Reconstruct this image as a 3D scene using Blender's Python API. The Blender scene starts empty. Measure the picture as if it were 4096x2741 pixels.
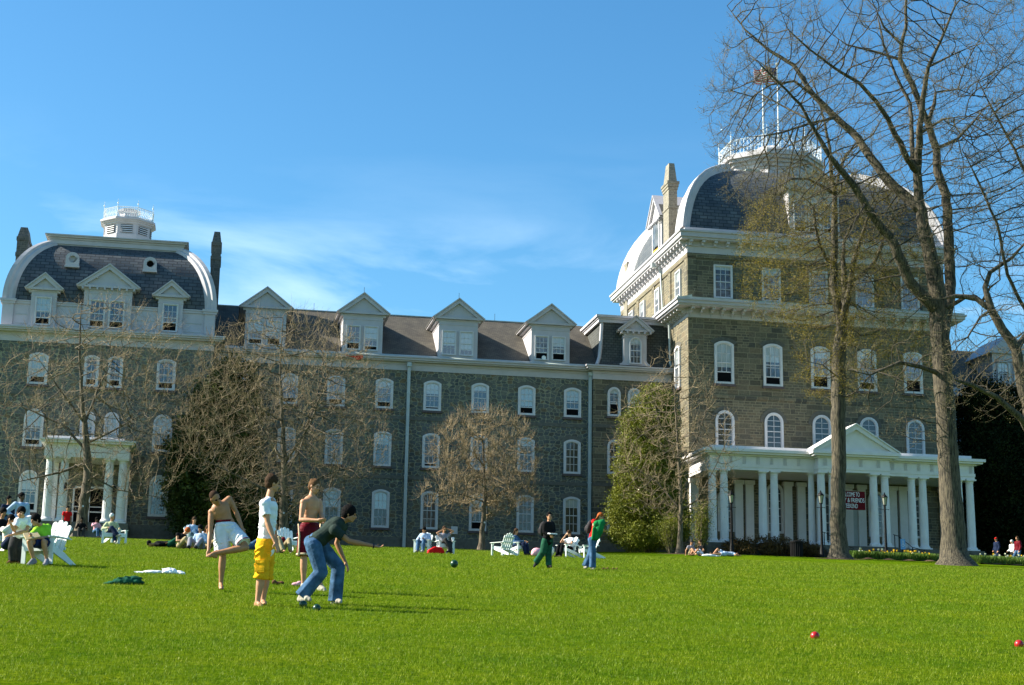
import bpy, bmesh, math, random
import numpy as np
from mathutils import Vector, Matrix, kdtree
random.seed(7); RS = np.random.RandomState(11)
SC = bpy.context.scene
COL = SC.collection
# ---------------- camera frame (metres; camera stands at the origin) -------------
FPX = 3.14197339 * 2048
YAW, PIT, ROL = -0.18229194, 0.21309422, -0.01640354
def _axes():
    cy, sy, cp, sp, cr, sr = math.cos(YAW), math.sin(YAW), math.cos(PIT), math.sin(PIT), math.cos(ROL), math.sin(ROL)
    r = Vector((cy, sy, 0)); f = Vector((-sy*cp, cy*cp, sp)); d = -r.cross(f)
    return r*cr + d*sr, d*cr - r*sr, f
CR, CD, CF = _axes()
def at(x, y, Y):            # a point of the photograph taken at world depth Y
    d = CR*((x-2048)/FPX) + CD*((y-1370.5)/FPX) + CF
    return d*(Y/d.y)
GP = [(-80,-9.4),(0,-1.22),(20,.83),(40,2.88),(60,4.85),(75,6.28),(90,7.67),(105,8.99),(115,9.87),(130,10.6),(200,12.0),(450,15.0)]
def sm(t): t = min(max(t, 0.), 1.); return t*t*(3-2*t)
def gz(X, Y):
    for i in range(len(GP)-1):
        if Y <= GP[i+1][0] or i == len(GP)-2:
            (a, b), (c, d) = GP[i], GP[i+1]
            z = b + (d-b)*(Y-a)/(c-a); break
    return z + .25*sm((X-22)/10)*sm((Y-80)/20) + .018*math.sin(X*.9+Y*.35)*math.sin(Y*.6) 
def gx(px, Y):              # world X of photo column px on the ground at depth Y
    z = gz(0, Y)
    for _ in range(4):
        # find row with this z
        lo, hi = 1200, 2900
        for _ in range(40):
            m = (lo+hi)/2
            if at(px, m, Y).z > z: lo = m
            else: hi = m
        X = at(px, lo, Y).x; z = gz(X, Y)
    return X
def gp(px, Y):
    X = gx(px, Y); return Vector((X, Y, gz(X, Y)))
# ---------------- objects -----------------------
def empty(name, loc=(0,0,0), rz=0., label=None, cat=None, group=None, scale=1.):
    o = bpy.data.objects.new(name, None); COL.objects.link(o)
    o.location = loc; o.rotation_euler = (0, 0, rz); o.scale = (scale,)*3
    o.empty_display_size = .2
    return tag(o, label, cat, group)
def tag(o, label=None, cat=None, group=None, kind=None):
    if label: o['label'] = label
    if cat: o['category'] = cat
    if group: o['group'] = group
    if kind: o['kind'] = kind
    return o
class MB:
    def __init__(s): s.v = []; s.f = []; s.uv = None
    def add(s, v, f):
        n = len(s.v); s.v += [tuple(p) for p in v]; s.f += [tuple(i+n for i in q) for q in f]; return s
    def box(s, x0, x1, y0, y1, z0, z1):
        if x1 < x0: x0, x1 = x1, x0
        if y1 < y0: y0, y1 = y1, y0
        return s.add([(x0,y0,z0),(x1,y0,z0),(x1,y1,z0),(x0,y1,z0),(x0,y0,z1),(x1,y0,z1),(x1,y1,z1),(x0,y1,z1)],
            [(0,3,2,1),(4,5,6,7),(0,1,5,4),(1,2,6,5),(2,3,7,6),(3,0,4,7)])
    def obox(s, c, ax, ay, az):   # oriented box: centre + half-axis vectors
        c, ax, ay, az = map(Vector, (c, ax, ay, az)); p = []
        for k in (-1, 1):
            for i, j in ((-1,-1),(1,-1),(1,1),(-1,1)): p.append(c+ax*i+ay*j+az*k)
        return s.add(p, [(0,3,2,1),(4,5,6,7),(0,1,5,4),(1,2,6,5),(2,3,7,6),(3,0,4,7)])
    def prism(s, poly, a, b, axis='y'):   # poly of 2-D points extruded along axis a..b
        n = len(poly)
        def P(p, t): return (p[0], t, p[1]) if axis == 'y' else ((t, p[0], p[1]) if axis == 'x' else (p[0], p[1], t))
        v = [P(p, a) for p in poly] + [P(p, b) for p in poly]
        f = [tuple(range(n)), tuple(range(2*n-1, n-1, -1))] + [(i, i+n, (i+1) % n+n, (i+1) % n) for i in range(n)]
        return s.add(v, f)
    def ring(s, out, inn, a, b, axis='y', closed=True):   # frame between two outlines
        n = len(out)
        def P(p, t): return (p[0], t, p[1]) if axis == 'y' else ((t, p[0], p[1]) if axis == 'x' else (p[0], p[1], t))
        v = [P(p, a) for p in out]+[P(p, a) for p in inn]+[P(p, b) for p in out]+[P(p, b) for p in inn]
        f = []
        for i in range(n if closed else n-1):
            j = (i+1) % n
            f += [(i, j, n+j, n+i), (2*n+i, 3*n+i, 3*n+j, 2*n+j), (i, 2*n+i, 2*n+j, j), (n+i, n+j, 3*n+j, 3*n+i)]
        if not closed:
            f += [(0, n, 3*n, 2*n), (n-1, 3*n-1, 4*n-1, 2*n-1)]
        return s.add(v, f)
    def lathe(s, prof, n=16, c=(0,0,0), axis=None, a0=0.):     # prof: (r, z)
        c = Vector(c); M = Matrix.Identity(3)
        if axis is not None: M = Vector((0,0,1)).rotation_difference(Vector(axis)).to_matrix()
        v = []; f = []
        for r, z in prof:
            for i in range(n):
                a = a0+2*math.pi*i/n; v.append(c+M@Vector((r*math.cos(a), r*math.sin(a), z)))
        m = len(prof)
        for j in range(m-1):
            for i in range(n):
                k = (i+1) % n; f.append((j*n+i, j*n+k, (j+1)*n+k, (j+1)*n+i))
        f.append(tuple(range(n-1, -1, -1))); f.append(tuple((m-1)*n+i for i in range(n)))
        return s.add(v, f)
    def tube(s, pts, r, n=6):
        pts = [Vector(p) for p in pts]; m = len(pts)
        rr = r if isinstance(r, (list, tuple)) else [r]*m
        v = []; f = []; ref = Vector((.13, .31, .94))
        for i, p in enumerate(pts):
            d = (pts[min(i+1, m-1)]-pts[max(i-1, 0)])
            if d.length < 1e-9: d = Vector((0, 0, 1))
            d.normalize(); a = d.cross(ref)
            if a.length < .05: a = d.cross(Vector((1, 0, 0)))
            a.normalize(); b = d.cross(a)
            for k in range(n):
                t = 2*math.pi*k/n; v.append(p+(a*math.cos(t)+b*math.sin(t))*rr[i])
        for j in range(m-1):
            for k in range(n):
                q = (k+1) % n; f.append((j*n+k, (j+1)*n+k, (j+1)*n+q, j*n+q))
        f.append(tuple(range(n))); f.append(tuple((m-1)*n+k for k in range(n-1, -1, -1)))
        return s.add(v, f)
    def ball(s, c, rx, ry=None, rz=None, M=None, n=12, m=8):
        ry = ry or rx; rz = rz or rx; c = Vector(c); v = []; f = []
        M = M or Matrix.Identity(3)
        v.append(c+M@Vector((0,0,-rz)))
        for j in range(1, m):
            t = -math.pi/2+math.pi*j/m
            for i in range(n):
                a = 2*math.pi*i/n; v.append(c+M@Vector((rx*math.cos(t)*math.cos(a), ry*math.cos(t)*math.sin(a), rz*math.sin(t))))
        v.append(c+M@Vector((0,0,rz))); T = len(v)-1
        for i in range(n):
            k = (i+1) % n; f.append((0, 1+k, 1+i)); f.append((T, 1+(m-2)*n+i, 1+(m-2)*n+k))
        for j in range(m-2):
            for i in range(n):
                k = (i+1) % n; f.append((1+j*n+i, 1+j*n+k, 1+(j+1)*n+k, 1+(j+1)*n+i))
        return s.add(v, f)
    def sheet(s, grid):   # grid[j][i] of points
        h = len(grid); w = len(grid[0]); v = [p for r in grid for p in r]
        return s.add(v, [(j*w+i, j*w+i+1, (j+1)*w+i+1, (j+1)*w+i) for j in range(h-1) for i in range(w-1)])
    def mesh(s, name, mat, smooth=False):
        me = bpy.data.meshes.new(name); me.from_pydata([tuple(p) for p in s.v], [], s.f)
        for m in (mat if isinstance(mat, (list, tuple)) else [mat]): me.materials.append(m)
        if smooth: me.polygons.foreach_set('use_smooth', [True]*len(me.polygons))
        me.update(); return me
    def build(s, name, mat, parent=None, smooth=False, fix=True, bev=0):
        me = s.mesh(name, mat, smooth)
        if fix:
            bm = bmesh.new(); bm.from_mesh(me); bmesh.ops.recalc_face_normals(bm, faces=bm.faces); bm.to_mesh(me); bm.free()
        return link(name, me, parent)
def link(name, me, parent=None, loc=None, rot=None):
    o = bpy.data.objects.new(name, me); COL.objects.link(o)
    if parent: o.parent = parent
    if loc is not None: o.location = loc
    if rot is not None: o.rotation_euler = rot
    return o
def npmesh(name, V, F, mat, smooth=False):      # V (n,3), F (m,k) numpy
    me = bpy.data.meshes.new(name); k = F.shape[1]
    me.vertices.add(len(V)); me.vertices.foreach_set('co', V.astype(np.float32).ravel())
    me.loops.add(F.size); me.loops.foreach_set('vertex_index', F.astype(np.int32).ravel())
    me.polygons.add(len(F)); me.polygons.foreach_set('loop_start', np.arange(0, F.size, k, dtype=np.int32))
    me.polygons.foreach_set('loop_total', np.full(len(F), k, dtype=np.int32))
    if smooth: me.polygons.foreach_set('use_smooth', np.ones(len(F), bool))
    me.materials.append(mat); me.update(calc_edges=True); me.validate(); return me
def copy_tree(o, parent=None):
    c = o.copy(); COL.objects.link(c); c.parent = parent
    for ch in o.children: copy_tree(ch, c)
    return c
# ---------------- materials ----------------------
def mat(name): 
    m = bpy.data.materials.new(name); m.use_nodes = True
    nt = m.node_tree; b = nt.nodes['Principled BSDF']; return m, nt, b
def N(nt, t, **k):
    n = nt.nodes.new(t)
    for a, v in k.items():
        if a in n.inputs: n.inputs[a].default_value = v
        else: setattr(n, a, v)
    return n
def L(nt, a, b): nt.links.new(a, b)
def flat(name, col, rough=.6, spec=.3, noise=.12, scale=6., bump=0., metal=0., coat=0.):
    m, nt, b = mat(name)
    c = (*col, 1); b.inputs['Roughness'].default_value = rough; b.inputs['Specular IOR Level'].default_value = spec
    b.inputs['Metallic'].default_value = metal; b.inputs['Coat Weight'].default_value = coat
    tc = N(nt, 'ShaderNodeTexCoord'); nz = N(nt, 'ShaderNodeTexNoise', Scale=scale, Detail=5.)
    L(nt, tc.outputs['Object'], nz.inputs['Vector'])
    rp = N(nt, 'ShaderNodeValToRGB'); rp.color_ramp.elements[0].position = .3; rp.color_ramp.elements[1].position = .7
    rp.color_ramp.elements[0].color = (*[v*(1-noise) for v in col], 1); rp.color_ramp.elements[1].color = (*[min(1, v*(1+noise)) for v in col], 1)
    L(nt, nz.outputs['Fac'], rp.inputs['Fac']); L(nt, rp.outputs['Color'], b.inputs['Base Color'])
    if bump:
        bp = N(nt, 'ShaderNodeBump', Strength=bump, Distance=.02); L(nt, nz.outputs['Fac'], bp.inputs['Height']); L(nt, bp.outputs['Normal'], b.inputs['Normal'])
    return m
def wallcoord(nt, s=(1,1,1)):     # (x+y, z) so that front and side walls both read
    tc = N(nt, 'ShaderNodeTexCoord'); sx = N(nt, 'ShaderNodeSeparateXYZ'); L(nt, tc.outputs['Object'], sx.inputs[0])
    ad = N(nt, 'ShaderNodeMath', operation='ADD'); L(nt, sx.outputs['X'], ad.inputs[0]); L(nt, sx.outputs['Y'], ad.inputs[1])
    cb = N(nt, 'ShaderNodeCombineXYZ'); L(nt, ad.outputs[0], cb.inputs['X']); L(nt, sx.outputs['Z'], cb.inputs['Y'])
    mp = N(nt, 'ShaderNodeMapping'); mp.inputs['Scale'].default_value = s; L(nt, cb.outputs[0], mp.inputs['Vector'])
    return mp.outputs[0], tc
def ramp(nt, stops, src=None, interp='LINEAR'):
    r = N(nt, 'ShaderNodeValToRGB'); cr = r.color_ramp; cr.interpolation = interp
    while len(cr.elements) > 1: cr.elements.remove(cr.elements[-1])
    cr.elements[0].position = stops[0][0]; cr.elements[0].color = (*stops[0][1], 1)
    for p, c in stops[1:]:
        e = cr.elements.new(p); e.color = (*c, 1)
    if src is not None: L(nt, src, r.inputs['Fac'])
    return r
def mix(nt, a, b, fac, mode='MIX'):
    m = N(nt, 'ShaderNodeMix', data_type='RGBA', blend_type=mode)
    for s, k in ((a, 6), (b, 7)):
        if isinstance(s, tuple): m.inputs[k].default_value = (*s, 1)
        else: L(nt, s, m.inputs[k])
    if isinstance(fac, (int, float)): m.inputs[0].default_value = fac
    else: L(nt, fac, m.inputs[0])
    return m.outputs[2]
def rubble(name, cols, mortar, sc=2.4, asp=1.5, mw=.05, rand=.85):
    m, nt, b = mat(name); co, tc = wallcoord(nt, (sc, sc*asp, 1))
    nz = N(nt, 'ShaderNodeTexNoise', Scale=1.3, Detail=3.); L(nt, co, nz.inputs['Vector'])
    dist = mix(nt, co, nz.outputs['Color'], .10, 'ADD')
    sh = dict(voronoi_dimensions='2D', distance='CHEBYCHEV')
    v1 = N(nt, 'ShaderNodeTexVoronoi', feature='F1', Scale=1., Randomness=rand, **sh); L(nt, dist, v1.inputs['Vector'])
    v2 = N(nt, 'ShaderNodeTexVoronoi', feature='F2', Scale=1., Randomness=rand, **sh); L(nt, dist, v2.inputs['Vector'])
    d = N(nt, 'ShaderNodeMath', operation='SUBTRACT'); L(nt, v2.outputs['Distance'], d.inputs[0]); L(nt, v1.outputs['Distance'], d.inputs[1])
    edge = ramp(nt, [(mw*.4, (0,0,0)), (mw, (1,1,1))], d.outputs[0])
    wn = N(nt, 'ShaderNodeTexWhiteNoise', noise_dimensions='3D'); L(nt, v1.outputs['Color'], wn.inputs['Vector'])
    cr = ramp(nt, [(i/(len(cols)-1), c) for i, c in enumerate(cols)], wn.outputs['Value'])
    fn = N(nt, 'ShaderNodeTexNoise', Scale=9., Detail=6.); L(nt, tc.outputs['Object'], fn.inputs['Vector'])
    fr = ramp(nt, [(.25, (.6,.6,.6)), (.75, (1.25,1.25,1.25))], fn.outputs['Fac'])
    st = mix(nt, cr.outputs['Color'], fr.outputs['Color'], 1., 'MULTIPLY')
    ln = N(nt, 'ShaderNodeTexNoise', Scale=.16, Detail=3.); L(nt, tc.outputs['Object'], ln.inputs['Vector'])
    lr = ramp(nt, [(.35, (.82,.84,.88)), (.65, (1.12,1.1,1.05))], ln.outputs['Fac'])
    st = mix(nt, st, lr.outputs['Color'], 1., 'MULTIPLY')
    L(nt, mix(nt, mortar, st, edge.outputs['Color']), b.inputs['Base Color'])
    b.inputs['Roughness'].default_value = .85
    h = N(nt, 'ShaderNodeMath', operation='MULTIPLY_ADD'); L(nt, edge.outputs['Color'], h.inputs[0]); h.inputs[1].default_value = 1.; L(nt, fn.outputs['Fac'], h.inputs[2])
    bp = N(nt, 'ShaderNodeBump', Strength=.7, Distance=.035); L(nt, h.outputs[0], bp.inputs['Height']); L(nt, bp.outputs['Normal'], b.inputs['Normal'])
    return m
def ashlar(name, cols, mortar, bw=.95, bh=.36, mw=.02):
    m, nt, b = mat(name); co, tc = wallcoord(nt)
    def br(s, off, sq):
        t = N(nt, 'ShaderNodeTexBrick', Scale=1.); L(nt, co, t.inputs['Vector'])
        t.inputs['Brick Width'].default_value = bw*s; t.inputs['Row Height'].default_value = bh*s
        t.inputs['Mortar Size'].default_value = mw; t.inputs['Mortar Smooth'].default_value = .2; t.inputs['Bias'].default_value = 0
        t.inputs['Color1'].default_value = (0,0,0,1); t.inputs['Color2'].default_value = (1,1,1,1); t.inputs['Mortar'].default_value = (.5,.5,.5,1)
        t.offset = off; t.offset_frequency = 2; t.squash = sq; t.squash_frequency = 3
        return t
    t1 = br(1., .43, 1.5); t2 = br(.5, .37, 1.7)
    ck = N(nt, 'ShaderNodeTexVoronoi', voronoi_dimensions='2D', distance='CHEBYCHEV', Scale=.75, Randomness=.0); L(nt, co, ck.inputs['Vector'])
    wn0 = N(nt, 'ShaderNodeTexWhiteNoise', noise_dimensions='3D'); L(nt, ck.outputs['Color'], wn0.inputs['Vector'])
    # choose between large and small stones per patch of wall aligned to the coursing
    sn = N(nt, 'ShaderNodeVectorMath', operation='SNAP'); L(nt, co, sn.inputs[0]); sn.inputs[1].default_value = (bw, bh*2, 1)
    w2 = N(nt, 'ShaderNodeTexWhiteNoise', noise_dimensions='3D'); L(nt, sn.outputs[0], w2.inputs['Vector'])
    gt = N(nt, 'ShaderNodeMath', operation='GREATER_THAN'); L(nt, w2.outputs['Value'], gt.inputs[0]); gt.inputs[1].default_value = .52
    col = mix(nt, t1.outputs['Color'], t2.outputs['Color'], gt.outputs[0]); fac = mix(nt, t1.outputs['Fac'], t2.outputs['Fac'], gt.outputs[0])
    wn = N(nt, 'ShaderNodeMath', operation='MULTIPLY'); L(nt, col, wn.inputs[0]); wn.inputs[1].default_value = 1.
    cr = ramp(nt, [(i/(len(cols)-1), c) for i, c in enumerate(cols)], wn.outputs[0])
    fn = N(nt, 'ShaderNodeTexNoise', Scale=7., Detail=6.); L(nt, tc.outputs['Object'], fn.inputs['Vector'])
    fr = ramp(nt, [(.25, (.62,.62,.62)), (.75, (1.25,1.25,1.25))], fn.outputs['Fac'])
    st = mix(nt, cr.outputs['Color'], fr.outputs['Color'], 1., 'MULTIPLY')
    L(nt, mix(nt, st, mortar, fac), b.inputs['Base Color']); b.inputs['Roughness'].default_value = .85
    bp = N(nt, 'ShaderNodeBump', Strength=.6, Distance=.03, invert=True); L(nt, fac, bp.inputs['Height']); L(nt, bp.outputs['Normal'], b.inputs['Normal'])
    return m
def shingle(name, c1, c2, gap, bw=.32, bh=.16, uv=True, rough=.6):
    m, nt, b = mat(name)
    if uv:
        tc = N(nt, 'ShaderNodeUVMap'); co = tc.outputs[0]
    else: co, _ = wallcoord(nt)
    t = N(nt, 'ShaderNodeTexBrick', Scale=1.); L(nt, co, t.inputs['Vector'])
    t.inputs['Brick Width'].default_value = bw; t.inputs['Row Height'].default_value = bh
    t.inputs['Mortar Size'].default_value = bh*.12; t.inputs['Mortar Smooth'].default_value = .4
    t.inputs['Color1'].default_value = (*c1, 1); t.inputs['Color2'].default_value = (*c2, 1); t.inputs['Mortar'].default_value = (*gap, 1)
    nz = N(nt, 'ShaderNodeTexNoise', Scale=1.2, Detail=6.); L(nt, co, nz.inputs['Vector'])
    fr = ramp(nt, [(.3, (.72,.72,.75)), (.7, (1.22,1.2,1.15))], nz.outputs['Fac'])
    L(nt, mix(nt, t.outputs['Color'], fr.outputs['Color'], 1., 'MULTIPLY'), b.inputs['Base Color'])
    b.inputs['Roughness'].default_value = rough
    # each course tilts: saw-tooth bump
    sp = N(nt, 'ShaderNodeSeparateXYZ'); L(nt, co, sp.inputs[0])
    dv = N(nt, 'ShaderNodeMath', operation='DIVIDE'); L(nt, sp.outputs['Y'], dv.inputs[0]); dv.inputs[1].default_value = bh
    fc = N(nt, 'ShaderNodeMath', operation='FRACT'); L(nt, dv.outputs[0], fc.inputs[0])
    sb = N(nt, 'ShaderNodeMath', operation='SUBTRACT'); sb.inputs[0].default_value = 1.; L(nt, fc.outputs[0], sb.inputs[1])
    s2 = N(nt, 'ShaderNodeMath', operation='SUBTRACT'); L(nt, sb.outputs[0], s2.inputs[0]); L(nt, t.outputs['Fac'], s2.inputs[1])
    bp = N(nt, 'ShaderNodeBump', Strength=.3, Distance=.02); L(nt, s2.outputs[0], bp.inputs['Height']); L(nt, bp.outputs['Normal'], b.inputs['Normal'])
    return m
def glassmat(name, tint, refl=.3):
    m, nt, b = mat(name)
    b.inputs['Base Color'].default_value = (*tint, 1); b.inputs['Roughness'].default_value = .35
    g = N(nt, 'ShaderNodeBsdfGlossy', Roughness=.03); g.inputs['Color'].default_value = (.85, .92, 1, 1)
    tc = N(nt, 'ShaderNodeTexCoord'); nz = N(nt, 'ShaderNodeTexNoise', Scale=1.4, Detail=2.); L(nt, tc.outputs['Object'], nz.inputs['Vector'])
    bp = N(nt, 'ShaderNodeBump', Strength=.03, Distance=.03); L(nt, nz.outputs['Fac'], bp.inputs['Height']); L(nt, bp.outputs['Normal'], g.inputs['Normal'])
    mx = N(nt, 'ShaderNodeMixShader'); fr = N(nt, 'ShaderNodeFresnel', IOR=1.5)
    ad = N(nt, 'ShaderNodeMath', operation='ADD', use_clamp=True); L(nt, fr.outputs[0], ad.inputs[0]); ad.inputs[1].default_value = refl
    L(nt, ad.outputs[0], mx.inputs[0]); L(nt, b.outputs[0], mx.inputs[1]); L(nt, g.outputs[0], mx.inputs[2])
    L(nt, mx.outputs[0], nt.nodes['Material Output'].inputs[0]); return m
def barkmat(name, c1, c2, sc=3., bump=.6):
    m, nt, b = mat(name); tc = N(nt, 'ShaderNodeTexCoord'); mp = N(nt, 'ShaderNodeMapping'); mp.inputs['Scale'].default_value = (sc*3, sc*3, sc*.35)
    L(nt, tc.outputs['Object'], mp.inputs['Vector'])
    nz = N(nt, 'ShaderNodeTexNoise', Scale=1.6, Detail=6., Roughness=.65); L(nt, mp.outputs[0], nz.inputs['Vector'])
    r = ramp(nt, [(.40, c1), (.58, c2)], nz.outputs['Fac']); L(nt, r.outputs['Color'], b.inputs['Base Color'])
    b.inputs['Roughness'].default_value = .9
    if bump:
        bp = N(nt, 'ShaderNodeBump', Strength=bump, Distance=.08); L(nt, nz.outputs['Fac'], bp.inputs['Height']); L(nt, bp.outputs['Normal'], b.inputs['Normal'])
    return m
def leafmat(name, cols, trans=.25, scale=1.2, spec=.2):
    m, nt, b = mat(name); tc = N(nt, 'ShaderNodeTexCoord')
    nz = N(nt, 'ShaderNodeTexNoise', Scale=scale, Detail=6., Roughness=.7); L(nt, tc.outputs['Object'], nz.inputs['Vector'])
    r = ramp(nt, [(.3+.4*i/(len(cols)-1), c) for i, c in enumerate(cols)], nz.outputs['Fac'])
    L(nt, r.outputs['Color'], b.inputs['Base Color']); b.inputs['Roughness'].default_value = .6; b.inputs['Specular IOR Level'].default_value = spec
    if trans:
        t = N(nt, 'ShaderNodeBsdfTranslucent'); L(nt, r.outputs['Color'], t.inputs['Color'])
        mx = N(nt, 'ShaderNodeMixShader', Fac=trans); L(nt, b.outputs[0], mx.inputs[1]); L(nt, t.outputs[0], mx.inputs[2])
        L(nt, mx.outputs[0], nt.nodes['Material Output'].inputs[0])
    return m
M = {}
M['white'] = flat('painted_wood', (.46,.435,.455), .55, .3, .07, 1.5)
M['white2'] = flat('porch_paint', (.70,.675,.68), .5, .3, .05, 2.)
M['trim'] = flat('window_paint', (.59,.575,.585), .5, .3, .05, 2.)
M['stone_w'] = rubble('rubble_stone', [(0.069,0.080,0.081),(0.131,0.141,0.132),(0.097,0.107,0.104),(0.172,0.168,0.134),(0.110,0.118,0.112),(0.076,0.083,0.079),(0.166,0.121,0.067),(0.110,0.121,0.110)], (0.276,0.261,0.171), 2.5, 1.5, .15)
M['stone_m'] = ashlar('ashlar_stone', [(0.067,0.057,0.037),(0.139,0.120,0.077),(0.101,0.087,0.056),(0.190,0.157,0.097),(0.061,0.058,0.045),(0.158,0.121,0.071),(0.112,0.098,0.071)], (0.232,0.199,0.123), .86, .40, .024)
M['dress'] = flat('dressed_stone', (.125,.122,.105), .85, .2, .2, 4., .3)
M['dressm'] = flat('dressed_brown_stone', (.115,.108,.09), .85, .2, .2, 4., .3)
M['sill'] = flat('sill_stone', (.11,.085,.085), .8, .2, .2, 5.)
M['chimd'] = ashlar('grey_chimney_stone', [(.07,.07,.062),(.11,.105,.09),(.09,.088,.08)], (.15,.14,.12), .5, .3, .015)
M['chim'] = ashlar('chimney_stone', [(.17,.15,.12),(.24,.21,.16),(.20,.18,.14)], (.30,.27,.21), .5, .3, .015)
M['slate'] = shingle('blue_slate', (.046,.055,.066), (.092,.10,.108), (.012,.015,.018), .60, .28, True, .62)
M['shing'] = shingle('brown_shingle', (0.084,0.072,0.056),(0.118,0.102,0.078),(0.037,0.033,0.028),.3,.14,True,.85)
M['slate2'] = shingle('green_slate', (.20,.19,.14), (.27,.26,.2), (.07,.065,.05), .34, .2, True, .6)
M['dark_sh'] = shingle('dark_shingle', (.05,.055,.05), (.075,.08,.075), (.02,.02,.02), .34, .2, True, .8)
M['lead'] = flat('lead_gutter', (.36,.40,.36), .5, .4, .2, 2., .1)
M['glass'] = glassmat('window_glass', (.012,.016,.02), .07)
M['glassd'] = glassmat('dark_window_glass', (.010,.011,.012), .015)
M['blind'] = glassmat('white_blind_behind_glass', (.36,.40,.40), .06)
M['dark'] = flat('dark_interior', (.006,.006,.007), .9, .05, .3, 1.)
M['iron'] = flat('black_iron', (.006,.006,.007), .6, .15, .2, 8.)
M['pipe'] = flat('downspout_paint', (.42,.46,.46), .5, .3, .08, 2.)
M['rail'] = flat('white_iron', (.78,.80,.80), .4, .4, .05, 3.)
# ================= THE HALL =================
HALL = empty('college_hall', (-8, 112, 9.6), 0, 'long grey stone college hall with white trim, dormers, domed centre block and pillared porches', 'building')
HINV = Matrix.Translation((8, -112, -9.6))
def put(name, mb, m, parent=None, smooth=False):    # world-coordinate mesh as a part of the hall
    o = mb.build(name, M[m] if isinstance(m, str) else m, parent or HALL, smooth)
    if parent is None or parent is HALL: o.matrix_parent_inverse = HINV
    return o
def grp(name, loc):        # a part that itself has pieces
    o = bpy.data.objects.new(name, None); COL.objects.link(o); o.parent = HALL; o.matrix_parent_inverse = HINV
    o.location = loc; o.empty_display_size = .2; return o
def outline(w, h, arch, n=9, z0=0.):
    x = w/2; p = [(-x, z0), (x, z0)]
    if arch == 'flat': return p+[(x, h)]+[(x-2*x*i/(n+1), h) for i in range(1, n+1)]+[(-x, h)]
    if arch == 'seg':
        r = w*.17; R = (x*x+r*r)/(2*r); a = math.asin(x/R); c = h-R
        return p+[(R*math.sin(a-2*a*i/(n+1)), c+R*math.cos(a-2*a*i/(n+1))) for i in range(n+2)]
    return p+[(x*math.cos(math.pi*i/(n+1)), h-x+x*math.sin(math.pi*i/(n+1))) for i in range(n+2)]
def topat(w, h, arch, x):
    if arch == 'flat': return h
    if arch == 'seg':
        r = w*.17; X = w/2; R = (X*X+r*r)/(2*r); return h-R+math.sqrt(max(0, R*R-x*x))
    X = w/2; return h-X+math.sqrt(max(0, X*X-x*x))
def clip(poly, z, above):
    out = []
    for i in range(len(poly)):
        a, b = poly[i], poly[(i+1) % len(poly)]
        ia, ib = ((a[1] >= z) == above), ((b[1] >= z) == above)
        if ia: out.append(a)
        if ia != ib:
            t = (z-a[1])/(b[1]-a[1]); out.append((a[0]+(b[0]-a[0])*t, z))
    return out
_wc = {}
def wmesh(w, h, arch, cols, blind, opn, fr, rows, hood, dk):
    key = (w, h, arch, cols, blind, opn, fr, rows, hood, dk)
    if key in _wc: return _wc[key]
    out = outline(w, h, arch); iw = w-2*fr; ih = h-fr*.95; inn = [(x, max(z, fr*.7)) for x, z in outline(iw, ih, arch, z0=fr*.7)]
    f = MB().ring(out, inn, -.13, .02)
    i2 = outline(iw-.09, ih-.05, arch, z0=fr*.7+.05)
    s = MB().ring(inn, i2, -.06, .0)
    b0 = fr*.7+.05; t0 = ih-.05; mid = b0+(t0-b0)*.5
    oz = b0+(t0-b0)*.5*opn         # bottom of the raised lower sash
    s.box(-iw/2, iw/2, -.075, 0, mid-.03, mid+.03)
    if opn > 0: s.box(-iw/2, iw/2, -.05, 0, oz-.02, oz+.05)
    W2 = iw-.09
    for c in range(1, cols):
        x = -W2/2+W2*c/cols; s.box(x-.017, x+.017, -.045, -.018, max(oz, b0), topat(W2, t0, arch, x))
    for k in range(1, rows):
        z = mid+(t0-mid)*k/rows; s.box(-W2/2, W2/2, -.045, -.018, z-.017, z+.017)
        z = oz+(mid-b0)*k/rows
        if z < mid-.05: s.box(-W2/2, W2/2, -.045, -.018, z-.017, z+.017)
    g = []
    def pl(poly, y, nm, m):
        if len(poly) > 2:
            g.append((nm, MB().add([(p[0], y, p[1]) for p in poly], [tuple(range(len(poly)))]).mesh(nm, M[m])))
    bz = t0-(t0-b0)*blind
    pl(clip(clip(i2, max(oz, b0)-.001, True), bz, False) if blind > 0 else clip(i2, max(oz, b0)-.001, True), -.012, 'pane', dk)
    if blind > 0: pl(clip(i2, max(bz, oz), True), -.014, 'blind', 'blind')
    if opn > 0: pl(clip(i2, oz, False), -.010, 'dark_gap_panel', 'dark')  # near-black panel on the wall: the unlit room's darkness is put into its colour
    hm = None
    if hood:
        o2 = outline(w+.62, h+.3, arch, 11)[2:]; o1 = outline(w+.02, h+.005, arch, 11)[2:]
        o2 = [(x, z) for x, z in o2]; H = MB().ring(o2, o1, -.035, .01, closed=False)
        hm = H.mesh('stone_arch', M[hood])
    fm = f; fm.add(s.v, s.f)
    bm_ = fm.mesh('window', M['trim'])
    bm = bmesh.new(); bm.from_mesh(bm_); bmesh.ops.recalc_face_normals(bm, faces=bm.faces); bm.to_mesh(bm_); bm.free()
    sm_ = MB().box(-w/2-.1, w/2+.1, -.16, .02, -.17, -.01).mesh('sill', M['sill']) if hood else None
    _wc[key] = (bm_, g, hm, sm_); return _wc[key]
WR = random.Random(3)
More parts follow.
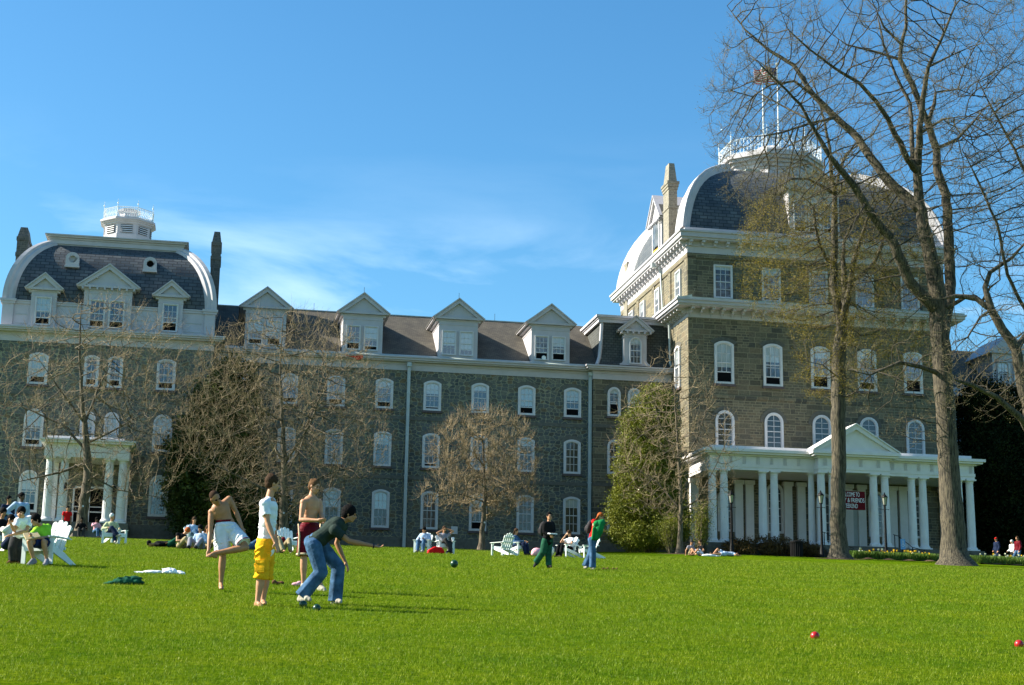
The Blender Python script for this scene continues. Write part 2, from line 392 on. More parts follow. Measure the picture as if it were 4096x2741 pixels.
def win(cx, Y, z0, z1, w, arch='seg', cols=3, blind=None, opn=None, rot=0., parent=None, hood='dress', rows=2, fr=.16, X=None, glass='glass'):
    if blind is None: blind = WR.choice([0, 0, .3, .5, .25, .6, .45])
    if opn is None: opn = WR.choice([0, .3, .5, .35, .6, 0])
    fm, g, hm, sm_ = wmesh(round(w, 2), round(z1-z0, 2), arch, cols, blind, opn, fr, rows, hood, glass)
    loc = Vector((cx, Y, z0))
    p = link('window', fm, parent or HALL, loc, (0, 0, rot))
    if parent is None: p.matrix_parent_inverse = HINV
    if parent is None:
        for nm, me in g: link(nm, me, p)
        if hm: link('stone_arch', hm, p)
        if sm_: link('sill', sm_, p)
    else:
        p.name = 'window_frame'
        for nm, me in g: link(nm, me, parent, loc, (0, 0, rot))
    return p
def roofsheet(name, grid, m, parent=None, us=1.):
    h = len(grid); w = len(grid[0]); mb = MB().sheet(grid)
    o = put(name, mb, m, parent) if parent is None else mb.build(name, M[m], parent, fix=False)
    me = o.data; uv = me.uv_layers.new(name='UVMap')
    U = [[0]*w for _ in range(h)]; Vv = [[0]*w for _ in range(h)]
    for j in range(h):
        for i in range(w):
            if i: U[j][i] = U[j][i-1]+(Vector(grid[j][i])-Vector(grid[j][i-1])).length
            if j: Vv[j][i] = Vv[j-1][i]+(Vector(grid[j][i])-Vector(grid[j-1][i])).length
    for j in range(h):      # centre each row so joints line up
        c = U[j][-1]/2
        for i in range(w): U[j][i] -= c
    vn = (h-1)
    for poly in me.polygons:
        for li in poly.loop_indices:
            vi = me.loops[li].vertex_index; j, i = divmod(vi, w)
            uv.data[li].uv = (U[j][i]*us+50, Vv[j][w//2]+50)
    return o
def cornice(name, x0, x1, y0, z0, steps, m='white', yb=None, back=.0, sides=(True, True), y1=None):
    """stacked mouldings round front (y0 = wall face) and sides; steps = (proj, z_lo, z_hi)"""
    mb = MB(); yb = yb if yb is not None else y0+2
    for pr, a, b in steps:
        mb.box(x0-(pr if sides[0] else 0), x1+(pr if sides[1] else 0), y0-pr, yb, z0+a, z0+b)
    return put(name, mb, m)

# ---------- left pavilion ----------
PX0, PX1, PY = -15.15, -.55, 111.8
PC = (PX0+PX1)/2
mb = MB().box(PX0, PX1, PY, 138, 8.6, 23.0)
put('stone_wall', mb, 'stone_w')
for z in (19.25, 14.9): put('string_course', MB().box(PX0-.04, PX1+.04, PY-.045, PY+.3, z-.13, z+.13), 'dress')
put('wall_base', MB().box(PX0-.08, PX1+.08, PY-.09, PY+.3, 9.0, 10.55), 'dress')
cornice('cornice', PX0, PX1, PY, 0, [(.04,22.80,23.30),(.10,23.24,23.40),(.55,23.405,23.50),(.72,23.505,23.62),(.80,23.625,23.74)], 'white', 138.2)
for cx in (-12.22, -8.69, -7.10, -3.67):
    pair = cx in (-8.69, -7.10); w = 1.0 if pair else 1.29
    win(cx, PY, 19.86, 22.05, w, 'seg', 2 if pair else 3, {-12.22: 1., -3.67: 0}.get(cx, 0), .42)
    win(cx, PY, 15.58, 18.17, w, 'round', 2 if pair else 3, {-12.22: .45, -3.67: .5, -7.1: .8}.get(cx, .4), .3)
for cx in (-12.22, -3.67): win(cx, PY, 11.15, 13.98, 1.29, 'round', 3, .45 if cx < -5 else .5, .35 if cx < -5 else 0)
# attic storey, painted
AY = 112.05; AX0, AX1 = PX0+.22, PX1-.02
mb = MB().box(AX0+.15, AX1-.15, AY+.12, 137, 23.3, 25.7)
mb.box(AX0, AX1, AY+.02, 137, 23.74, 24.0)
for x in (AX0+.35, AX1-.35): mb.box(x-.37, x+.37, AY-.03, AY+1, 24.0, 25.45); mb.box(x-.47, x+.47, AY-.1, AY+1.1, 25.453, 25.62); mb.box(x-.54, x+.54, AY-.16, AY+1.16, 25.623, 25.8)
mb.box(AX0+.06, AX1-.06, AY+.04, 137, 25.5, 25.66); mb.box(AX0+.02, AX1-.02, AY-.01, 137, 25.663, 25.76)
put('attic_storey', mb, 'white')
mb = MB()
for a, b in ((AX0+.9, -13.3), (-11.1, -9.9), (-5.95, -4.7), (-2.6, AX1-.9)):
    mb.box(a, b, AY+.09, AY+.2, 24.75, 24.775); mb.box(a, b, AY+.09, AY+.2, 24.12, 24.14)
put('panel_joint', mb, 'lead')
def quarter(n, X0, X1, Y0, inset, z0, z1, p=1.9):   # mansard rows: curved hips
    g = []
    for j in range(n+1):
        t = j/n*math.pi/2; d = inset*(1-math.cos(t)); z = z0+(z1-z0)*math.sin(t)**1.0
        g.append((d, z))
    return g
prof = []
for j in range(15):
    a = j/14*1.20; d = 3.05*(1-math.cos(a)); z = 25.75+4.75*math.sin(a)/math.sin(1.20)
    prof.append((d*2.35/(3.05*(1-math.cos(1.20))), z))
RX0, RX1, RY = AX0+.2, AX1-.2, AY+.3
def mans(prof, X0, X1, Y0, Y1, m, n=24, name='slate_roof'):
    g = [[(X0+d+(X1-X0-2*d)*i/n, Y0+d, z) for i in range(n+1)] for d, z in prof]; roofsheet(name, g, m)
    g = [[(X0+d, Y1-d-(Y1-Y0-2*d)*i/n, z) for i in range(n+1)] for d, z in prof]; roofsheet(name, g, m)
    g = [[(X1-d, Y0+d+(Y1-Y0-2*d)*i/n, z) for i in range(n+1)] for d, z in prof]; roofsheet(name, g, m)
mans(prof, RX0, RX1, RY, 136.5, 'slate')
def rib(prof, X, Y, sx, sy, w, th, name='hip_rib', wy=None):
    """moulded hip running up the corner curve"""
    mb = MB(); secs = []; wy = wy or w
    for k in range(len(prof)):
        d, z = prof[k]; a = prof[max(0, k-1)]; b = prof[min(len(prof)-1, k+1)]
        dd, dz = b[0]-a[0], b[1]-a[1]; l = math.hypot(dd*1.0, dz)
        nx, nz = -dz/l, dd/l          # outward
        c = Vector((X+sx*d, Y+sy*d, z)); out = Vector((sx*nx, sy*nx, nz*1.0))
        secs.append((c, out))
    rows = []
    for c, o in secs:
        p = c; q = c+o*th
        rows.append([p+Vector((sx*w, 0, 0)), q+Vector((sx*w*.9, 0, 0)), q+Vector((0,0,.02)), q+Vector((0, sy*wy*.9, 0)), p+Vector((0, sy*wy, 0))])
    mb.sheet(rows); 
    for r in (rows[0], rows[-1]): mb.add(r, [(0,1,2,3,4)])
    rows2 = []
    for c, o in secs:
        p = c+o*th; q = c+o*(th+.13)
        rows2.append([p+Vector((sx*w*.55, 0, 0)), q+Vector((sx*w*.5, 0, 0)), q, q+Vector((0, sy*wy*.5, 0)), p+Vector((0, sy*wy*.55, 0))])
    mb.sheet(rows2)
    return put(name, mb, 'white')
rib(prof, RX0, RY, 1, 1, .55, .16); rib(prof, RX1, RY, -1, 1, .55, .16); rib(prof, RX1, 136.5, -1, -1, .55, .16)
td, tz = prof[-1]
CX0, CX1, CY = RX0+td, RX1-td, RY+td
mb = MB()
for pr, a, b in ((-.06, -.32, .1), (.05, .10, .42), (.12, .423, .55), (.28, .553, .66), (.38, .663, .75)):
    mb.box(CX0-pr, CX1+pr, CY-pr, 134.2+pr, tz+a, tz+b)
put('roof_crown', mb, 'white')
mb = MB().prism([(CX0, tz+.7), (CX1, tz+.7), (CX1-3.2, tz+1.1), (CX0+3.2, tz+1.1)], CY+6, 133, 'y'); put('flat_roof', mb, 'lead')
def pediment(mb, cx, hw, zb, zt, y0, y1, th=.22, pr=.0, dent=0):
    """open triangular gable with raking cornice"""
    s = (zt-zb)/hw
    mb.prism([(cx-hw, zb), (cx+hw, zb), (cx+hw*.94, zb+.16), (cx-hw*.94, zb+.16)], y0-.02, y1)
    for k in (-1, 1):
        mb.prism([(cx+k*hw, zb+.02), (cx, zt), (cx, zt-th*1.35), (cx+k*(hw-th*1.5), zb+.02)][::k], y0-.05, y1)
        mb.prism([(cx+k*(hw+.07), zb+.1), (cx, zt+.09), (cx, zt-.005), (cx+k*(hw-.03), zb+.06)][::k], y0-.14, y1)
    mb.prism([(cx-hw+.2, zb+.15), (cx+hw-.2, zb+.15), (cx, zt-th)], y0+.16, y1)
    if dent:
        for i in range(dent):
            x = cx-hw*.82+2*hw*.82*i/(dent-1); mb.box(x-.06, x+.06, y0-.1, y0+.1, zb-.17, zb-.002)
        for k in (-1, 1):
            for t in (.3, .62):
                x = cx+k*hw*(1-t); z = zb+(zt-zb)*t; mb.box(x-.06, x+.06, y0-.02, y0+.2, z-.36, z-.16)
def dormer(cx, Y, z0, hw, zf, za, phw, ws, wz, depth, name='dormer', single_arch=None, dent=0, foot=0., roofm='shing', drop=0.):
    """cx centre, hw half width of the face, zf eave of face, za apex; ws = window centres"""
    g = grp(name, (cx, Y, z0)); g0 = Vector((-cx, -Y, -z0))
    def pp(nm, mb, m):
        mb.v = [(v[0]-cx, v[1]-Y, v[2]-z0) for v in mb.v]; return mb.build(nm, M[m], g)
    mb = MB().box(cx-hw, cx+hw, Y, Y+depth, z0, zf)
    mb.box(cx-hw-.04, cx+hw+.04, Y-.03, Y+depth, zf-.42, zf-.36); mb.box(cx-hw-.06, cx+hw+.06, Y-.05, Y+depth, zf-.10, zf-.02)
    if foot: 
        for k in (-1, 1):
            pts = [(cx+k*hw*.98, z0)]+[(cx+k*(hw+foot*(1-math.sin(t))), z0+foot*1.3*(1-math.cos(t))+.12) for t in (0, .4, .8, 1.2, 1.57)]
            mb.prism([(cx+k*(hw+foot), z0)]+pts[1:]+[(cx+k*hw*.98, z0)], Y+.01, Y+.25)
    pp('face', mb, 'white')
    mb = MB(); pediment(mb, cx, phw, zf, za, Y-.22, Y+.35, .24, 0, dent)
    # cornice returns along the cheeks
    for k in (-1, 1): mb.box(cx+k*(hw-.02), cx+k*(phw-.02), Y-.1, Y+depth-.3, zf-.005, zf+.20); mb.box(cx+k*(hw-.02), cx+k*(hw+.2), Y-.02, Y+depth-.3, zf-.16, zf-.008)
    pp('pediment', mb, 'white')
    mb = MB()
    for k in (-1, 1):
        a = Vector((cx+k*(phw+.04), Y-.1, zf+.17)); b = Vector((cx, Y-.1, za+.06)); D = Vector((0, depth+.2, 0))
        mb.add([a, b, b+D, a+D, a-Vector((0,0,.08)), b-Vector((0,0,.08)), b+D-Vector((0,0,.08)), a+D-Vector((0,0,.08))], [(0,1,2,3),(7,6,5,4),(0,4,5,1),(2,6,7,3),(0,3,7,4)])
    pp('dormer_roof', mb, 'lead' if roofm == 'lead' else M[roofm] if False else 'dkroof')
    for x, w, bl, op in ws:
        win(x-cx, -.005, wz[0]-z0, wz[1]-z0, w, single_arch or 'flat', 3, bl, op, parent=g, hood=None, fr=.07)
    return g
M['dkroof'] = flat('dormer_roof_felt', (.10,.095,.085), .85, .2, .2, 3.)
dormer(-3.66, AY-.12, 23.76, .85, 26.48, 27.62, 1.26, [(-3.66, 1.08, 0, .62)], (24.02, 26.02), 3.2, foot=.38)
dormer(-12.22, AY-.12, 23.76, .85, 26.48, 27.62, 1.26, [(-12.22, 1.08, .55, .45)], (24.02, 26.02), 3.2, foot=.38)
dormer(-7.93, AY-.22, 23.76, 1.62, 26.85, 28.48, 2.12, [(-8.6, 1.08, .0, .45), (-7.28, 1.08, 0, .45)], (24.02, 26.0), 4., dent=8, foot=.38)
for cx in (-10.6, -5.28):
    g = grp('round_dormer', (cx, 113.0, 28.55)); mb = MB(); o = outline(.92, 1.0, 'round', 11)
    i = [(0.25*math.cos(2*math.pi*k/len(o)-2.4), .5+.25*math.sin(2*math.pi*k/len(o)-2.4)) for k in range(len(o))]
    mb.ring(o, i, -.25, .0); mb.prism(outline(.9, .98, 'round', 11), .0, 1.6); mb.box(-.5, .5, -.3, .1, -.1, .03)
    mb.build('frame', M['white'], g)
    MB().lathe([(.26, 0), (.26, .02)], 20, (0, -.02, .5), (0, -1, 0)).build('louvre', M['white' if cx < -7 else 'dark'], g)
def chimney(x, y, z0, z1, w, d, caps, name='chimney'):
    mb = MB().box(x-w/2, x+w/2, y-d/2, y+d/2, z0, caps[0])
    for i, c in enumerate(caps): mb.box(x-w/2-.05, x+w/2+.05, y-d/2-.05, y+d/2+.05, c, c+.28)
    for i in range(len(caps)-1): mb.box(x-w/2, x+w/2, y-d/2, y+d/2, caps[i]+.28, caps[i+1])
    zt = caps[-1]+.28; a, b = w/2, d/2
    mb.add([(x-a,y-b,zt),(x+a,y-b,zt),(x+a,y+b,zt),(x-a,y+b,zt),(x-a*.62,y-b*.72,z1),(x+a*.62,y-b*.72,z1),(x+a*.62,y+b*.72,z1),(x-a*.62,y+b*.72,z1)],
        [(0,1,5,4),(1,2,6,5),(2,3,7,6),(3,0,4,7),(4,5,6,7),(3,2,1,0)])
    return put(name, mb, 'chimd')
chimney(-.80, 121, 24, 33.8, .70, 2.3, [31.5, 32.6])
chimney(-15.0, 121.5, 24, 33.3, .8, 2.3, [31.0, 32.2])
def octa(r, n=8, a0=math.pi/8): return [(r*math.cos(a0+2*math.pi*i/n), r*math.sin(a0+2*math.pi*i/n)) for i in range(n)]
def cupola(cx, cy, z0, segs, railz, rr, lz=None, inner=None, name='cupola', balus=.16, fin=.7):
    g = grp(name, (cx, cy, z0)); mb = MB()
    for r, a, b in segs: mb.prism(octa(r), a, b, 'z')
    if inner: mb.lathe(inner, 8, (0, 0, 0), a0=math.pi/8)
    mb.build('drum', M['white'], g)
    if lz:
        for k in range(8):
            ml = MB(); mf = MB()
            a = math.pi/4*k; d = Vector((math.cos(a), math.sin(a), 0)); t = Vector((-math.sin(a), math.cos(a), 0)); R = segs[1][0]*math.cos(math.pi/8)
            W = segs[1][0]*math.sin(math.pi/8)*.62
            ml.obox(d*(R+.01)+Vector((0,0,(lz[0]+lz[1])/2)), d*.02, t*W, Vector((0,0,(lz[1]-lz[0])/2)))
            for j in range(4): 
                z = lz[0]+(lz[1]-lz[0])*(j+.5)/4; mf.obox(d*(R+.06)+Vector((0,0,z)), d*.06+Vector((0,0,-.05)), t*W, Vector((0,0,.02)))
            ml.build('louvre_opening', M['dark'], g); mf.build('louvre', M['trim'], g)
    mb = MB(); P = octa(rr)
    for i in range(8):
        a, b = Vector((*P[i], 0)), Vector((*P[(i+1) % 8], 0)); L_ = (b-a).length
        for z, h in ((railz[0]+.1, .03), (railz[0]+.1+(railz[1]-railz[0])*.3, .02), (railz[1]-.12, .02), (railz[1], .035)): mb.tube([a+Vector((0,0,z)), b+Vector((0,0,z))], h, 4)
        n = int(L_/balus)
        for k in range(n):
            p = a.lerp(b, (k+.5)/n); q = a.lerp(b, (k+1.)/n); mb.tube([p+Vector((0,0,railz[0])), p+Vector((0,0,railz[1]))], .014, 4)
            mb.tube([p+Vector((0,0,railz[0]+.12)), q+Vector((0,0,(railz[0]+railz[1])/2)), p+Vector((0,0,railz[1]-.12))], .012, 3)
        mb.tube([a+Vector((0,0,railz[0])), a+Vector((0,0,railz[1]+fin))], [.045, .015], 5); mb.ball(a+Vector((0,0,railz[1]+fin*.45)), .07, n=6, m=4)
    mb.build('railing', M['rail'], g); return g
cupola(PC+.07, 126, 31.0, [(1.95, 0, 3.3), (1.86, 3.3, 4.15), (1.98, 4.15, 4.3), (2.12, 4.3, 4.42), (2.28, 4.42, 4.55), (2.16, 4.55, 4.62)], (4.62, 5.45), 2.02, (3.42, 4.05), [(.95, 4.6), (.8, 4.8), (.72, 5.3), (.9, 5.45), (.95, 5.6), (.4, 5.8), (.02, 5.88)], fin=.6)
# pavilion porch
def column(mb, x, y, z0, z1, r, n=20, sq=False):
    mb.box(x-r*1.35, x+r*1.35, y-r*1.35, y+r*1.35, z0, z0+.10); mb.lathe([(r*1.28, z0+.10), (r*1.32, z0+.17), (r*1.15, z0+.24), (r*1.06, z0+.28)], n, (x, y, 0))
    v = []; f = []; m = 40; H = z1-z0
    lv = [z0+.28, z0+H*.3, z0+H*.6, z0+H*.85, z1-.30]; rr = [1.0, .985, .93, .87, .83]
    for z, q in zip(lv, rr):
        for i in range(m):
            a = 2*math.pi*i/m; k = r*q*(1-(.055 if i % 2 else 0)); v.append((x+k*math.cos(a), y+k*math.sin(a), z))
    for j in range(4):
        for i in range(m):
            k = (i+1) % m; f.append((j*m+i, j*m+k, (j+1)*m+k, (j+1)*m+i))
    mb.add(v, f); mb.lathe([(r*.83, z1-.30), (r*.9, z1-.27), (r*.86, z1-.22), (r*1.12, z1-.10)], n, (x, y, 0)); mb.box(x-r*1.2, x+r*1.2, y-r*1.2, y+r*1.2, z1-.10, z1)
    return mb
g = grp('pavilion_porch', (-8.3, 109.5, 9.6))
def gpart(nm, mb, m, o, off): mb.v = [(v[0]-off[0], v[1]-off[1], v[2]-off[2]) for v in mb.v]; return mb.build(nm, M[m], o)
OFF = (-8.3, 109.5, 9.6)
gpart('porch_floor', MB().box(-11.2, -5.4, 108.4, 111.78, 9.2, 10.3).box(-10.0, -6.6, 107.9, 108.4, 9.2, 10.0).box(-10.0, -6.6, 107.4, 107.9, 9.2, 9.75), 'dress', g, OFF)
for x in (-10.65, -9.72, -6.85, -5.98): gpart('column', column(MB(), x, 108.9, 10.3, 14.55, .30), 'white2', g, OFF)
for x in (-10.65, -5.98): gpart('pilaster', MB().box(x-.3, x+.3, 111.4, 111.76, 10.3, 14.55), 'white2', g, OFF)
mb = MB().box(-11.05, -5.6, 108.5, 111.78, 14.55, 15.0).box(-11.0, -5.65, 108.55, 111.78, 15.003, 15.45).box(-11.3, -5.35, 108.2, 111.78, 15.453, 15.6).box(-11.4, -5.25, 108.1, 111.78, 15.603, 15.72)
gpart('entablature', mb, 'white2', g, OFF)
gpart('porch_parapet', MB().box(-11.0, -6.0, 108.7, 111.7, 15.72, 15.95), 'white2', g, OFF)
mb = MB().box(-9.3, -9.18, 111.5, 111.7, 10.3, 13.0).box(-7.25, -7.13, 111.5, 111.7, 10.3, 13.0).box(-9.3, -7.13, 111.5, 111.7, 12.88, 13.0).box(-8.28, -8.15, 111.52, 111.7, 10.3, 12.9).box(-9.2, -7.2, 111.55, 111.7, 11.25, 11.33).box(-9.2, -7.2, 111.55, 111.7, 10.3, 10.5).box(-9.2, -7.2, 111.55, 111.7, 11.6, 11.66)
gpart('door_frame', mb, 'white2', g, OFF)
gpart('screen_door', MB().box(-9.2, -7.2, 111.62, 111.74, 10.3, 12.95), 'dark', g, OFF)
for x in (-9.55, -6.42):
    gpart('wall_lantern', MB().box(x-.09, x+.09, 108.55, 108.75, 12.35, 12.75).box(x-.02, x+.02, 108.55, 108.95, 12.78, 12.84).lathe([(.13, 12.75), (.02, 12.9)], 6, (x, 108.65, 0)), 'iron', g, OFF)
# ---------- long wing ----------
WY = 115.0; WX0, WX1 = -.6, 27.25
put('stone_wall', MB().box(WX0, WX1, WY, 128, 9.0, 23.0), 'stone_w')
for z in (19.25, 14.9): put('string_course', MB().box(WX0, WX1-.02, WY-.045, WY+.2, z-.13, z+.13), 'dress')
put('wall_base', MB().box(WX0, WX1-.02, WY-.07, WY+.2, 9.4, 10.6), 'dress')
mb = MB()
for pr, a, b in [(.04,22.78,23.26),(.10,23.2,23.36),(.45,23.363,23.45),(.6,23.453,23.6),(.7,23.603,23.70)]: mb.box(WX0+.3, WX1+.02, WY-pr, WY+2, a, b)
put('cornice', mb, 'white')
put('gutter', MB().prism([(WY-.68, 23.70), (WY-.1, 23.92), (WY+.5, 23.95), (WY+.5, 23.6), (WY-.6, 23.6)], WX0+.3, WX1, 'x'), 'lead')
C = [.95+3.49*i for i in range(8)]   # window columns
C = [1.4, 4.9, 8.3, 11.8, 15.33, 18.87, 22.36, 25.83]
BL3 = {4.9: (.3, .3), 8.3: (0, .4), 11.8: (.3, .35), 15.33: (.42, .12), 18.87: (.2, .12), 22.36: (.72, .45), 25.83: (.42, .5), 1.4: (.4, 0)}
for cx in C:
    b, o = BL3[cx]; win(cx, WY, 19.87, 22.1, 1.3, 'seg', 3, b, o)
    win(cx, WY, 15.66, 18.2, 1.27, 'seg', 3, {4.9: .3, 11.8: .35, 22.36: .2}.get(cx, 0), {11.8: 0, 15.33: .15}.get(cx, 0), glass='glassd' if cx > 14 else 'glass')
    win(cx, WY, 11.23, 13.97, 1.27, 'seg', 3, {8.3: .5, 11.8: .5, 18.87: .35, 25.83: .25}.get(cx, 0), {18.87: .4, 4.9: .3}.get(cx, 0), glass='glassd')
def roofplane(X0, X1, Y0, z0, Y1, z1, m, n=20, k=8, name='roof'): 
    roofsheet(name, [[(X0+(X1-X0)*i/n, Y0+(Y1-Y0)*j/k, z0+(z1-z0)*j/k) for i in range(n+1)] for j in range(k+1)], m)
RZ, RYY = 28.25, 121.0
roofplane(WX0, 29.5, WY+.3, 23.9, RYY, RZ, 'shing', name='shingle_roof')
roofplane(29.5, WX0, 127.5, 23.9, RYY, RZ, 'shing', name='shingle_roof')
put('ridge_cap', MB().box(WX0, 27, RYY-.08, RYY+.08, RZ-.03, RZ+.05), 'lead')
DW = [(3.05, [( -.72, .45, .4), (.62, .6, .55)]), (10.1, [(-.7, 0, .55), (.62, .55, .3)]), (17.17, [(-.7, .62, .0), (.62, .8, 0)]), (24.16, [(-.7, 0, .55), (.62, .4, .55)])]
for cx, ww in DW:
    dormer(cx, 115.15, 23.92, 1.46, 26.82, 28.36, 1.9, [(cx+a*.98, 1.06, b, o) for a, b, o in ww], (24.12, 25.97), 5.2)
for x in (13.54, 27.12):
    mb = MB().box(x-.11, x+.11, WY-.36, WY-.13, 9.8, 23.25).box(x-.16, x+.16, WY-.5, WY-.1, 23.0, 23.3)
    for z in (12, 15, 18, 21): mb.box(x-.14, x+.14, WY-.38, WY, z, z+.07)
    put('downspout', mb, 'pipe')
put('date_stone', MB().box(16.95, 17.42, WY-.10, WY-.02, 10.95, 11.5), 'trim')
mb = MB()
for x in (10.1, 17.17): mb.tube([(x, 115.2, 28.3), (x, 115.2, 28.9)], .015, 4)
for x in (6.8, 20.9): mb.tube([(x, RYY, RZ), (x, RYY, RZ+.6)], .015, 4)
put('lightning_rod', mb, 'iron')
# ---------- link with mansard ----------
LX0, LX1, LY = 27.3, 33.4, 114.45
put('stone_wall', MB().box(LX0, LX1, LY, 126, 9.0, 23.0), 'stone_m')
for z in (19.25, 14.9): put('string_course', MB().box(LX0-.04, LX1, LY-.045, LY+.2, z-.13, z+.13), 'dressm')
put('wall_base', MB().box(LX0-.06, LX1, LY-.07, LY+.2, 9.4, 10.6), 'dressm')
mb = MB()
for pr, a, b in [(.04,22.76,23.28),(.10,23.2,23.38),(.45,23.383,23.47),(.6,23.473,23.62),(.7,23.623,23.74)]: mb.box(LX0-pr, LX1, LY-pr, LY+2, a, b)
put('cornice', mb, 'white')
for cx in (28.87, 30.42, 31.9):
    win(cx, LY, 20.0, 22.2, 1.0, 'round', 2, {28.87: .15, 30.42: .5}.get(cx, .2), {28.87: .85}.get(cx, 0), hood='dressm')
    win(cx, LY, 15.7, 18.25, 1.0, 'round', 2, 0, 0, hood='dressm', glass='glassd'); win(cx, LY, 11.3, 13.9, 1.0, 'round', 2, 0, 0, hood='dressm', glass='glassd')
pr2 = [(0, 23.9), (.10, 24.4), (.18, 25.0), (.30, 26.0), (.45, 27.3)]
pr2 = [(.1, 23.85), (.34, 24.2), (.46, 24.8), (.55, 25.6), (.62, 27.3)]
roofsheet('dark_roof', [[(LX0+.1+d+(LX1-LX0-.1-d)*i/8, LY+d, z) for i in range(9)] for d, z in pr2], 'dark_sh')
roofsheet('dark_roof', [[(LX0+.1+d, 126-(126-LY-d)*i/8, z) for i in range(9)] for d, z in pr2], 'dark_sh')
roofsheet('dark_roof', [[(LX0+.1+.62-(1-j/4)*3.6*0, LY+4+2*i, 23.9+j) for i in range(4)] for j in range(4)], 'shing')
mb = MB()
for prr, a, b in ((-.5, 27.25, 27.5), (-.42, 27.503, 27.62), (-.3, 27.623, 27.8)): mb.box(LX0-prr, LX1, LY-prr, 125, a, b)
mb.tube([(LX0+.3, LY+.2, 23.9), (LX0+.55, LY+.42, 24.5), (LX0+.7, LY+.6, 25.6), (LX0+.8, LY+.68, 27.3)], .14, 6)
put('roof_crown', mb, 'white')
# the low roof that meets it
roofsheet('shingle_roof', [[(24.6+(27.75-24.6)*i/6*(1), 115.6+5.4*(j/6), 24.1+4.15*j/6+0*(i/6)+.0) for i in range(7)] for j in range(7)], 'shing').location.z += .02
g = dormer(30.52, LY+.02, 23.95, .88, 26.5, 27.68, 1.36, [(30.52, .95, .22, 0)], (24.05, 26.1), 1.6, single_arch='round', dent=6, foot=.28)
put('downspout', MB().tube([(33.0, 113.9, 27.2), (33.05, 114.0, 26.2), (33.12, 114.1, 24.2), (33.14, 113.9, 23.9)], .09, 6), 'pipe')
# ---------- centre block ----------
BX0, BX1, BY, BB = 33.3, 53.35, 110.0, 129.5
BC = (BX0+BX1)/2
put('stone_wall', MB().box(BX0, BX1, BY, BB, 9.0, 27.0).box(BX0+.02, BX1-.02, BY+.02, BB, 27.0, 31.8), 'stone_m')
mb = MB()
mb.box(BX0-.04, BX1+.04, BY-.05, BB, 20.95, 21.2)
# pilaster strips of the top storey
for x in (BX0+.3, 37.85, 41.5, 45.15, 48.8, BX1-.3): mb.box(x-.32 if x > BX0+.5 else BX0-.03, x+.32 if x < BX1-.5 else BX1+.03, BY-.06, BY+.1, 28.3, 31.4)
mb.box(BX0-.03, BX1+.03, BY-.06, BY+.1, 31.35, 31.7)
for y in (BY+.4, 114.7, 119.3, 124, 128.5): mb.box(BX0-.06, BX0+.1, y-.35, y+.35, 28.3, 31.4)
mb.box(BX0-.06, BX0+.1, BY-.05, BB, 31.35, 31.7)
put('pilaster_strip', mb, 'stone_m')
cb = MB()
for pr, a, b in [(.03,26.85,27.12),(.12,27.12,27.2),(.10,27.2,27.5),(.98,27.503,27.62),(1.12,27.623,27.85),(1.22,27.853,27.96)]: cb.box(BX0-pr, BX1+pr, BY-pr, BB, a, b)
n = 26
for i in range(n):
    x = BX0+.15+(BX1-BX0-.3)*i/(n-1); cb.box(x-.11, x+.11, BY-.8, BY-.05, 27.32, 27.5); cb.box(x-.09, x+.09, BY-.4, BY-.05, 27.14, 27.32); cb.box(x-.05, x+.05, BY-.16, BY-.05, 26.95, 27.14)
for i in range(24):
    y = BY+.2+(BB-BY)*i/24; cb.box(BX0-.8, BX0-.05, y-.11, y+.11, 27.32, 27.5); cb.box(BX0-.4, BX0-.05, y-.09, y+.09, 27.14, 27.32)
put('lower_cornice', cb, 'white')
put('cornice_roof', MB().box(BX0-1.1, BX1+1.1, BY-1.1, BB, 27.962, 28.1).prism([(BY-.9, 28.1), (BY+.05, 28.32), (BY+.05, 28.0)], BX0-.9, BX1+.9, 'x').prism([(BX0-.9, 28.1), (BX0+.05, 28.1), (BX0+.05, 28.32)], BY-.9, BB, 'y'), 'lead')
cb = MB()
for pr, a, b in [(.05,31.7,32.2),(.14,32.2,32.28),(.12,32.28,32.6),(.62,32.603,32.75),(.75,32.753,33.1),(.85,33.103,33.24)]: cb.box(BX0-pr, BX1+pr, BY-pr, BB+pr, a, b)
n = 22
for i in range(n):
    x = BX0+.15+(BX1-BX0-.3)*i/(n-1); cb.box(x-.12, x+.12, BY-.55, BY-.08, 32.42, 32.6); cb.box(x-.10, x+.10, BY-.33, BY-.08, 32.22, 32.42)
for i in range(24):
    y = BY+.2+(BB-BY)*i/24; cb.box(BX0-.55, BX0-.08, y-.12, y+.12, 32.38, 32.6); cb.box(BX0-.33, BX0-.08, y-.10, y+.10, 32.15, 32.38)
cb.box(BX0-.25, BX1+.25, BY-.15, BB, 33.24, 33.62)
put('upper_cornice', cb, 'white')
BW = [35.98, 39.69, 43.36, 47.0, 50.62]
for i, cx in enumerate(BW):
    win(cx, BY-.02, 22.0, 25.17, 1.46, 'seg', 3, [.62, .42, .25, .2, .1][i], [.5, .36, .55, .35, .6][i], hood='dressm')
    win(cx, BY-.02, 17.3, 20.05, 1.42, 'round', 2, 0, 0, hood='dressm', glass='glassd' if i else 'glass', rows=3)
    win(cx, BY+.0, 28.38, 30.9, 1.43, 'flat', 3, [.1, .2, 0, 0, 0][i], [0, .1, 0, 0, 0][i], hood=None, fr=.1)
for y in (112.3, 118.0, 122.4, 126): win(BX0+.0, y, 28.38, 30.9, 1.3, 'flat', 3, .3, 0, rot=-math.pi/2, hood=None, fr=.1)
win(BX0, 112.55, 22.0, 25.2, 1.3, 'seg', 3, .4, 0, rot=-math.pi/2, hood='dressm')
put('downspout', MB().tube([(BX0-.6, 116.9, 32.9), (BX0-.15, 116.8, 32.0), (BX0-.12, 116.2, 28.3)], .08, 6).box(BX0-.85, BX0-.45, 116.7, 117.1, 32.3, 32.6), 'pipe')
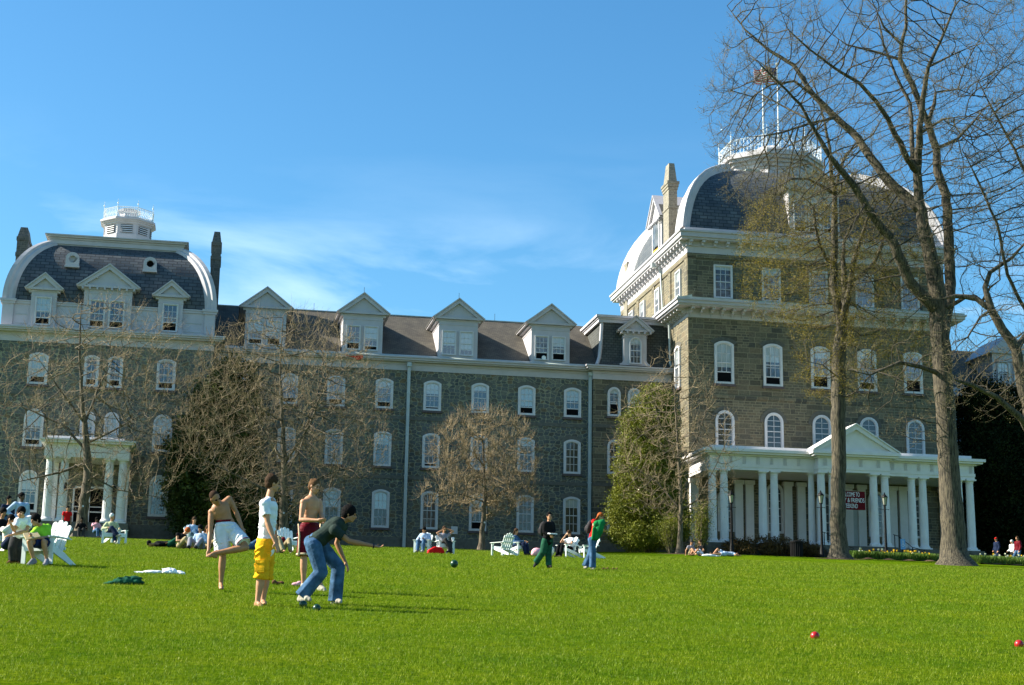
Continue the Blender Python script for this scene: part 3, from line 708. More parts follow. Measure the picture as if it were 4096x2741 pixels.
# domed mansard
H0, H1 = 33.6, 41.0
prd = []
for j in range(21):
    t = j/20*math.pi/2; prd.append((.28+7.6*(1-math.cos(t))**.95, H0+(H1-H0)*math.sin(t)**.98))
# follow the measured hip: (0.0,33.6) (.9,36.7) (3.3,39.0) (7.6,41.2)
prd = [(.15,33.6),(.22,34.2),(.38,35.0),(.62,35.8),(.95,36.6),(1.35,37.3),(1.85,37.95),(2.5,38.6),(3.2,39.1),(4.1,39.65),(5.1,40.15),(6.2,40.6),(7.4,40.95)]
mans(prd, BX0, BX1, BY+.25, BB-.1, 'slate', 30, 'dome_roof')
for s in ((BX0, BY+.25, 1, 1), (BX1, BY+.25, -1, 1), (BX0, BB-.1, 1, -1), (BX1, BB-.1, -1, -1)): rib(prd[:11], *s, .15, .42, wy=2.7)
put('roof_deck', MB().box(BX0+7, BX1-7, BY+7, BB-7, 40.0, 40.98), 'lead')
cupola(BC, 119.8, 40.0, [(3.6, .4, 1.2), (3.75, 1.2, 1.5), (3.95, 1.5, 1.75), (4.25, 1.75, 2.0), (4.45, 2.0, 2.3), (4.3, 2.3, 2.42)], (2.42, 3.65), 4.15, balus=.3, fin=.8, name='roof_platform')
g = grp('lantern_house', (BC, 119.8, 42.4)); MB().lathe([(1.5, 0), (1.5, .8), (1.7, .9), (1.0, 1.4), (.2, 1.6)], 8).build('turret', M['white'], g)
def bigdormer(cx, Y, z0, hw, zf, za, phw, rot=0., cover=False):
    g = grp('large_dormer', (cx, Y, z0)); g.rotation_euler.z = rot
    mb = MB().box(-hw, hw, 0, 5.2, 0, zf-z0); mb.box(-hw-.06, hw+.06, -.05, 5.2, zf-z0-.3, zf-z0-.2); mb.build('face', M['white'], g)
    mb = MB(); pediment(mb, 0, phw, zf-z0, za-z0, -.25, 5.0, .26, 0, 9)
    for k in (-1, 1): mb.box(k*(hw-.02), k*(phw-.02), -.1, 5.2, zf-z0-.01, zf-z0+.2)
    mb.build('pediment', M['white'], g)
    mb = MB()
    for k in (-1, 1):
        a = Vector((k*(phw+.04), -.1, zf-z0+.17)); b = Vector((0, -.1, za-z0+.06)); D = Vector((0, 5.4, 0)); u = Vector((0,0,.08))
        mb.add([a, b, b+D, a+D, a-u, b-u, b+D-u, a+D-u], [(0,1,2,3),(7,6,5,4),(0,4,5,1),(2,6,7,3),(0,3,7,4)])
    mb.build('dormer_roof', M['dkroof'], g)
    if cover:
        rows = [[(x, -.08-.22*math.sin(math.pi*(x+.8)/1.6)*(1-.5*abs(2*t-1))-.05*math.sin(9*t+3*x), .9+2.0*t) for x in [-.8+1.6*i/10 for i in range(11)]] for t in [j/12 for j in range(13)]]
        MB().sheet(rows).build('plastic_sheet', M['plastic'], g, True); MB().box(-.85, .85, -.06, .02, .25, .85).build('yellow_board', M['ybd'], g)
        MB().ring([(-1.0, .1), (1.0, .1), (1.0, 3.1), (-1.0, 3.1)], [(-.82, .25), (.82, .25), (.82, 2.95), (-.82, 2.95)], -.12, .02).build('window_frame', M['trim'], g)
    else:
        for x in (-1.15, 0, 1.15): win(x, -.005, .35, 2.75, 1.0, 'flat', 3, 0, .3, parent=g, hood=None, fr=.07)
    return g
M['plastic'] = flat('grey_plastic', (.10,.105,.11), .25, .6, .5, 2., .3)
M['ybd'] = flat('yellow_board', (.75,.42,.05), .6, .3, .1, 3.)
bigdormer(BC, BY+.35, 33.6, 2.0, 37.3, 39.2, 2.45)
bigdormer(BX0-.02, 118.2, 33.35, 1.35, 36.3, 38.5, 1.9, -math.pi/2, True)
mb = MB().box(32.95, 33.62, 113.7, 115.2, 33.26, 37.9); mb.box(32.9, 33.67, 113.65, 115.25, 36.2, 36.35)
for i in range(3): mb.box(32.9-.05*i, 33.67+.05*i, 113.65-.06*i, 115.25+.06*i, 37.7+.22*i, 37.9+.22*i+.02*(i < 2))
mb.add([(32.95,113.7,38.34),(33.62,113.7,38.34),(33.62,115.2,38.34),(32.95,115.2,38.34),(33.08,114.0,39.9),(33.5,114.0,39.9),(33.5,114.9,39.9),(33.08,114.9,39.9)], [(0,1,5,4),(1,2,6,5),(2,3,7,6),(3,0,4,7),(4,5,6,7),(3,2,1,0)])
put('chimney', mb, 'chim')
put('chimney', MB().box(32.0+1.2, 34.2, 127.2, 128.4, 30, 35.5), 'chim')
# ---------- front porch of the centre block ----------
G0 = (BC, 105.5, 9.6); g = grp('front_porch', G0); QY = 105.5; FB = 110.0
gpart('porch_floor', MB().box(32.95, 53.2, QY-.55, FB, 8.7, 10.05).box(40.6, 46.4, QY-1.35, QY-.55, 8.7, 10.03), 'dressm', g, G0)
for k in range(4): gpart('step', MB().box(41.0, 46.0, QY-1.35-.32*(k+1), QY-1.35-.32*k, 8.5, 9.85-.18*k), 'dressm', g, G0)
fx = [33.57, 34.40, 37.18, 38.02, 48.13, 48.97, 51.68, 52.52]
for x in fx: gpart('column', column(MB(), x, QY, 10.05, 15.1, .30), 'white2', g, G0)
for x in (41.13, 41.95, 44.96, 45.8): gpart('column', column(MB(), x, QY-.8, 10.05, 15.1, .30), 'white2', g, G0)
for x in (40.75, 46.2): gpart('column', column(MB(), x, QY+.1, 10.05, 15.1, .24), 'white2', g, G0)
for x in (33.6, 36.9, 37.7, 40.6, 41.6, 45.2, 46.2, 48.6, 49.4, 52.6):
    gpart('pilaster', MB().box(x-.3, x+.3, FB-.3, FB-.02, 10.05, 15.0).box(x-.38, x+.38, FB-.38, FB-.02, 14.7, 15.0), 'white2', g, G0)
mb = MB()
for pr, a, b in ((0., 15.1, 15.28), (.04, 15.283, 15.5), (-.02, 15.503, 16.05), (.12, 16.053, 16.15), (.45, 16.153, 16.28), (.6, 16.283, 16.48)):
    mb.box(33.3-pr, 52.8+pr, QY-.3-pr, QY+.35, a, b); mb.box(33.3-pr, 33.9, QY+.35, FB-.05, a, b); mb.box(52.2, 52.8+pr, QY+.35, FB-.05, a, b)
    mb.box(40.85-pr, 46.08+pr, QY-1.12-pr, QY-.31-pr, a+.004, b+.004)
gpart('entablature', mb, 'white2', g, G0)
gpart('porch_ceiling', MB().box(33.9, 52.2, QY+.2, FB-.05, 15.12, 15.2).box(33.2, 52.9, QY-.4, FB-.02, 16.2, 16.46), 'white2', g, G0)
gpart('parapet', MB().box(33.45, 52.7, QY-.15, QY+.1, 16.482, 16.78).box(33.45, 33.7, QY+.1, FB-.1, 16.482, 16.78), 'white2', g, G0)
mb = MB(); pediment(mb, 43.47, 3.15, 16.45, 18.4, QY-1.6, QY+1.5, .26); mb.prism([(40.6, 16.5), (46.3, 16.5), (43.47, 18.1)], QY-1.35, QY+3, 'y')
gpart('pediment', mb, 'white2', g, G0)
mb = MB()
for x0 in (33.4, 40.9, 46.2):
    for i in range(7 if x0 != 40.9 else 4):
        x = x0+.45+(.98 if x0 < 40 else .98 if x0 > 46 else 1.3)*i
        if x < 52.6: 
            y = QY-.3 if x0 != 40.9 else QY-1.14
            mb = MB()
            for q in (-.09, 0, .09): mb.box(x+q-.02, x+q+.02, y-.02, y, 15.56, 16.03)
            mb.box(x-.12, x+.12, y-.025, y, 15.53, 15.56); gpart('frieze_ornament', mb, 'trim', g, G0)
for cx, zt, zb in ((36.0, 14.3, 11.3), (39.65, 14.9, 11.3), (43.4, 14.3, 10.1), (47.4, 14.6, 11.3), (50.7, 14.3, 11.3)):
    fm, gg, hm, s_ = wmesh(1.3, round(zt-zb, 2), 'round', 2, 0, 0, .16, 3, None, 'glassd')
    for nm, me in [('window_frame', fm)]+gg: link(nm, me, g, (cx-G0[0], FB-.01-G0[1], zb-G0[2]))
gpart('side_door', MB().box(45.35, 46.0, FB-.2, FB-.05, 10.1, 14.6), 'pipe', g, G0)
# right-hand hall wing, mostly behind trees
RW = empty('stone_wing', (60, 122, 10), 0, 'grey stone side wing with dark roof and white dormer behind the evergreens at far right', 'building')
def rp(nm, mb, m): mb.v = [(v[0]-60, v[1]-122, v[2]-10) for v in mb.v]; return mb.build(nm, M[m], RW)
rp('stone_wall', MB().box(53.2, 82, 118, 130, 9.2, 23.6), 'stone_m')
rp('cornice', MB().box(53.2, 82, 117.4, 130, 23.4, 24.2), 'white')
rp('roof', MB().prism([(117.5, 24.2), (123.5, 28.6), (130, 24.2)], 57.5, 82, 'x'), 'dkroof')
rp('chimney', MB().box(56.0, 58.2, 119.2, 121, 20, 26.5).box(55.9, 58.3, 119.1, 121.1, 26.5, 26.9), 'chim')
rp('dormer', MB().box(61.0, 64.2, 117.6, 122, 24.2, 27.2).prism([(60.6, 27.2), (64.6, 27.2), (62.6, 28.9)], 117.4, 122.5, 'y'), 'white')
def rwin(x, y, z0, z1, w):
    fm, gg, hm, s_ = wmesh(w, round(z1-z0, 2), 'seg', 3, .4, 0, .14, 2, None, 'glassd')
    for nm, me in [('window', fm)]+gg: link(nm, me, RW, (x-60, y-122, z0-10))
for x in (61.9, 63.3): rwin(x, 117.58, 24.5, 26.6, 1.1)
for x in (58.2, 61.5, 64.8, 68.1):
    for z in (11.3, 15.7, 19.9): rwin(x, 117.98, z, z+2.3, 1.3)
# flagpoles on the roof platform
def pole(px, ytop, label, nm='flagpole'):
    b = at(px, 900/1.678, 121.0); t = at(px-5, ytop, 121.0); o = empty(nm, (b.x, 121.0, 42.4), 0, label, 'flagpole', 'flagpoles on the roof platform')
    MB().tube([(0,0,-.1), (0,0,t.z-42.4)], [.08, .045], 8).build('pole', M['rail'], o); MB().ball((0,0,t.z-42.4+.1), .14, n=10, m=8).build('finial', M['lead'], o)
    return o, b.x, t.z
p1, x1, t1 = pole(3054, 281, 'white flagpole without a flag, left of the two on the roof platform')
p2, x2, t2 = pole(3114, 262, 'white flagpole that carries the flag, right of the two on the roof platform')
def flagobj():
    hz = t2-.25-1.3; rows = []; nx, nz = 30, 13
    V = []; F = []; MI = []
    for j in range(nz+1):
        for i in range(nx+1):
            u = i/nx; w = .16*math.sin(u*9+.6)*u**.5; V.append((-2.0*u, w+.08*math.sin(j*.4+u*4)*u, 1.3*(j/nz)-.22*u+.08*math.sin(u*6)))
    for j in range(nz):
        for i in range(nx):
            F.append((j*(nx+1)+i, j*(nx+1)+i+1, (j+1)*(nx+1)+i+1, (j+1)*(nx+1)+i))
            MI.append(2 if (j >= 6 and i < 12) else (0 if j % 2 == 0 else 1))
    me = bpy.data.meshes.new('flag'); me.from_pydata(V, [], F)
    for m in (flat('flag_red', (.60,.02,.03)), flat('flag_white', (.85,.80,.74)), flat('flag_blue', (.02,.03,.13))): me.materials.append(m)
    me.polygons.foreach_set('material_index', MI); o = link('flag', me, None, (x2-.05, 121.0, hz))
    sol = o.modifiers.new('t', 'SOLIDIFY'); sol.thickness = .01
    tag(o, 'red and white striped flag with dark blue corner flying from the roof flagpole', 'flag')
flagobj()
# ================= ground =================
def grassmat(name='lawn_grass'):
    m, nt, b = mat(name); tc = N(nt, 'ShaderNodeTexCoord')
    n1 = N(nt, 'ShaderNodeTexNoise', Scale=14., Detail=8., Roughness=.75); L(nt, tc.outputs['Object'], n1.inputs['Vector'])
    n2 = N(nt, 'ShaderNodeTexNoise', Scale=.55, Detail=5.); L(nt, tc.outputs['Object'], n2.inputs['Vector'])
    r1 = ramp(nt, [(.30, (.014,.045,.001)), (.5, (.076,.132,.004)), (.70, (.185,.240,.010))], n1.outputs['Fac'])
    r2 = ramp(nt, [(.28, (.70,.84,.8)), (.5, (1,1,1)), (.72, (1.30,1.12,1.2))], n2.outputs['Fac'])
    n3 = N(nt, 'ShaderNodeTexNoise', Scale=2.6, Detail=4., Roughness=.7); L(nt, tc.outputs['Object'], n3.inputs['Vector'])
    r3 = ramp(nt, [(.34, (.55,.72,.7)), (.48, (1,1,1)), (.7, (1.2,1.12,1.1))], n3.outputs['Fac'])
    c3 = mix(nt, r1.outputs['Color'], r3.outputs['Color'], 1., 'MULTIPLY')
    L(nt, mix(nt, c3, r2.outputs['Color'], 1., 'MULTIPLY'), b.inputs['Base Color'])
    b.inputs['Roughness'].default_value = .8; b.inputs['Specular IOR Level'].default_value = .0
    bp = N(nt, 'ShaderNodeBump', Strength=.9, Distance=.06); L(nt, n1.outputs['Fac'], bp.inputs['Height']); L(nt, bp.outputs['Normal'], b.inputs['Normal'])
    return m
M['grass'] = grassmat()
def grid_axis(a, b, fine, lo, hi, coarse):
    v = [a]
    while v[-1] < b: v.append(v[-1]+(fine if lo <= v[-1] < hi else coarse))
    return v
xs = grid_axis(-400, 400, 1.2, -30, 70, 16); ys = grid_axis(-60, 900, 1.2, 2, 122, 16)
mb = MB().sheet([[(x, y, gz(x, y)) for x in xs] for y in ys])
o = mb.build('lawn', M['grass'], None, True, fix=False); tag(o, None, None, None, 'structure')
# blades near the camera, thinning with distance
def blades():
    n = 620000; D0, D1 = 11.5, 119.
    u = RS.rand(n); Dd = D0*(D1/D0)**(u**.9)
    t = (RS.rand(n)-.5)*1.5*4096/FPX*Dd
    fx, fy = CF.x, CF.y; l = math.hypot(fx, fy); fx /= l; fy /= l
    X = fx*Dd+fy*t; Y = fy*Dd-fx*t
    ga = np.interp(Y, [p[0] for p in GP], [p[1] for p in GP])
    Z = ga + .018*np.sin(X*.9+Y*.35)*np.sin(Y*.6)
    sc = (Dd/20.)
    h = (.022+.03*RS.rand(n))*np.clip(sc**.35, .8, 1.7); w = .0030*np.clip(sc, .8, 4.5)*(.7+.8*RS.rand(n)); a = RS.rand(n)*6.283; ln = h*(.2+.9*RS.rand(n)); la = RS.rand(n)*6.283
    V = np.empty((n, 3, 3)); cx, sx = np.cos(a)*w, np.sin(a)*w
    V[:, 0] = np.stack([X-cx, Y-sx, Z-.004], 1); V[:, 1] = np.stack([X+cx, Y+sx, Z-.004], 1)
    V[:, 2] = np.stack([X+np.cos(la)*ln, Y+np.sin(la)*ln, Z+h], 1)
    F = np.arange(n*3).reshape(n, 3)
    tuft = .75+.6*np.clip(np.sin(X*1.7+1.3*np.sin(Y*.9))*np.sin(Y*1.1+1.7*np.sin(X*.6))+.2*RS.normal(size=n), -.6, 1); h *= tuft
    mt = leafmat('grass_blade', [(.016,.055,.002),(.100,.170,.006),(.21,.272,.012),(.50,.52,.22)], .35, 25., .06)
    nt = mt.node_tree; pb = nt.nodes['Principled BSDF']; src = pb.inputs['Base Color'].links[0].from_socket; tcn = N(nt, 'ShaderNodeTexCoord')
    na = N(nt, 'ShaderNodeTexNoise', Scale=1.9, Detail=4., Roughness=.7); L(nt, tcn.outputs['Object'], na.inputs['Vector'])
    ra = ramp(nt, [(.36, (.5,.68,.7)), (.48, (1,1,1)), (.68, (1.25,1.12,1.1))], na.outputs['Fac']); cc = mix(nt, src, ra.outputs['Color'], 1., 'MULTIPLY')
    nb = N(nt, 'ShaderNodeTexNoise', Scale=.45, Detail=4.); L(nt, tcn.outputs['Object'], nb.inputs['Vector']); rb = ramp(nt, [(.32, (.74,.88,.85)), (.68, (1.2,1.06,1.))], nb.outputs['Fac'])
    cc = mix(nt, cc, rb.outputs['Color'], 1., 'MULTIPLY'); L(nt, cc, pb.inputs['Base Color'])
    me = npmesh('grass', V.reshape(-1, 3), F, mt); tag(link('grass', me), 'short bright green grass blades of the sunlit lawn', 'grass', None, 'stuff')
blades()
# ================= trees =================
M['bark_dark'] = barkmat('furrowed_bark', (.014,.011,.007), (.115,.092,.058), 3.0, 1.0)
M['limb'] = barkmat('dark_limb_bark', (.010,.008,.005), (.055,.043,.027), 2.2, .7)
M['bark_pale'] = barkmat('pale_twig_bark', (.04,.03,.017), (.21,.158,.09), 3., .4)
M['bark_brown'] = barkmat('brown_bark', (.035,.027,.017), (.16,.122,.078), 3., .6)
M['bark_ylw'] = barkmat('yellow_twig_bark', (.06,.042,.022), (.24,.175,.085), 3., .4)
M['twig_pale'] = barkmat('tan_twig', (.12,.088,.046), (.31,.235,.135), 3., .2)  # tan twigs, with the paleness of sunlight put into the colour
M['twig_olive'] = barkmat('olive_twig', (.05,.040,.020), (.14,.112,.055), 3., .2)  # olive twigs, made paler than the limbs to look sunlit
def colonize(seeds, att, step=.45, dk=.9, di=4., maxit=90, jit=.12, up=.0):
    """seeds: list of (pos, parent); att: array of attraction points. returns nodes, parents"""
    P = [Vector(s[0]) for s in seeds]; par = [s[1] for s in seeds]
    A = [Vector(a) for a in att]; rnd = random.Random(5)
    for it in range(maxit):
        if not A or len(P) > 9000: break
        kd = kdtree.KDTree(len(P))
        for i, p in enumerate(P): kd.insert(p, i)
        kd.balance(); acc = {}; keep = []
        for a in A:
            co, i, d = kd.find(a)
            if d < dk: continue
            keep.append(a)
            if d < di:
                v = acc.get(i)
                n = (a-co).normalized()
                if v is None: acc[i] = n
                else: acc[i] = v+n
        if not acc: di *= 1.5; 
        if di > 60: break
        A = keep; new = 0
        for i, v in acc.items():
            if v.length < .05: v = Vector((rnd.uniform(-1,1), rnd.uniform(-1,1), rnd.uniform(-1,1)))
            v.normalize(); v = (v+Vector((rnd.uniform(-jit,jit), rnd.uniform(-jit,jit), rnd.uniform(-jit,jit)+up))).normalized()
            q = P[i]+v*step
            if kd.find(q)[2] < step*.55: continue
            P.append(q); par.append(i); new += 1
        if not new and acc: break
    return P, par
def twigs(P, par, n_per, ln, rnd, tips_only=False, up=.2, segs=3, rmin=None):
    """short crooked twigs growing from thin nodes"""
    nc = [0]*len(P)
    for i, p in enumerate(par):
        if p >= 0: nc[p] += 1
    N0 = len(P); desc = [1]*N0
    for i in range(N0-1, -1, -1):
        if par[i] >= 0: desc[par[i]] += desc[i]
    for i in range(N0):
        if par[i] < 0 or desc[i] > 14: continue
        if tips_only and nc[i]: continue
        d0 = (P[i]-P[par[i]]).normalized()
        for k in range(n_per if nc[i] else n_per+1):
            d = (d0*.8+Vector((rnd.uniform(-1,1), rnd.uniform(-1,1), rnd.uniform(-.8,1)))).normalized()
            j = i; l = ln*rnd.uniform(.5, 1.2)/segs
            for s in range(segs):
                d = (d+Vector((rnd.uniform(-.2,.2), rnd.uniform(-.2,.2), rnd.uniform(-.15,.2)+up))).normalized()
                P.append(P[j]+d*l); par.append(j); j = len(P)-1
def radii(P, par, tip, pw, fixed=None):
    n = len(P); a = [0.]*n
    for i in range(n-1, -1, -1):
        if a[i] == 0: a[i] = tip**pw
        if par[i] >= 0: a[par[i]] += a[i]
    r = [x**(1/pw) for x in a]
    if fixed:
        for i, v in fixed.items(): r[i] = max(v, r[i]*.0+v)
    return r
def skin(P, par, r, idx=None, kth=((.12, 8), (.045, 5), (0, 3))):
    """tubes along every chain; returns V,F arrays"""
    n = len(P); ch = [[] for _ in range(n)]
    for i, p in enumerate(par):
        if p >= 0: ch[p].append(i)
    V = []; F3 = []; sel = set(idx) if idx is not None else None
    def ringpts(c, d, rad, k, a=None):
        if a is None or abs(a.dot(d)) > .95: a = d.orthogonal()
        a = (a-d*a.dot(d)).normalized(); b = d.cross(a); s = len(V)
        for q in range(k):
            t = 2*math.pi*q/k; V.append(c+(a*math.cos(t)+b*math.sin(t))*rad)
        return s, a
    done = [False]*n
    order = sorted(range(n), key=lambda i: -r[i])
    starts = [i for i in range(n) if par[i] < 0]
    stack = [(i, None) for i in starts]
    while stack:
        i, pr = stack.pop()          # chain starting at i, coming from pr
        chain = ([pr] if pr is not None else [])+[i]; j = i
        while ch[j]:
            c = max(ch[j], key=lambda q: r[q])
            for o in ch[j]:
                if o != c: stack.append((o, j))
            chain.append(c); j = c
        if sel is not None: chain = [c for c in chain if c in sel]
        if len(chain) < 2: continue
        rr0 = r[chain[1]] if (pr is not None and chain[0] == pr) else r[chain[0]]
        mx = max(r[c] for c in chain[1:]); k = [q for t, q in kth if mx >= t][0]
        a = None; prev = None
        for m_, c in enumerate(chain):
            nx = P[chain[min(m_+1, len(chain)-1)]]-P[chain[max(m_-1, 0)]]
            d = nx.normalized() if nx.length > 1e-6 else Vector((0,0,1))
            rad = rr0 if m_ == 0 else r[c]
            if m_ == len(chain)-1: rad *= .6
            s, a = ringpts(P[c], d, rad, k, a)
            if prev is not None:
                for q in range(k):
                    q2 = (q+1) % k; F3 += [(prev+q, prev+q2, s+q2), (prev+q, s+q2, s+q)]
            prev = s
    return np.array([tuple(v) for v in V]) if V else np.zeros((0,3)), np.array(F3)
def leafcloud(centers, per, spread, size, rs, flatz=1., tri=False):
    n = len(centers)*per; c = np.repeat(np.array([tuple(p) for p in centers]), per, 0)
    c = c+rs.normal(0, spread, (n, 3))*np.array([1, 1, flatz])
    a = rs.normal(0, 1, (n, 3)); a /= np.linalg.norm(a, axis=1)[:, None]
    b = np.cross(a, rs.normal(0, 1, (n, 3))); b /= np.linalg.norm(b, axis=1)[:, None]
    s = (size*(.5+rs.rand(n)))[:, None]
    if tri:
        V = np.stack([c-a*s*.5, c+a*s*.5, c+b*s], 1); return V.reshape(-1, 3), np.arange(n*3).reshape(n, 3)
    V = np.stack([c-a*s, c-b*s*.55, c+a*s, c+b*s*.55], 1); return V.reshape(-1, 3), np.arange(n*4).reshape(n, 4)
def ground_flare(h, r): return r*(1+.9*math.exp(-h/.45))
def maketree(name, label, base, trunk, att, tip=.006, pw=2.35, step=.45, dk=.8, di=4., tw=(2, .6), barkt='bark_dark', barkc=None, leaf=None, seedlimbs=(), rscale=1., group=None, jit=.12, up=0., tupow=.2, flare=.8, maxit=90, trr=None, twigm='twig_pale', twr=.016):
    """base: Vector; trunk: list of (Vector, radius); seedlimbs: list of polylines [(Vector, radius)...] with index into an existing node found by nearest"""
    rnd = random.Random(hash(label) % 1000 if False else len(label)*7+3)
    seeds = []; fixed = {}
    def poly(pts, parent):
        out = parent
        for a in range(len(pts)-1):
            (p, ra), (q, rb) = pts[a], pts[a+1]; n = max(1, int((q-p).length/step))
            for t in range(n if a < len(pts)-2 else n+1):
                f = t/n; v = p.lerp(q, f)
                wob = .06*min(1, ra*4) if t else 0
                v = v+Vector((rnd.uniform(-wob, wob), rnd.uniform(-wob, wob), 0))
                seeds.append((v, out)); out = len(seeds)-1; fixed[out] = ra+(rb-ra)*f
        return out
    poly(trunk, -1)
    for lb in seedlimbs:
        p0 = lb[0][0]; j = min(range(len(seeds)), key=lambda i: (seeds[i][0]-p0).length)
        poly([(seeds[j][0].copy(), lb[0][1])]+list(lb[1:]), j)
    P, par = colonize(seeds, att, step, dk, di, maxit, jit, up)
    if tw[0]: twigs(P, par, tw[0], tw[1], rnd, up=tupow)
    r = radii(P, par, tip, pw)
    for i, v in fixed.items(): r[i] = v
    for i in range(len(P)):      # never thicker than the wood it grows from
        if par[i] >= 0 and r[i] > r[par[i]]*(1. if i in fixed else .9): r[i] = r[par[i]]*(1. if i in fixed else .9)
    nt_ = len([1 for s in seeds]); b = seeds[0][0]
    root = empty(name, b, 0, label, 'tree', group)
    tset = [i for i in range(nt_) if fixed.get(i, 0) > 0]
    # root flare
    for i in range(nt_):
        h = seeds[i][0].z-b.z
        if h < 1.4 and i < 8: r[i] = r[i]*(1+flare*math.exp(-h/.35))
    V, F = skin(P, par, r, tset, ((.12, 12), (.045, 8), (0, 5)))
    off = np.array(tuple(b)); me = npmesh('trunk', V-off, F, M[barkt], True); link('trunk', me, root)
    # the rest: give crown its own tubes, starting at trunk nodes
    V2, F2, R2 = crown_tubes(P, par, r, nt_)
    me = npmesh('crown', V2-off, F2, M[barkc or barkt], False); me.materials.append(M[twigm]); me.polygons.foreach_set('material_index', (R2 < twr).astype(np.int32)); link('crown', me, root)
    if leaf:
        ln, per, spread, size, filt = leaf
        tips = [P[i] for i in range(nt_, len(P)) if r[i] < .02 and filt(P[i]) and rnd.random() < .999]
        if tips:
            LV, LF = leafcloud(tips, per, spread, size, RS); link('leaf_buds', npmesh('leaf_buds', LV-off, LF, M[ln]), root)
    return root, P, par
def crown_tubes(P, par, r, n0):
    n = len(P); ch = [[] for _ in range(n)]
    for i in range(n0, n): ch[par[i]].append(i)
    V = []; F = []; R2 = []
    st = []
    for i in range(n0):
        for c in ch[i]: st.append((i, c))
    while st:
        p, c = st.pop(); chain = [p, c]; j = c
        while ch[j]:
            b = max(ch[j], key=lambda q: r[q])
            for o in ch[j]:
                if o != b: st.append((j, o))
            chain.append(b); j = b
        mx = r[chain[1]]; k = 6 if mx > .08 else (4 if mx > .03 else 3); a = None; prev = None; L_ = len(chain)
        for m_ in range(L_):
            cc = chain[m_]; d = P[chain[min(m_+1, L_-1)]]-P[chain[max(m_-1, 0)]]
            d = d.normalized() if d.length > 1e-6 else Vector((0,0,1))
            rad = r[chain[1]] if m_ == 0 else r[cc]
            if m_ == L_-1: rad *= .5
            if a is None or abs(a.dot(d)) > .93: a = d.orthogonal()
            a = (a-d*a.dot(d)).normalized(); b = d.cross(a); s = len(V)
            for q in range(k):
                t = 2*math.pi*q/k; V.append(P[cc]+(a*math.cos(t)+b*math.sin(t))*rad)
            if prev is not None:
                for q in range(k):
                    q2 = (q+1) % k; F += [(prev+q, prev+q2, s+q2), (prev+q, s+q2, s+q)]; R2 += [rad, rad]
            prev = s
    return np.array([tuple(v) for v in V]), np.array(F), np.array(R2)
def ell(cx, cy, cz, rx, ry, rz, n, rs, zmin=-1., shell=.0):
    out = []
    while len(out) < n:
        v = rs.rand(3)*2-1; q = v@v
        if q > 1 or v[2] < zmin or rs.rand() < shell*(1-q)**1.5: continue
        out.append((cx+v[0]*rx, cy+v[1]*ry, cz+v[2]*rz))
    return out
def pxblob(x0, x1, y0, y1, Y, ry, n, rs, zmin=-1., shell=0.):
    a = at(x0, (y0+y1)/2, Y); b = at(x1, (y0+y1)/2, Y); t = at((x0+x1)/2, y0, Y); u = at((x0+x1)/2, y1, Y)
    return ell((a.x+b.x)/2, Y, (t.z+u.z)/2, (b.x-a.x)/2, ry, (t.z-u.z)/2, n, rs, zmin, shell)
rs = np.random.RandomState(2)
def trunkpts(px, Y, ytop, r0, r1, lean=0., mid=None):
    b = gp(px, Y); b.z -= .1; t = at(px+lean, ytop, Y); pts = [(b, r0), (b.lerp(t, .5)+Vector((.04, 0, 0)), (r0*.62+r1*.38)), (t, r1)]
    return pts
# bare young tree before the pavilion porch
att = pxblob(-40, 860, 1180, 2080, 100, 6.0, 2400, rs, -.9)+pxblob(60, 700, 1190, 1700, 100, 3.5, 500, rs)
b = gp(318, 100)
tr = [(b-Vector((0,0,.1)), .36), (at(330, 2050, 100), .32), (at(352, 1900, 100), .27), (at(345, 1750, 100), .20), (at(330, 1640, 100), .13), (at(318, 1400, 100), .07), (at(325, 1220, 100), .03)]
LB = [[(at(350, 1860, 100), .10), (at(240, 1890, 99.5), .07), (at(60, 1930, 99), .03)], [(at(346, 1800, 100), .10), (at(250, 1700, 100.5), .07), (at(120, 1640, 101), .05), (at(20, 1600, 101.5), .02)],
      [(at(346, 1770, 100), .09), (at(440, 1730, 99), .06), (at(600, 1640, 98.5), .03)], [(at(340, 1690, 100), .09), (at(390, 1560, 100.5), .06), (at(470, 1400, 101), .03)],
      [(at(350, 1900, 100), .07), (at(470, 1960, 100.5), .04), (at(640, 1990, 101), .02)], [(at(338, 1690, 100), .08), (at(240, 1560, 99), .05), (at(130, 1400, 98.5), .02)]]
maketree('bare_tree', 'leafless tree with spreading branches in front of the left pavilion and its small porch', b, tr, att, .0060, 2.05, .38, .66, 3.5, (3, .9), 'bark_brown', 'bark_brown', None, LB, group='leafless trees along the hall', up=.03)
# dense bare tree beside it
att = pxblob(690, 1590, 1230, 2090, 99, 6.5, 3600, rs, -.95)+pxblob(760, 1500, 1250, 1700, 99, 4.5, 900, rs)
tr = [(gp(1128, 99)-Vector((0,0,.1)), .33), (at(1135, 2080, 99), .28), (at(1140, 1960, 99), .25), (at(1135, 1800, 99), .15), (at(1120, 1500, 99), .07), (at(1130, 1300, 99), .03)]
LB = [[(at(1138, 1975, 99), .13), (at(1060, 1960, 98.5), .10), (at(940, 1900, 98), .06), (at(800, 1830, 98), .03)], [(at(1138, 1970, 99), .12), (at(1230, 1930, 99.5), .09), (at(1360, 1880, 100), .05), (at(1500, 1860, 100.5), .02)],
      [(at(1136, 1850, 99), .10), (at(1050, 1720, 99.6), .07), (at(960, 1500, 100), .03)], [(at(1136, 1840, 99), .10), (at(1240, 1700, 98), .07), (at(1330, 1450, 97.5), .03)], [(at(1134, 1900, 99), .09), (at(1200, 1800, 101), .06), (at(1260, 1600, 103), .03)]]
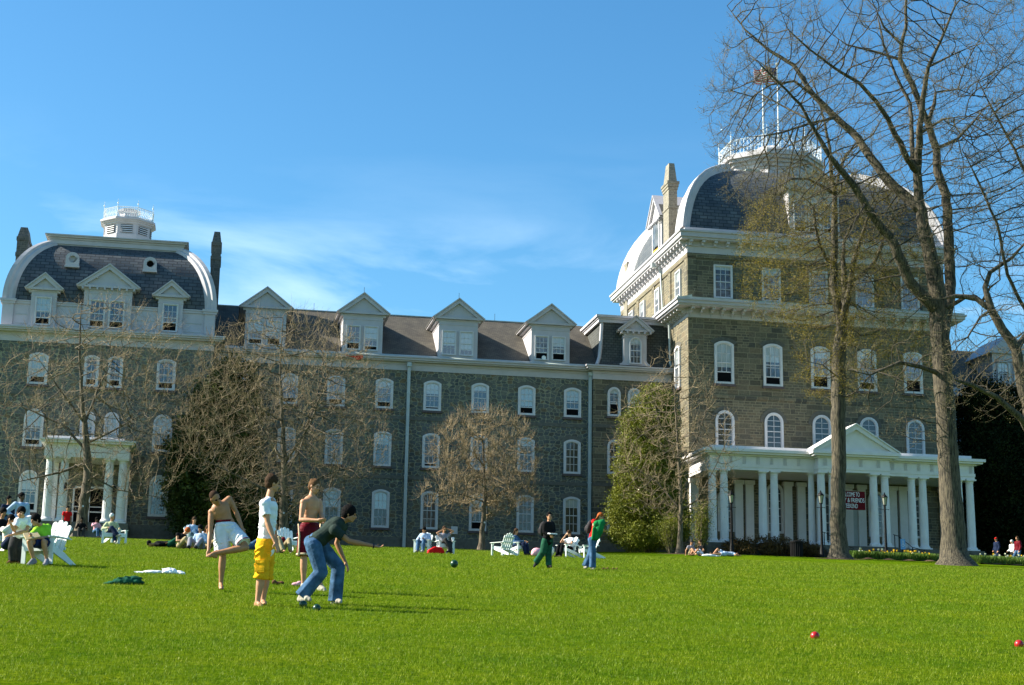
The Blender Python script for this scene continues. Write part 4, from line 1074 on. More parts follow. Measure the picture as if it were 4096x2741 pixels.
maketree('bare_tree', 'broad leafless tree with a dense tangle of twigs, behind the shirtless men', None, tr, att, .0065, 2.05, .36, .60, 3.5, (3, 1.0), 'bark_brown', 'bark_brown', None, LB, group='leafless trees along the hall', up=.02)
# small round tree
att = pxblob(1700, 2165, 1625, 2060, 103, 3.6, 1300, rs, -.95)+pxblob(1660, 2180, 1900, 2080, 103, 3.4, 350, rs)
tr = [(gp(1926, 103)-Vector((0,0,.1)), .20), (at(1932, 2100, 103), .16), (at(1940, 1990, 103), .14), (at(1938, 1900, 103), .09), (at(1930, 1760, 103), .05), (at(1930, 1660, 103), .02)]
LB = [[(at(1940, 2000, 103), .06), (at(1850, 1980, 102.6), .04), (at(1740, 1960, 102.4), .02)], [(at(1940, 1995, 103), .06), (at(2030, 1960, 103.4), .04), (at(2130, 1950, 103.6), .02)], [(at(1938, 1930, 103), .05), (at(1860, 1830, 103.4), .03), (at(1800, 1750, 103.6), .02)], [(at(1938, 1930, 103), .05), (at(2010, 1830, 102.4), .03), (at(2070, 1740, 102.4), .02)]]
maketree('bare_tree', 'small round leafless tree with golden twigs in front of the middle of the wing', None, tr, att, .009, 2.35, .28, .46, 2.5, (4, .8), 'bark_brown', 'bark_ylw', None, LB, group='leafless trees along the hall', up=.10, tupow=.35)
# thin bare tree by the evergreen
att = pxblob(2420, 2960, 1480, 2120, 98, 4.0, 1400, rs, -.9)+pxblob(2560, 2860, 1370, 1800, 98, 2.5, 300, rs)
tr = [(gp(2718, 98)-Vector((0,0,.1)), .19), (at(2722, 2100, 98), .15), (at(2724, 2040, 98), .13), (at(2715, 1850, 98), .09), (at(2700, 1600, 98), .05), (at(2690, 1420, 98), .02)]
LB = [[(at(2724, 2050, 98), .07), (at(2790, 2000, 97.5), .05), (at(2860, 1870, 97.2), .03), (at(2900, 1780, 97), .02)], [(at(2722, 2030, 98), .07), (at(2630, 1930, 98.5), .05), (at(2520, 1860, 99), .02)], [(at(2716, 1880, 98), .06), (at(2790, 1750, 98.4), .04), (at(2850, 1560, 98.8), .02)], [(at(2714, 1850, 98), .06), (at(2640, 1700, 97.4), .04), (at(2600, 1540, 97), .02)]]
maketree('bare_tree', 'thin leafless tree between the conical evergreen and the front porch', None, tr, att, .008, 2.35, .36, .62, 3.5, (2, .9), 'bark_brown', 'bark_brown', None, LB, group='leafless trees along the hall', up=.06)
# ---- the two tall old trees at right (traced from the picture, spread in depth) ----
def T(x, y, Y): return at(2700+x/1.678, y/1.678, Y)
def U(x, y, Y): return at(3000+x/2.851, 600+y/2.851, Y)
M['bud'] = leafmat('spring_buds', [(.10,.082,.010),(.17,.135,.016),(.25,.19,.025),(.13,.125,.02)], .3, .8)
M['budp'] = leafmat('pale_spring_buds', [(.13,.11,.045),(.20,.175,.08),(.16,.14,.06)], .3, .8)
D = 88.
tr = [(gp(3822, D)-Vector((0,0,.15)), .80), (at(3815, 2150, D), .72), (at(3800, 1950, D), .64), (at(3785, 1700, D), .58), (at(3770, 1500, D), .58), (at(3755, 1250, D), .56), (T(1750, 1900, D), .50), (T(1660, 1480, D), .36), (T(1635, 1300, D), .30), (T(1625, 1150, D), .26), (T(1640, 900, D-1), .20), (T(1675, 600, D-1.5), .15), (T(1700, 450, D-2), .12), (T(1780, 280, D-2.5), .09), (T(1880, 40, D-3), .06), (T(1900, -120, D-3), .03)]
LB = [
 [(at(3700, 1235, D), .40), (at(3640, 1130, D-.5), .33), (U(1600, 1000, D-1), .30), (U(1500, 900, D-1.2), .26), (U(1300, 600, D-2), .24), (U(1180, 400, D-2.5), .21), (U(1000, 190, D-3), .18), (U(900, 60, D-3.3), .15), (T(950, 900, D-3.5), .12), (T(840, 700, D-4), .09), (T(700, 560, D-4.5), .06), (T(560, 420, D-5), .04)],
 [(T(1620, 1400, D), .34), (T(1560, 1330, D+.5), .32), (T(1430, 1210, D+1), .30), (T(1300, 1040, D+1.5), .26), (T(1230, 930, D+2), .24), (T(1080, 790, D+2.5), .21), (T(930, 640, D+3), .18), (T(800, 440, D+3.5), .13), (T(620, 330, D+4), .09), (T(470, 200, D+4.5), .06), (T(350, 40, D+5), .03)],
 [(T(1622, 1150, D), .24), (T(1560, 1070, D-1), .20), (T(1430, 800, D-2), .15), (T(1350, 680, D-2.5), .13), (T(1240, 560, D-3), .11), (T(1060, 450, D-3.5), .08), (T(900, 330, D-4), .06), (T(760, 200, D-4.5), .04), (T(700, 60, D-5), .02)],
 [(T(1600, 1080, D-.5), .16), (T(1590, 900, D+.5), .14), (T(1580, 700, D+1), .11), (T(1480, 500, D+1.4), .09), (T(1400, 300, D+1.8), .07), (T(1350, 60, D+2), .04)],
 [(at(3778, 1420, D), .38), (T(1850, 1900, D+1.5), .34), (T(1830, 1510, D+2), .31), (T(1820, 1310, D+2.2), .29), (T(1760, 1150, D+2.4), .27), (T(1755, 1000, D+2.5), .24), (T(1700, 830, D+2.5), .22), (T(1650, 720, D+2.5), .20), (T(1590, 560, D+2.5), .18), (T(1510, 400, D+2.5), .15), (T(1520, 300, D+2.5), .13), (T(1550, 190, D+2.5), .11), (T(1550, -60, D+2.5), .08)],
 [(T(1710, 830, D+2.5), .14), (T(1740, 700, D+3), .12), (T(1750, 620, D+3), .08), (T(1900, 600, D+3.5), .05), (T(2060, 660, D+4), .03)],
 [(T(1505, 400, D+2.5), .10), (T(1350, 350, D+3), .08), (T(1150, 300, D+3.5), .05), (T(1050, 230, D+4), .03)],
 [(T(1520, 300, D+2.5), .09), (T(1400, 180, D+1.5), .07), (T(1330, 20, D+1), .04)],
 [(T(930, 640, D+3), .10), (T(800, 545, D+2), .08), (T(640, 570, D+1), .06), (T(520, 650, D), .04), (T(380, 610, D-.5), .03), (T(230, 610, D-1), .015)],
 [(T(1080, 800, D+2.5), .10), (T(900, 830, D+1), .08), (T(720, 890, D), .06), (T(600, 912, D-1), .05), (T(500, 920, D-1.5), .03), (T(420, 1010, D-2), .015)],
 [(T(850, 800, D-3), .06), (T(700, 700, D-2), .05), (T(560, 620, D-1), .03), (T(420, 560, D), .02)],
 [(T(1755, 1000, D+2.4), .12), (T(1900, 930, D+3), .09), (T(2020, 800, D+3.5), .06), (T(2100, 700, D+4), .03)],
 [(T(1645, 900, D-1), .1), (T(1800, 800, D-2), .07), (T(1950, 780, D-3), .04)],
 [(T(1690, 470, D-2), .08), (T(1860, 370, D-3), .06), (T(2020, 300, D-3.5), .03), (T(2120, 200, D-4), .02)],
 [(at(3790, 1500, D), .16), (zz := at(3690, 1470, D-.6), .13), (at(3600, 1450, D-1.2), .11), (at(3480, 1500, D-1.8), .06), (at(3390, 1480, D-2), .03)],
 [(at(3760, 1260, D), .14), (at(3860, 1190, D-1), .12), (at(3930, 1205, D-1.5), .10), (at(3960, 1150, D-2), .07), (at(4000, 1120, D-2.5), .05)],
]
def fr(n, x0, x1, y0, y1, Y, ry, shell=.2, zmin=-1.): return pxblob(x0, x1, y0, y1, Y, ry, n, rs, zmin, shell)
att = fr(3300, 2830, 4200, -350, 1250, D, 9.)+fr(1100, 2820, 3400, 0, 900, D, 6.)+fr(500, 2850, 3250, 350, 780, D-1, 4.)+fr(200, 3350, 3900, 1200, 1800, D-.5, 4.)+fr(120, 3400, 4000, -200, 400, D, 6)
isb = lambda p: True
maketree('old_tree', 'tall old tree with very thick furrowed trunk and wide crown, right of the pediment', None, tr, att, .0068, 2.0, .5, .8, 4.5, (3, .9), 'bark_dark', 'limb', ('budp', 2, .10, .028, lambda p: True), LB, group='tall old trees before the centre block', up=.0, flare=.75, twigm='twig_olive', twr=.013)
D = 94.
tr = [(gp(3360, D)-Vector((0,0,.15)), .56), (at(3358, 2180, D), .52), (at(3352, 2000, D), .46), (at(3355, 1800, D), .45), (at(3352, 1600, D), .45), (at(3358, 1400, D), .43), (at(3368, 1300, D), .36), (U(950, 1568, D), .26), (U(960, 1200, D), .24), (U(965, 900, D), .21), (U(965, 500, D), .18), (U(925, 250, D), .14), (T(1040, 1000, D), .10), (T(1010, 850, D), .08), (T(960, 640, D), .05), (T(900, 480, D), .03)]
LB = [
 [(at(3372, 1330, D), .30), (U(1080, 1568, D+.8), .20), (U(1060, 1250, D+1), .15), (U(1070, 1050, D+1.2), .10), (U(1180, 800, D+1.5), .06)],
 [(at(3372, 1345, D), .28), (U(1150, 1500, D-1), .20), (U(1190, 1250, D-1.3), .17), (U(1250, 1050, D-1.6), .13), (U(1330, 800, D-2), .09), (U(1450, 600, D-2.5), .05)],
 [(U(1150, 1540, D-1), .16), (U(1280, 1430, D-.5), .13), (U(1420, 1280, D), .11), (U(1520, 1030, D+.5), .09), (U(1640, 700, D+1), .06), (U(1720, 500, D+1.3), .03)],
 [(U(950, 1330, D), .14), (U(860, 1230, D-.6), .12), (U(800, 1090, D-1), .10), (U(740, 850, D-1.4), .09), (U(730, 660, D-1.6), .07), (U(640, 560, D-2), .04), (U(480, 600, D-2.5), .02)],
 [(U(960, 470, D), .12), (U(800, 400, D-1), .10), (U(660, 330, D-1.5), .07), (U(480, 330, D-2), .05), (U(300, 430, D-2.5), .03), (U(120, 500, D-3), .015)],
 [(U(962, 440, D), .12), (U(870, 300, D+1), .09), (U(700, 150, D+1.5), .06), (U(480, 200, D+2), .04), (U(280, 230, D+2.5), .02)],
 [(U(990, 480, D), .10), (U(1030, 200, D+1), .10), (U(1100, 40, D+1.5), .07), (T(1330, 900, D+2), .05), (T(1400, 780, D+2), .03)],
 [(at(3352, 1600, D), .06), (at(3420, 1570, D-1), .05), (at(3500, 1480, D-1.5), .04), (at(3620, 1440, D-2), .02)],
 [(at(3352, 1500, D), .05), (at(3290, 1460, D-1), .04), (at(3200, 1440, D-1.5), .02)],
]
att = fr(1700, 2960, 3700, 640, 1420, D, 6.5, .1)+fr(420, 3170, 3560, 1280, 1620, D, 4., .0)+fr(260, 2940, 3250, 800, 1250, D-1, 3.)+fr(200, 3380, 3780, 1250, 1560, D-1.5, 3)
maketree('old_tree', 'tall old tree with twin stems and olive spring buds, before the porch pediment', None, tr, att, .009, 2.15, .45, .85, 4.5, (2, .75), 'bark_dark', 'limb', ('bud', 7, .15, .036, lambda p: True), LB, group='tall old trees before the centre block', flare=.7, twigm='twig_olive', twr=.013)
D = 84.
tr = [(gp(4230, D)-Vector((0,0,.15)), .55), (at(4215, 2000, D), .45), (at(4140, 1760, D), .40), (at(4085, 1500, D), .36), (at(4065, 1400, D), .30), (at(4010, 1320, D), .27), (at(3965, 1240, D), .24), (at(3940, 1150, D), .16), (at(3960, 1090, D), .13), (at(4050, 1030, D), .09), (at(4110, 960, D), .06)]
LB = [
 [(at(3960, 1230, D), .18), (at(3900, 1190, D+.5), .16), (at(3820, 1185, D+1), .13), (at(3770, 1195, D+1.2), .08)],
 [(at(3965, 1240, D), .09), (at(3920, 1270, D-.5), .07), (at(3870, 1350, D-1), .05), (at(3820, 1370, D-1.2), .03)],
 [(at(4150, 1800, D), .26), (at(4090, 1680, D-1), .20), (at(3990, 1590, D-1.5), .15), (at(3890, 1540, D-2), .12), (at(3820, 1520, D-2.3), .08)],
 [(at(4070, 1420, D), .2), (at(4130, 1300, D+1), .16), (at(4180, 1100, D+1.5), .12), (at(4150, 800, D+2), .10), (at(4060, 600, D+2), .08), (at(3960, 420, D+2), .06), (at(3900, 300, D+2), .03)],
 [(at(4120, 1300, D+1), .12), (at(4030, 1100, D), .1), (at(3990, 900, D-1), .08), (at(3900, 700, D-1.5), .06), (at(3850, 600, D-2), .03)],
]
att = fr(1200, 3760, 4350, -100, 1300, D, 6.5, .1)+fr(300, 3780, 4200, 1150, 1700, D-1, 4.5)+fr(200, 3800, 4150, 300, 900, D, 4)
maketree('old_tree', 'old tree leaning in from the right edge with a bent limb over the conifers', None, tr, att, .009, 2.15, .5, .85, 4.5, (2, 1.0), 'bark_dark', 'limb', ('budp', 2, .12, .028, lambda p: True), LB, group='tall old trees before the centre block', flare=.5, twigm='twig_olive', twr=.013)
# ---- evergreens ----
def crown(name, label, cat, base, blobs, leafm, n, size, trunkr=.18, clump=.35, per=40, seed=1, group=None, core=True, stem=None):
    """foliage as leaf clumps through the volume of several blobs (cx,cy,cz,rx,ry,rz)"""
    rs_ = np.random.RandomState(seed); root = empty(name, base, 0, label, cat, group); off = np.array(tuple(base)); C = []
    tv = sum(b[3]*b[4]*b[5] for b in blobs)
    for b in blobs:
        m = int(n*b[3]*b[4]*b[5]/tv)+2; v = rs_.normal(0, 1, (m, 3)); v /= np.linalg.norm(v, axis=1)[:, None]
        rad = rs_.rand(m)**.33; rad = np.where(rs_.rand(m) < .55, .8+.28*rs_.rand(m), rad)
        C.append(v*rad[:, None]*np.array(b[3:6])+np.array(b[:3]))
    C = np.concatenate(C); C = C[C[:, 2] > base[2]+.1]
    V, F = leafcloud(C, per, clump, size, rs_, .6); link('crown', npmesh('crown', V-off, F, M[leafm]), root)
    zt = max(b[2] for b in blobs)
    P_ = [Vector(base)]; mb = MB().tube([(0,0,-.2), (.05,.02,(zt-base[2])*.5), (0,0,(zt-base[2]))], [trunkr, trunkr*.7, trunkr*.25], 8)
    for c in C[::max(1, len(C)//60)]:
        p = c-off; mb.tube([(0, 0, max(.2, p[2]*.75)), tuple(p*.55+np.array([0,0,p[2]*.25])), tuple(p)], [trunkr*.3, trunkr*.18, .012], 4)
    mb.build('trunk', M['bark_brown'], root, True); return root
M['leafE'] = leafmat('evergreen_leaves', [(.035,.055,.005),(.095,.115,.010),(.20,.21,.022),(.07,.085,.009)], .18, 1.6)
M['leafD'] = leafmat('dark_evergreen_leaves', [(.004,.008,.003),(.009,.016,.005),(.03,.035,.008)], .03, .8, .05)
M['leafH'] = leafmat('holly_leaves', [(.012,.024,.005),(.035,.052,.008),(.13,.14,.02)], .12, 1.)
M['hedge'] = leafmat('russet_hedge_leaves', [(.035,.02,.008),(.08,.045,.015),(.12,.07,.02),(.05,.05,.012)], .15, 1.5)
def bl(x, y, Y, rx, ry, rz): p = at(x, y, Y); return (p.x, Y, p.z, rx, ry, rz)
Y = 106.5
bs = [bl(2590, 2120, Y, 2.7, 2.4, 1.5), bl(2585, 2010, Y, 2.6, 2.3, 1.9), bl(2590, 1890, Y, 2.35, 2.1, 1.9), bl(2595, 1780, Y, 2.0, 1.8, 1.8), bl(2603, 1690, Y, 1.9, 1.7, 1.5), bl(2610, 1625, Y, 1.45, 1.3, 1.2), bl(2616, 1585, Y, .95, .9, .8), bl(2500, 2060, Y, 1.0, 1., 1.5), bl(2690, 2080, Y, 1.2, 1.2, 1.6), bl(2650, 1900, Y-.5, 1.2, 1.2, 1.6)]
b = gp(2590, Y); crown('evergreen_tree', 'conical olive green evergreen with leaves down to the ground, left of the front porch', 'tree', b, bs, 'leafE', 2300, .065, .2, .24, 50, 3)
Y = 110.5
bs = [bl(900, 2100, Y, 3.4, 2.2, 1.8), bl(870, 1960, Y, 3.3, 2.2, 2.4), bl(860, 1800, Y, 3.0, 2.1, 2.6), bl(900, 1640, Y, 2.3, 1.9, 2.4), bl(940, 1520, Y, 1.4, 1.4, 1.6), bl(1000, 2050, Y, 2.6, 2, 2.2), bl(790, 1700, Y-.5, 1.2, 1., .9), bl(760, 1850, Y-.5, 1.2, 1., .8)]
b = gp(900, Y); crown('evergreen_tree', 'dark broad evergreen in the corner between pavilion and wing, behind the bare tree', 'tree', b, bs, 'leafH', 2600, .10, .25, .34, 36, 4)
Y = 111.
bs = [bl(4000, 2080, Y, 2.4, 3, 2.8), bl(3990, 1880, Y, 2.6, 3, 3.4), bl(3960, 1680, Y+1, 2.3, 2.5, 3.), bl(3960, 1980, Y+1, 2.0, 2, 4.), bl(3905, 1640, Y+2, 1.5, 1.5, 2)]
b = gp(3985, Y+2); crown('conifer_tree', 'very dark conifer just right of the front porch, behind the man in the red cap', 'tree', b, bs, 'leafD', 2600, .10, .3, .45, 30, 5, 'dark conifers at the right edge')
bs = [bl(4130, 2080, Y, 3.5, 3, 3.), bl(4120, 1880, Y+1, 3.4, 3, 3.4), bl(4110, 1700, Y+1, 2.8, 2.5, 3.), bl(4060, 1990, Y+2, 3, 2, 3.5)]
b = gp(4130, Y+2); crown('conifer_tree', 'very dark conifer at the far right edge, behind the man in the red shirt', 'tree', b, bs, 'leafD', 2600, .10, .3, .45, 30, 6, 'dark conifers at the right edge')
for i, (x, y, rx, rz, lb) in enumerate([(3040, 2165, 1.5, .75, 'russet evergreen shrub below the porch columns, left of the lamp post shrubs'), (2945, 2180, 1.0, .6, 'small reddish shrub behind the person lying on the lawn'), (3135, 2175, 1.5, .75, 'dark low shrub between the porch columns and the litter bin'), (3225, 2185, .9, .6, 'dark shrub just right of the litter bin')]):
    Y = 103.6; p = at(x, y, Y); b = gp(x, Y); crown('shrub', lb, 'shrub', b, [(b.x, Y, b.z+rz*.7, rx, .9, rz), (b.x+rx*.5, Y-.2, b.z+rz*.5, rx*.6, .8, rz*.7)], 'hedge', 130, .05, .04, .16, 40, 20+i, 'low shrubs along the porch')
for i, (x, Yy, h, lb) in enumerate([(2800, 101, 3.4, 'thin leafy bush with pale stems at the left end of the porch'), (2680, 102.5, 2.6, 'small leafy bush between the evergreen and the thin bare tree')]):
    b = gp(x, Yy); r_ = np.random.RandomState(40+i); root = empty('bush', b, 0, lb, 'bush'); mb = MB(); tipsl = []
    for k in range(26):
        a = r_.rand()*6.28; q = r_.rand()*.9; p0 = Vector((.1*math.cos(a), .1*math.sin(a), 0)); p2 = Vector((q*math.cos(a)*1.2, q*math.sin(a), h*(.6+.4*r_.rand()))); p1 = p0.lerp(p2, .5)+Vector((.1*r_.normal(), .1*r_.normal(), .3))
        mb.tube([p0, p1, p2], [.03, .02, .006], 4); tipsl += [p0.lerp(p1, t) for t in (.6, .9)]+[p1.lerp(p2, t) for t in (.2, .5, .8, 1)]
    mb.build('stem', M['bark_pale'], root); V, F = leafcloud(tipsl, 30, .22, .04, r_); link('foliage', npmesh('foliage', V, F, M['leafE']), root)
for x, y, Y, lb in ((318+14, 2025, 99.6, 'small white tag nailed to the trunk of the bare tree by the pavilion porch'), (1938, 2090, 102.75, 'small white tag on the trunk of the small round tree'), (1128+7, 2052, 98.65, 'small white tag on the trunk behind the man in yellow shorts')):
    p = at(x, y, Y); tag(MB().lathe([(.06, 0), (.06, .015)], 12, p, (0, -1, .1)).build('tree_tag', M['trim']), lb, 'tag', 'tree tags')
# ================= people =================
def hx(r, g, b): return tuple(((v/255.)/12.92 if v/255. <= .04045 else ((v/255.+.055)/1.055)**2.4) for v in (r, g, b))
def sk(name, c, **k): return flat(name, c, .55, .35, .10, 14., **k)
M['skin'] = sk('skin_fair', (.48,.235,.125)); M['skin_tan'] = sk('skin_tan', (.38,.18,.085)); M['skin_dark'] = sk('skin_dark', (.10,.05,.03))
M['hair_brown'] = flat('hair_brown', (.05,.026,.013), .8, .1, .4, 60., .5); M['hair_black'] = flat('hair_black', (.006,.005,.005), .8, .06, .3, 60., .8); M['hair_red'] = flat('hair_red', (.33,.075,.012), .7, .15, .4, 50., .4)
M['hair_buzz'] = flat('hair_buzz', (.045,.026,.017), .9, .05, .3, 80.); M['hair_grey'] = flat('hair_grey', (.62,.62,.60), .6, .3, .2, 60.); M['hair_sandy'] = flat('hair_sandy', (.12,.06,.026), .8, .1, .4, 60., .4)
def cloth(name, c, noise=.16, rough=.9, b=1.): return flat(name, c, rough, .08, noise, 8., b)
M['tee_white'] = cloth('white_cotton', (.78,.79,.82)); M['sh_yellow'] = cloth('yellow_cotton', (.80,.40,.012), .22); M['sh_white'] = cloth('white_satin', (.66,.68,.72), .1, .5)
M['sh_red'] = cloth('dark_red_satin', (.11,.003,.010), .25, .6); M['stripe'] = cloth('cream_stripe', (.75,.55,.35)); M['jeans'] = cloth('blue_denim', (.05,.105,.19), .5); M['tee_grey'] = cloth('dark_green_grey_cotton', (.025,.038,.032), .25)
M['tee_lime'] = cloth('lime_cotton', (.30,.62,.04)); M['sh_navy'] = cloth('navy_nylon', (.015,.03,.10)); M['black'] = cloth('black_cloth', (.008,.008,.009), .2); M['green_p'] = cloth('green_trousers', (.018,.080,.045), .45)
M['red'] = cloth('red_cloth', (.60,.012,.012)); M['green'] = cloth('green_jacket', (.01,.17,.05), .25); M['pink'] = cloth('pink_cloth', (.72,.36,.42)); M['shoe_w'] = cloth('white_shoe', (.36,.33,.27)); M['shoe_d'] = cloth('dark_shoe', (.03,.03,.03)); M['grey'] = cloth('grey_cloth', (.22,.21,.24)); M['olive'] = cloth('pale_olive_cloth', (.42,.44,.25)); M['khaki'] = cloth('khaki_cloth', (.30,.24,.14)); M['charc'] = cloth('charcoal_trousers', (.035,.035,.035)); M['ltblue'] = cloth('light_blue_cloth', (.35,.45,.60)); M['maroon'] = cloth('maroon_cloth', (.12,.01,.015)); M['sandal'] = cloth('brown_leather', (.12,.06,.03)); M['paper'] = cloth('paper', (.75,.72,.62), .05); M['navy'] = cloth('navy_cloth', (.012,.02,.05)); M['green_d'] = cloth('dark_green_cloth', (.01,.07,.04), .3)
def rmesh(mb, voxel, smooth=2, name='m', mt=None):
    """fuse overlapping solids into one continuous skin"""
    me = bpy.data.meshes.new('tmp'); me.from_pydata([tuple(p) for p in mb.v], [], mb.f)
    bm = bmesh.new(); bm.from_mesh(me); bmesh.ops.recalc_face_normals(bm, faces=bm.faces); bm.to_mesh(me); bm.free()
    o = bpy.data.objects.new('tmp', me); COL.objects.link(o)
    r = o.modifiers.new('r', 'REMESH'); r.mode = 'VOXEL'; r.voxel_size = voxel; r.use_smooth_shade = True
    if smooth:
        s = o.modifiers.new('s', 'SMOOTH'); s.factor = .5; s.iterations = smooth
    dg = bpy.context.evaluated_depsgraph_get(); ev = o.evaluated_get(dg); out = bpy.data.meshes.new_from_object(ev)
    bpy.data.objects.remove(o); bpy.data.meshes.remove(me); out.name = name
    out.materials.clear(); out.materials.append(mt); out.polygons.foreach_set('use_smooth', [True]*len(out.polygons)); return out
def cap(mb, a, b, ra, rb, n=12, bulge=0., fl=1.):
    """tapered limb with round ends"""
    a, b = Vector(a), Vector(b); d = b-a; L_ = d.length
    if L_ < 1e-5: mb.ball(a, ra); return
    prof = [(ra*math.cos(t), -ra*math.sin(t)) for t in (1.45, 1.0, .5)]
    for k in range(6):
        t = k/5; prof.append((ra+(rb-ra)*t+bulge*math.sin(math.pi*min(1, t*1.5)) if t < .67 else ra+(rb-ra)*t, L_*t))
    prof += [(rb*math.cos(t), L_+rb*math.sin(t)) for t in (.5, 1.0, 1.45)]
    mb.lathe(prof, n, a, d)
def leg(mb, a, b, ra, rb, n=18, pleat=.0):
    """cloth tube, round at a, cut off flat at b"""
    a, b = Vector(a), Vector(b); d = b-a; L_ = d.length
    prof = [(ra*math.cos(t), -ra*math.sin(t)*.8) for t in (1.45, 1.0, .5)]+[(ra+(rb-ra)*k/6, L_*k/6) for k in range(7)]+[(rb*.93, L_+.001), (rb*.90, L_-.02)]
    i0 = len(mb.v); mb.lathe(prof, n, a, d)
    if pleat:
        for j in range(len(prof)):
            t = max(0, min(1, (j-3)/6))
            if j < 3: continue
            c = a+d.normalized()*prof[j][1]
            for q in range(n):
                v = Vector(mb.v[i0+j*n+q]); o = v-c; mb.v[i0+j*n+q] = tuple(c+o*(1+pleat*t*(1 if q % 3 == 0 else -.5)))
def frame(u, f):
    u = Vector(u).normalized(); f = Vector(f); f = (f-u*f.dot(u)).normalized(); r = f.cross(u); return r, f, u
def torso(mb, nk, pv, sl, sr, hl, hr, off=0., k=1., belly=1.):
    """nk neck base, pv pelvis centre, shoulders and hips"""
    nk, pv, sl, sr, hl, hr = map(Vector, (nk, pv, sl, sr, hl, hr)); u = (nk-pv).normalized(); x = (sr-sl); x = (x-u*x.dot(u)).normalized(); f = u.cross(x)
    Mx = Matrix((x, f, u)).transposed(); H = (nk-pv).length; w = max(.12, (sr-sl).length/2)
    def el(t, rx, ry, rz, fo=0.): mb.ball(pv+u*H*t+f*fo*k, (rx*k+off), (ry*k+off), (rz*k+off), Mx, 16, 12)
    el(.78, w/k*.88, .108, .125, .0); el(.66, w/k*.86, .110, .15); el(.48, .140*belly, .098, .16); el(.30, .135*belly, .095, .15); el(.14, .150*belly, .105, .13)
    el(-.02, .155, .110, .11)
    for s in (sl, sr): mb.ball(s, .058*k+off, n=12, m=8); cap(mb, s, pv+u*H*.80, .055*k+off, .085*k+off)
    cap(mb, nk-u*.05*k, sl, .05*k+off, .05*k+off); cap(mb, nk-u*.05*k, sr, .05*k+off, .05*k+off)
def hand(mb, wr, el_, palm_n=None, k=1., curl=.35, spread=.09, grip=0.):
    """palm plus four unequal curled fingers and a thumb leaving the side"""
    wr, el_ = Vector(wr), Vector(el_); d = (wr-el_).normalized()
    n = Vector(palm_n) if palm_n else d.orthogonal(); n = (n-d*n.dot(d)).normalized(); s = d.cross(n)
    Mx = Matrix((s, n, d)).transposed(); c = wr+d*.048*k; mb.ball(c, .040*k, .017*k, .055*k, Mx, 12, 8)
    cap(mb, wr-d*.01*k, wr+d*.03*k, .026*k, .024*k, 10)
    for i, (o, ln) in enumerate(((-.028, .062), (-.009, .074), (.010, .070), (.029, .055))):
        p = c+s*o*k+d*.040*k; dd = (d+s*o*spread*18).normalized(); c1 = curl+grip
        q1 = p+(dd*math.cos(c1*.6)+n*math.sin(c1*.6))*ln*.45*k; q2 = q1+(dd*math.cos(c1*1.6)+n*math.sin(c1*1.6))*ln*.32*k; q3 = q2+(dd*math.cos(c1*2.3)+n*math.sin(c1*2.3))*ln*.26*k
        cap(mb, p-dd*.02*k, q1, .0098*k, .0088*k, 8); cap(mb, q1, q2, .0088*k, .008*k, 8); cap(mb, q2, q3, .008*k, .0066*k, 8)
    t0 = c-s*.030*k-d*.020*k; t1 = t0+(-s*.75+d*.55+n*.35).normalized()*.036*k; t2 = t1+(-s*.2+d*.85+n*.5).normalized()*.030*k
    cap(mb, c-s*.015*k-d*.02*k, t0, .016*k, .014*k, 8); cap(mb, t0, t1, .013*k, .011*k, 8); cap(mb, t1, t2, .011*k, .0085*k, 8)
def foot(mb, an, toe, k=1., off=0., sole=.0):
    an, toe = Vector(an), Vector(toe); d = (toe-an); d.z *= 1; h = Vector((d.x, d.y, 0)); h = h.normalized() if h.length > .01 else Vector((0, -1, 0))
    dn = (toe-an).normalized(); heel = an-h*.045*k+Vector((0,0,-.045*k))
    cap(mb, heel, an, .034*k+off, .036*k+off, 10); cap(mb, heel, toe-dn*.05*k, .033*k+off, .030*k+off, 10); cap(mb, an, toe-dn*.06*k, .036*k+off, .026*k+off, 10)
    s = Vector((-h.y, h.x, 0)); cap(mb, toe-dn*.05*k-s*.018*k, toe-dn*.05*k+s*.018*k, .024*k+off, .024*k+off, 10); cap(mb, toe-dn*.05*k, toe, .030*k+off, .019*k+off, 10)
def toes(mb, toe, an, k=1.):
    toe, an = Vector(toe), Vector(an); h = Vector((toe.x-an.x, toe.y-an.y, 0)).normalized(); s = Vector((-h.y, h.x, 0))
    for i, o in enumerate((-.034, -.017, -.001, .014, .028)): cap(mb, toe+s*o*k-h*.03*k-Vector((0,0,.006)), toe+s*o*k+h*(.012-.006*i*.5)*k-Vector((0,0,.010*k)), .011*k, .0085*k, 8)
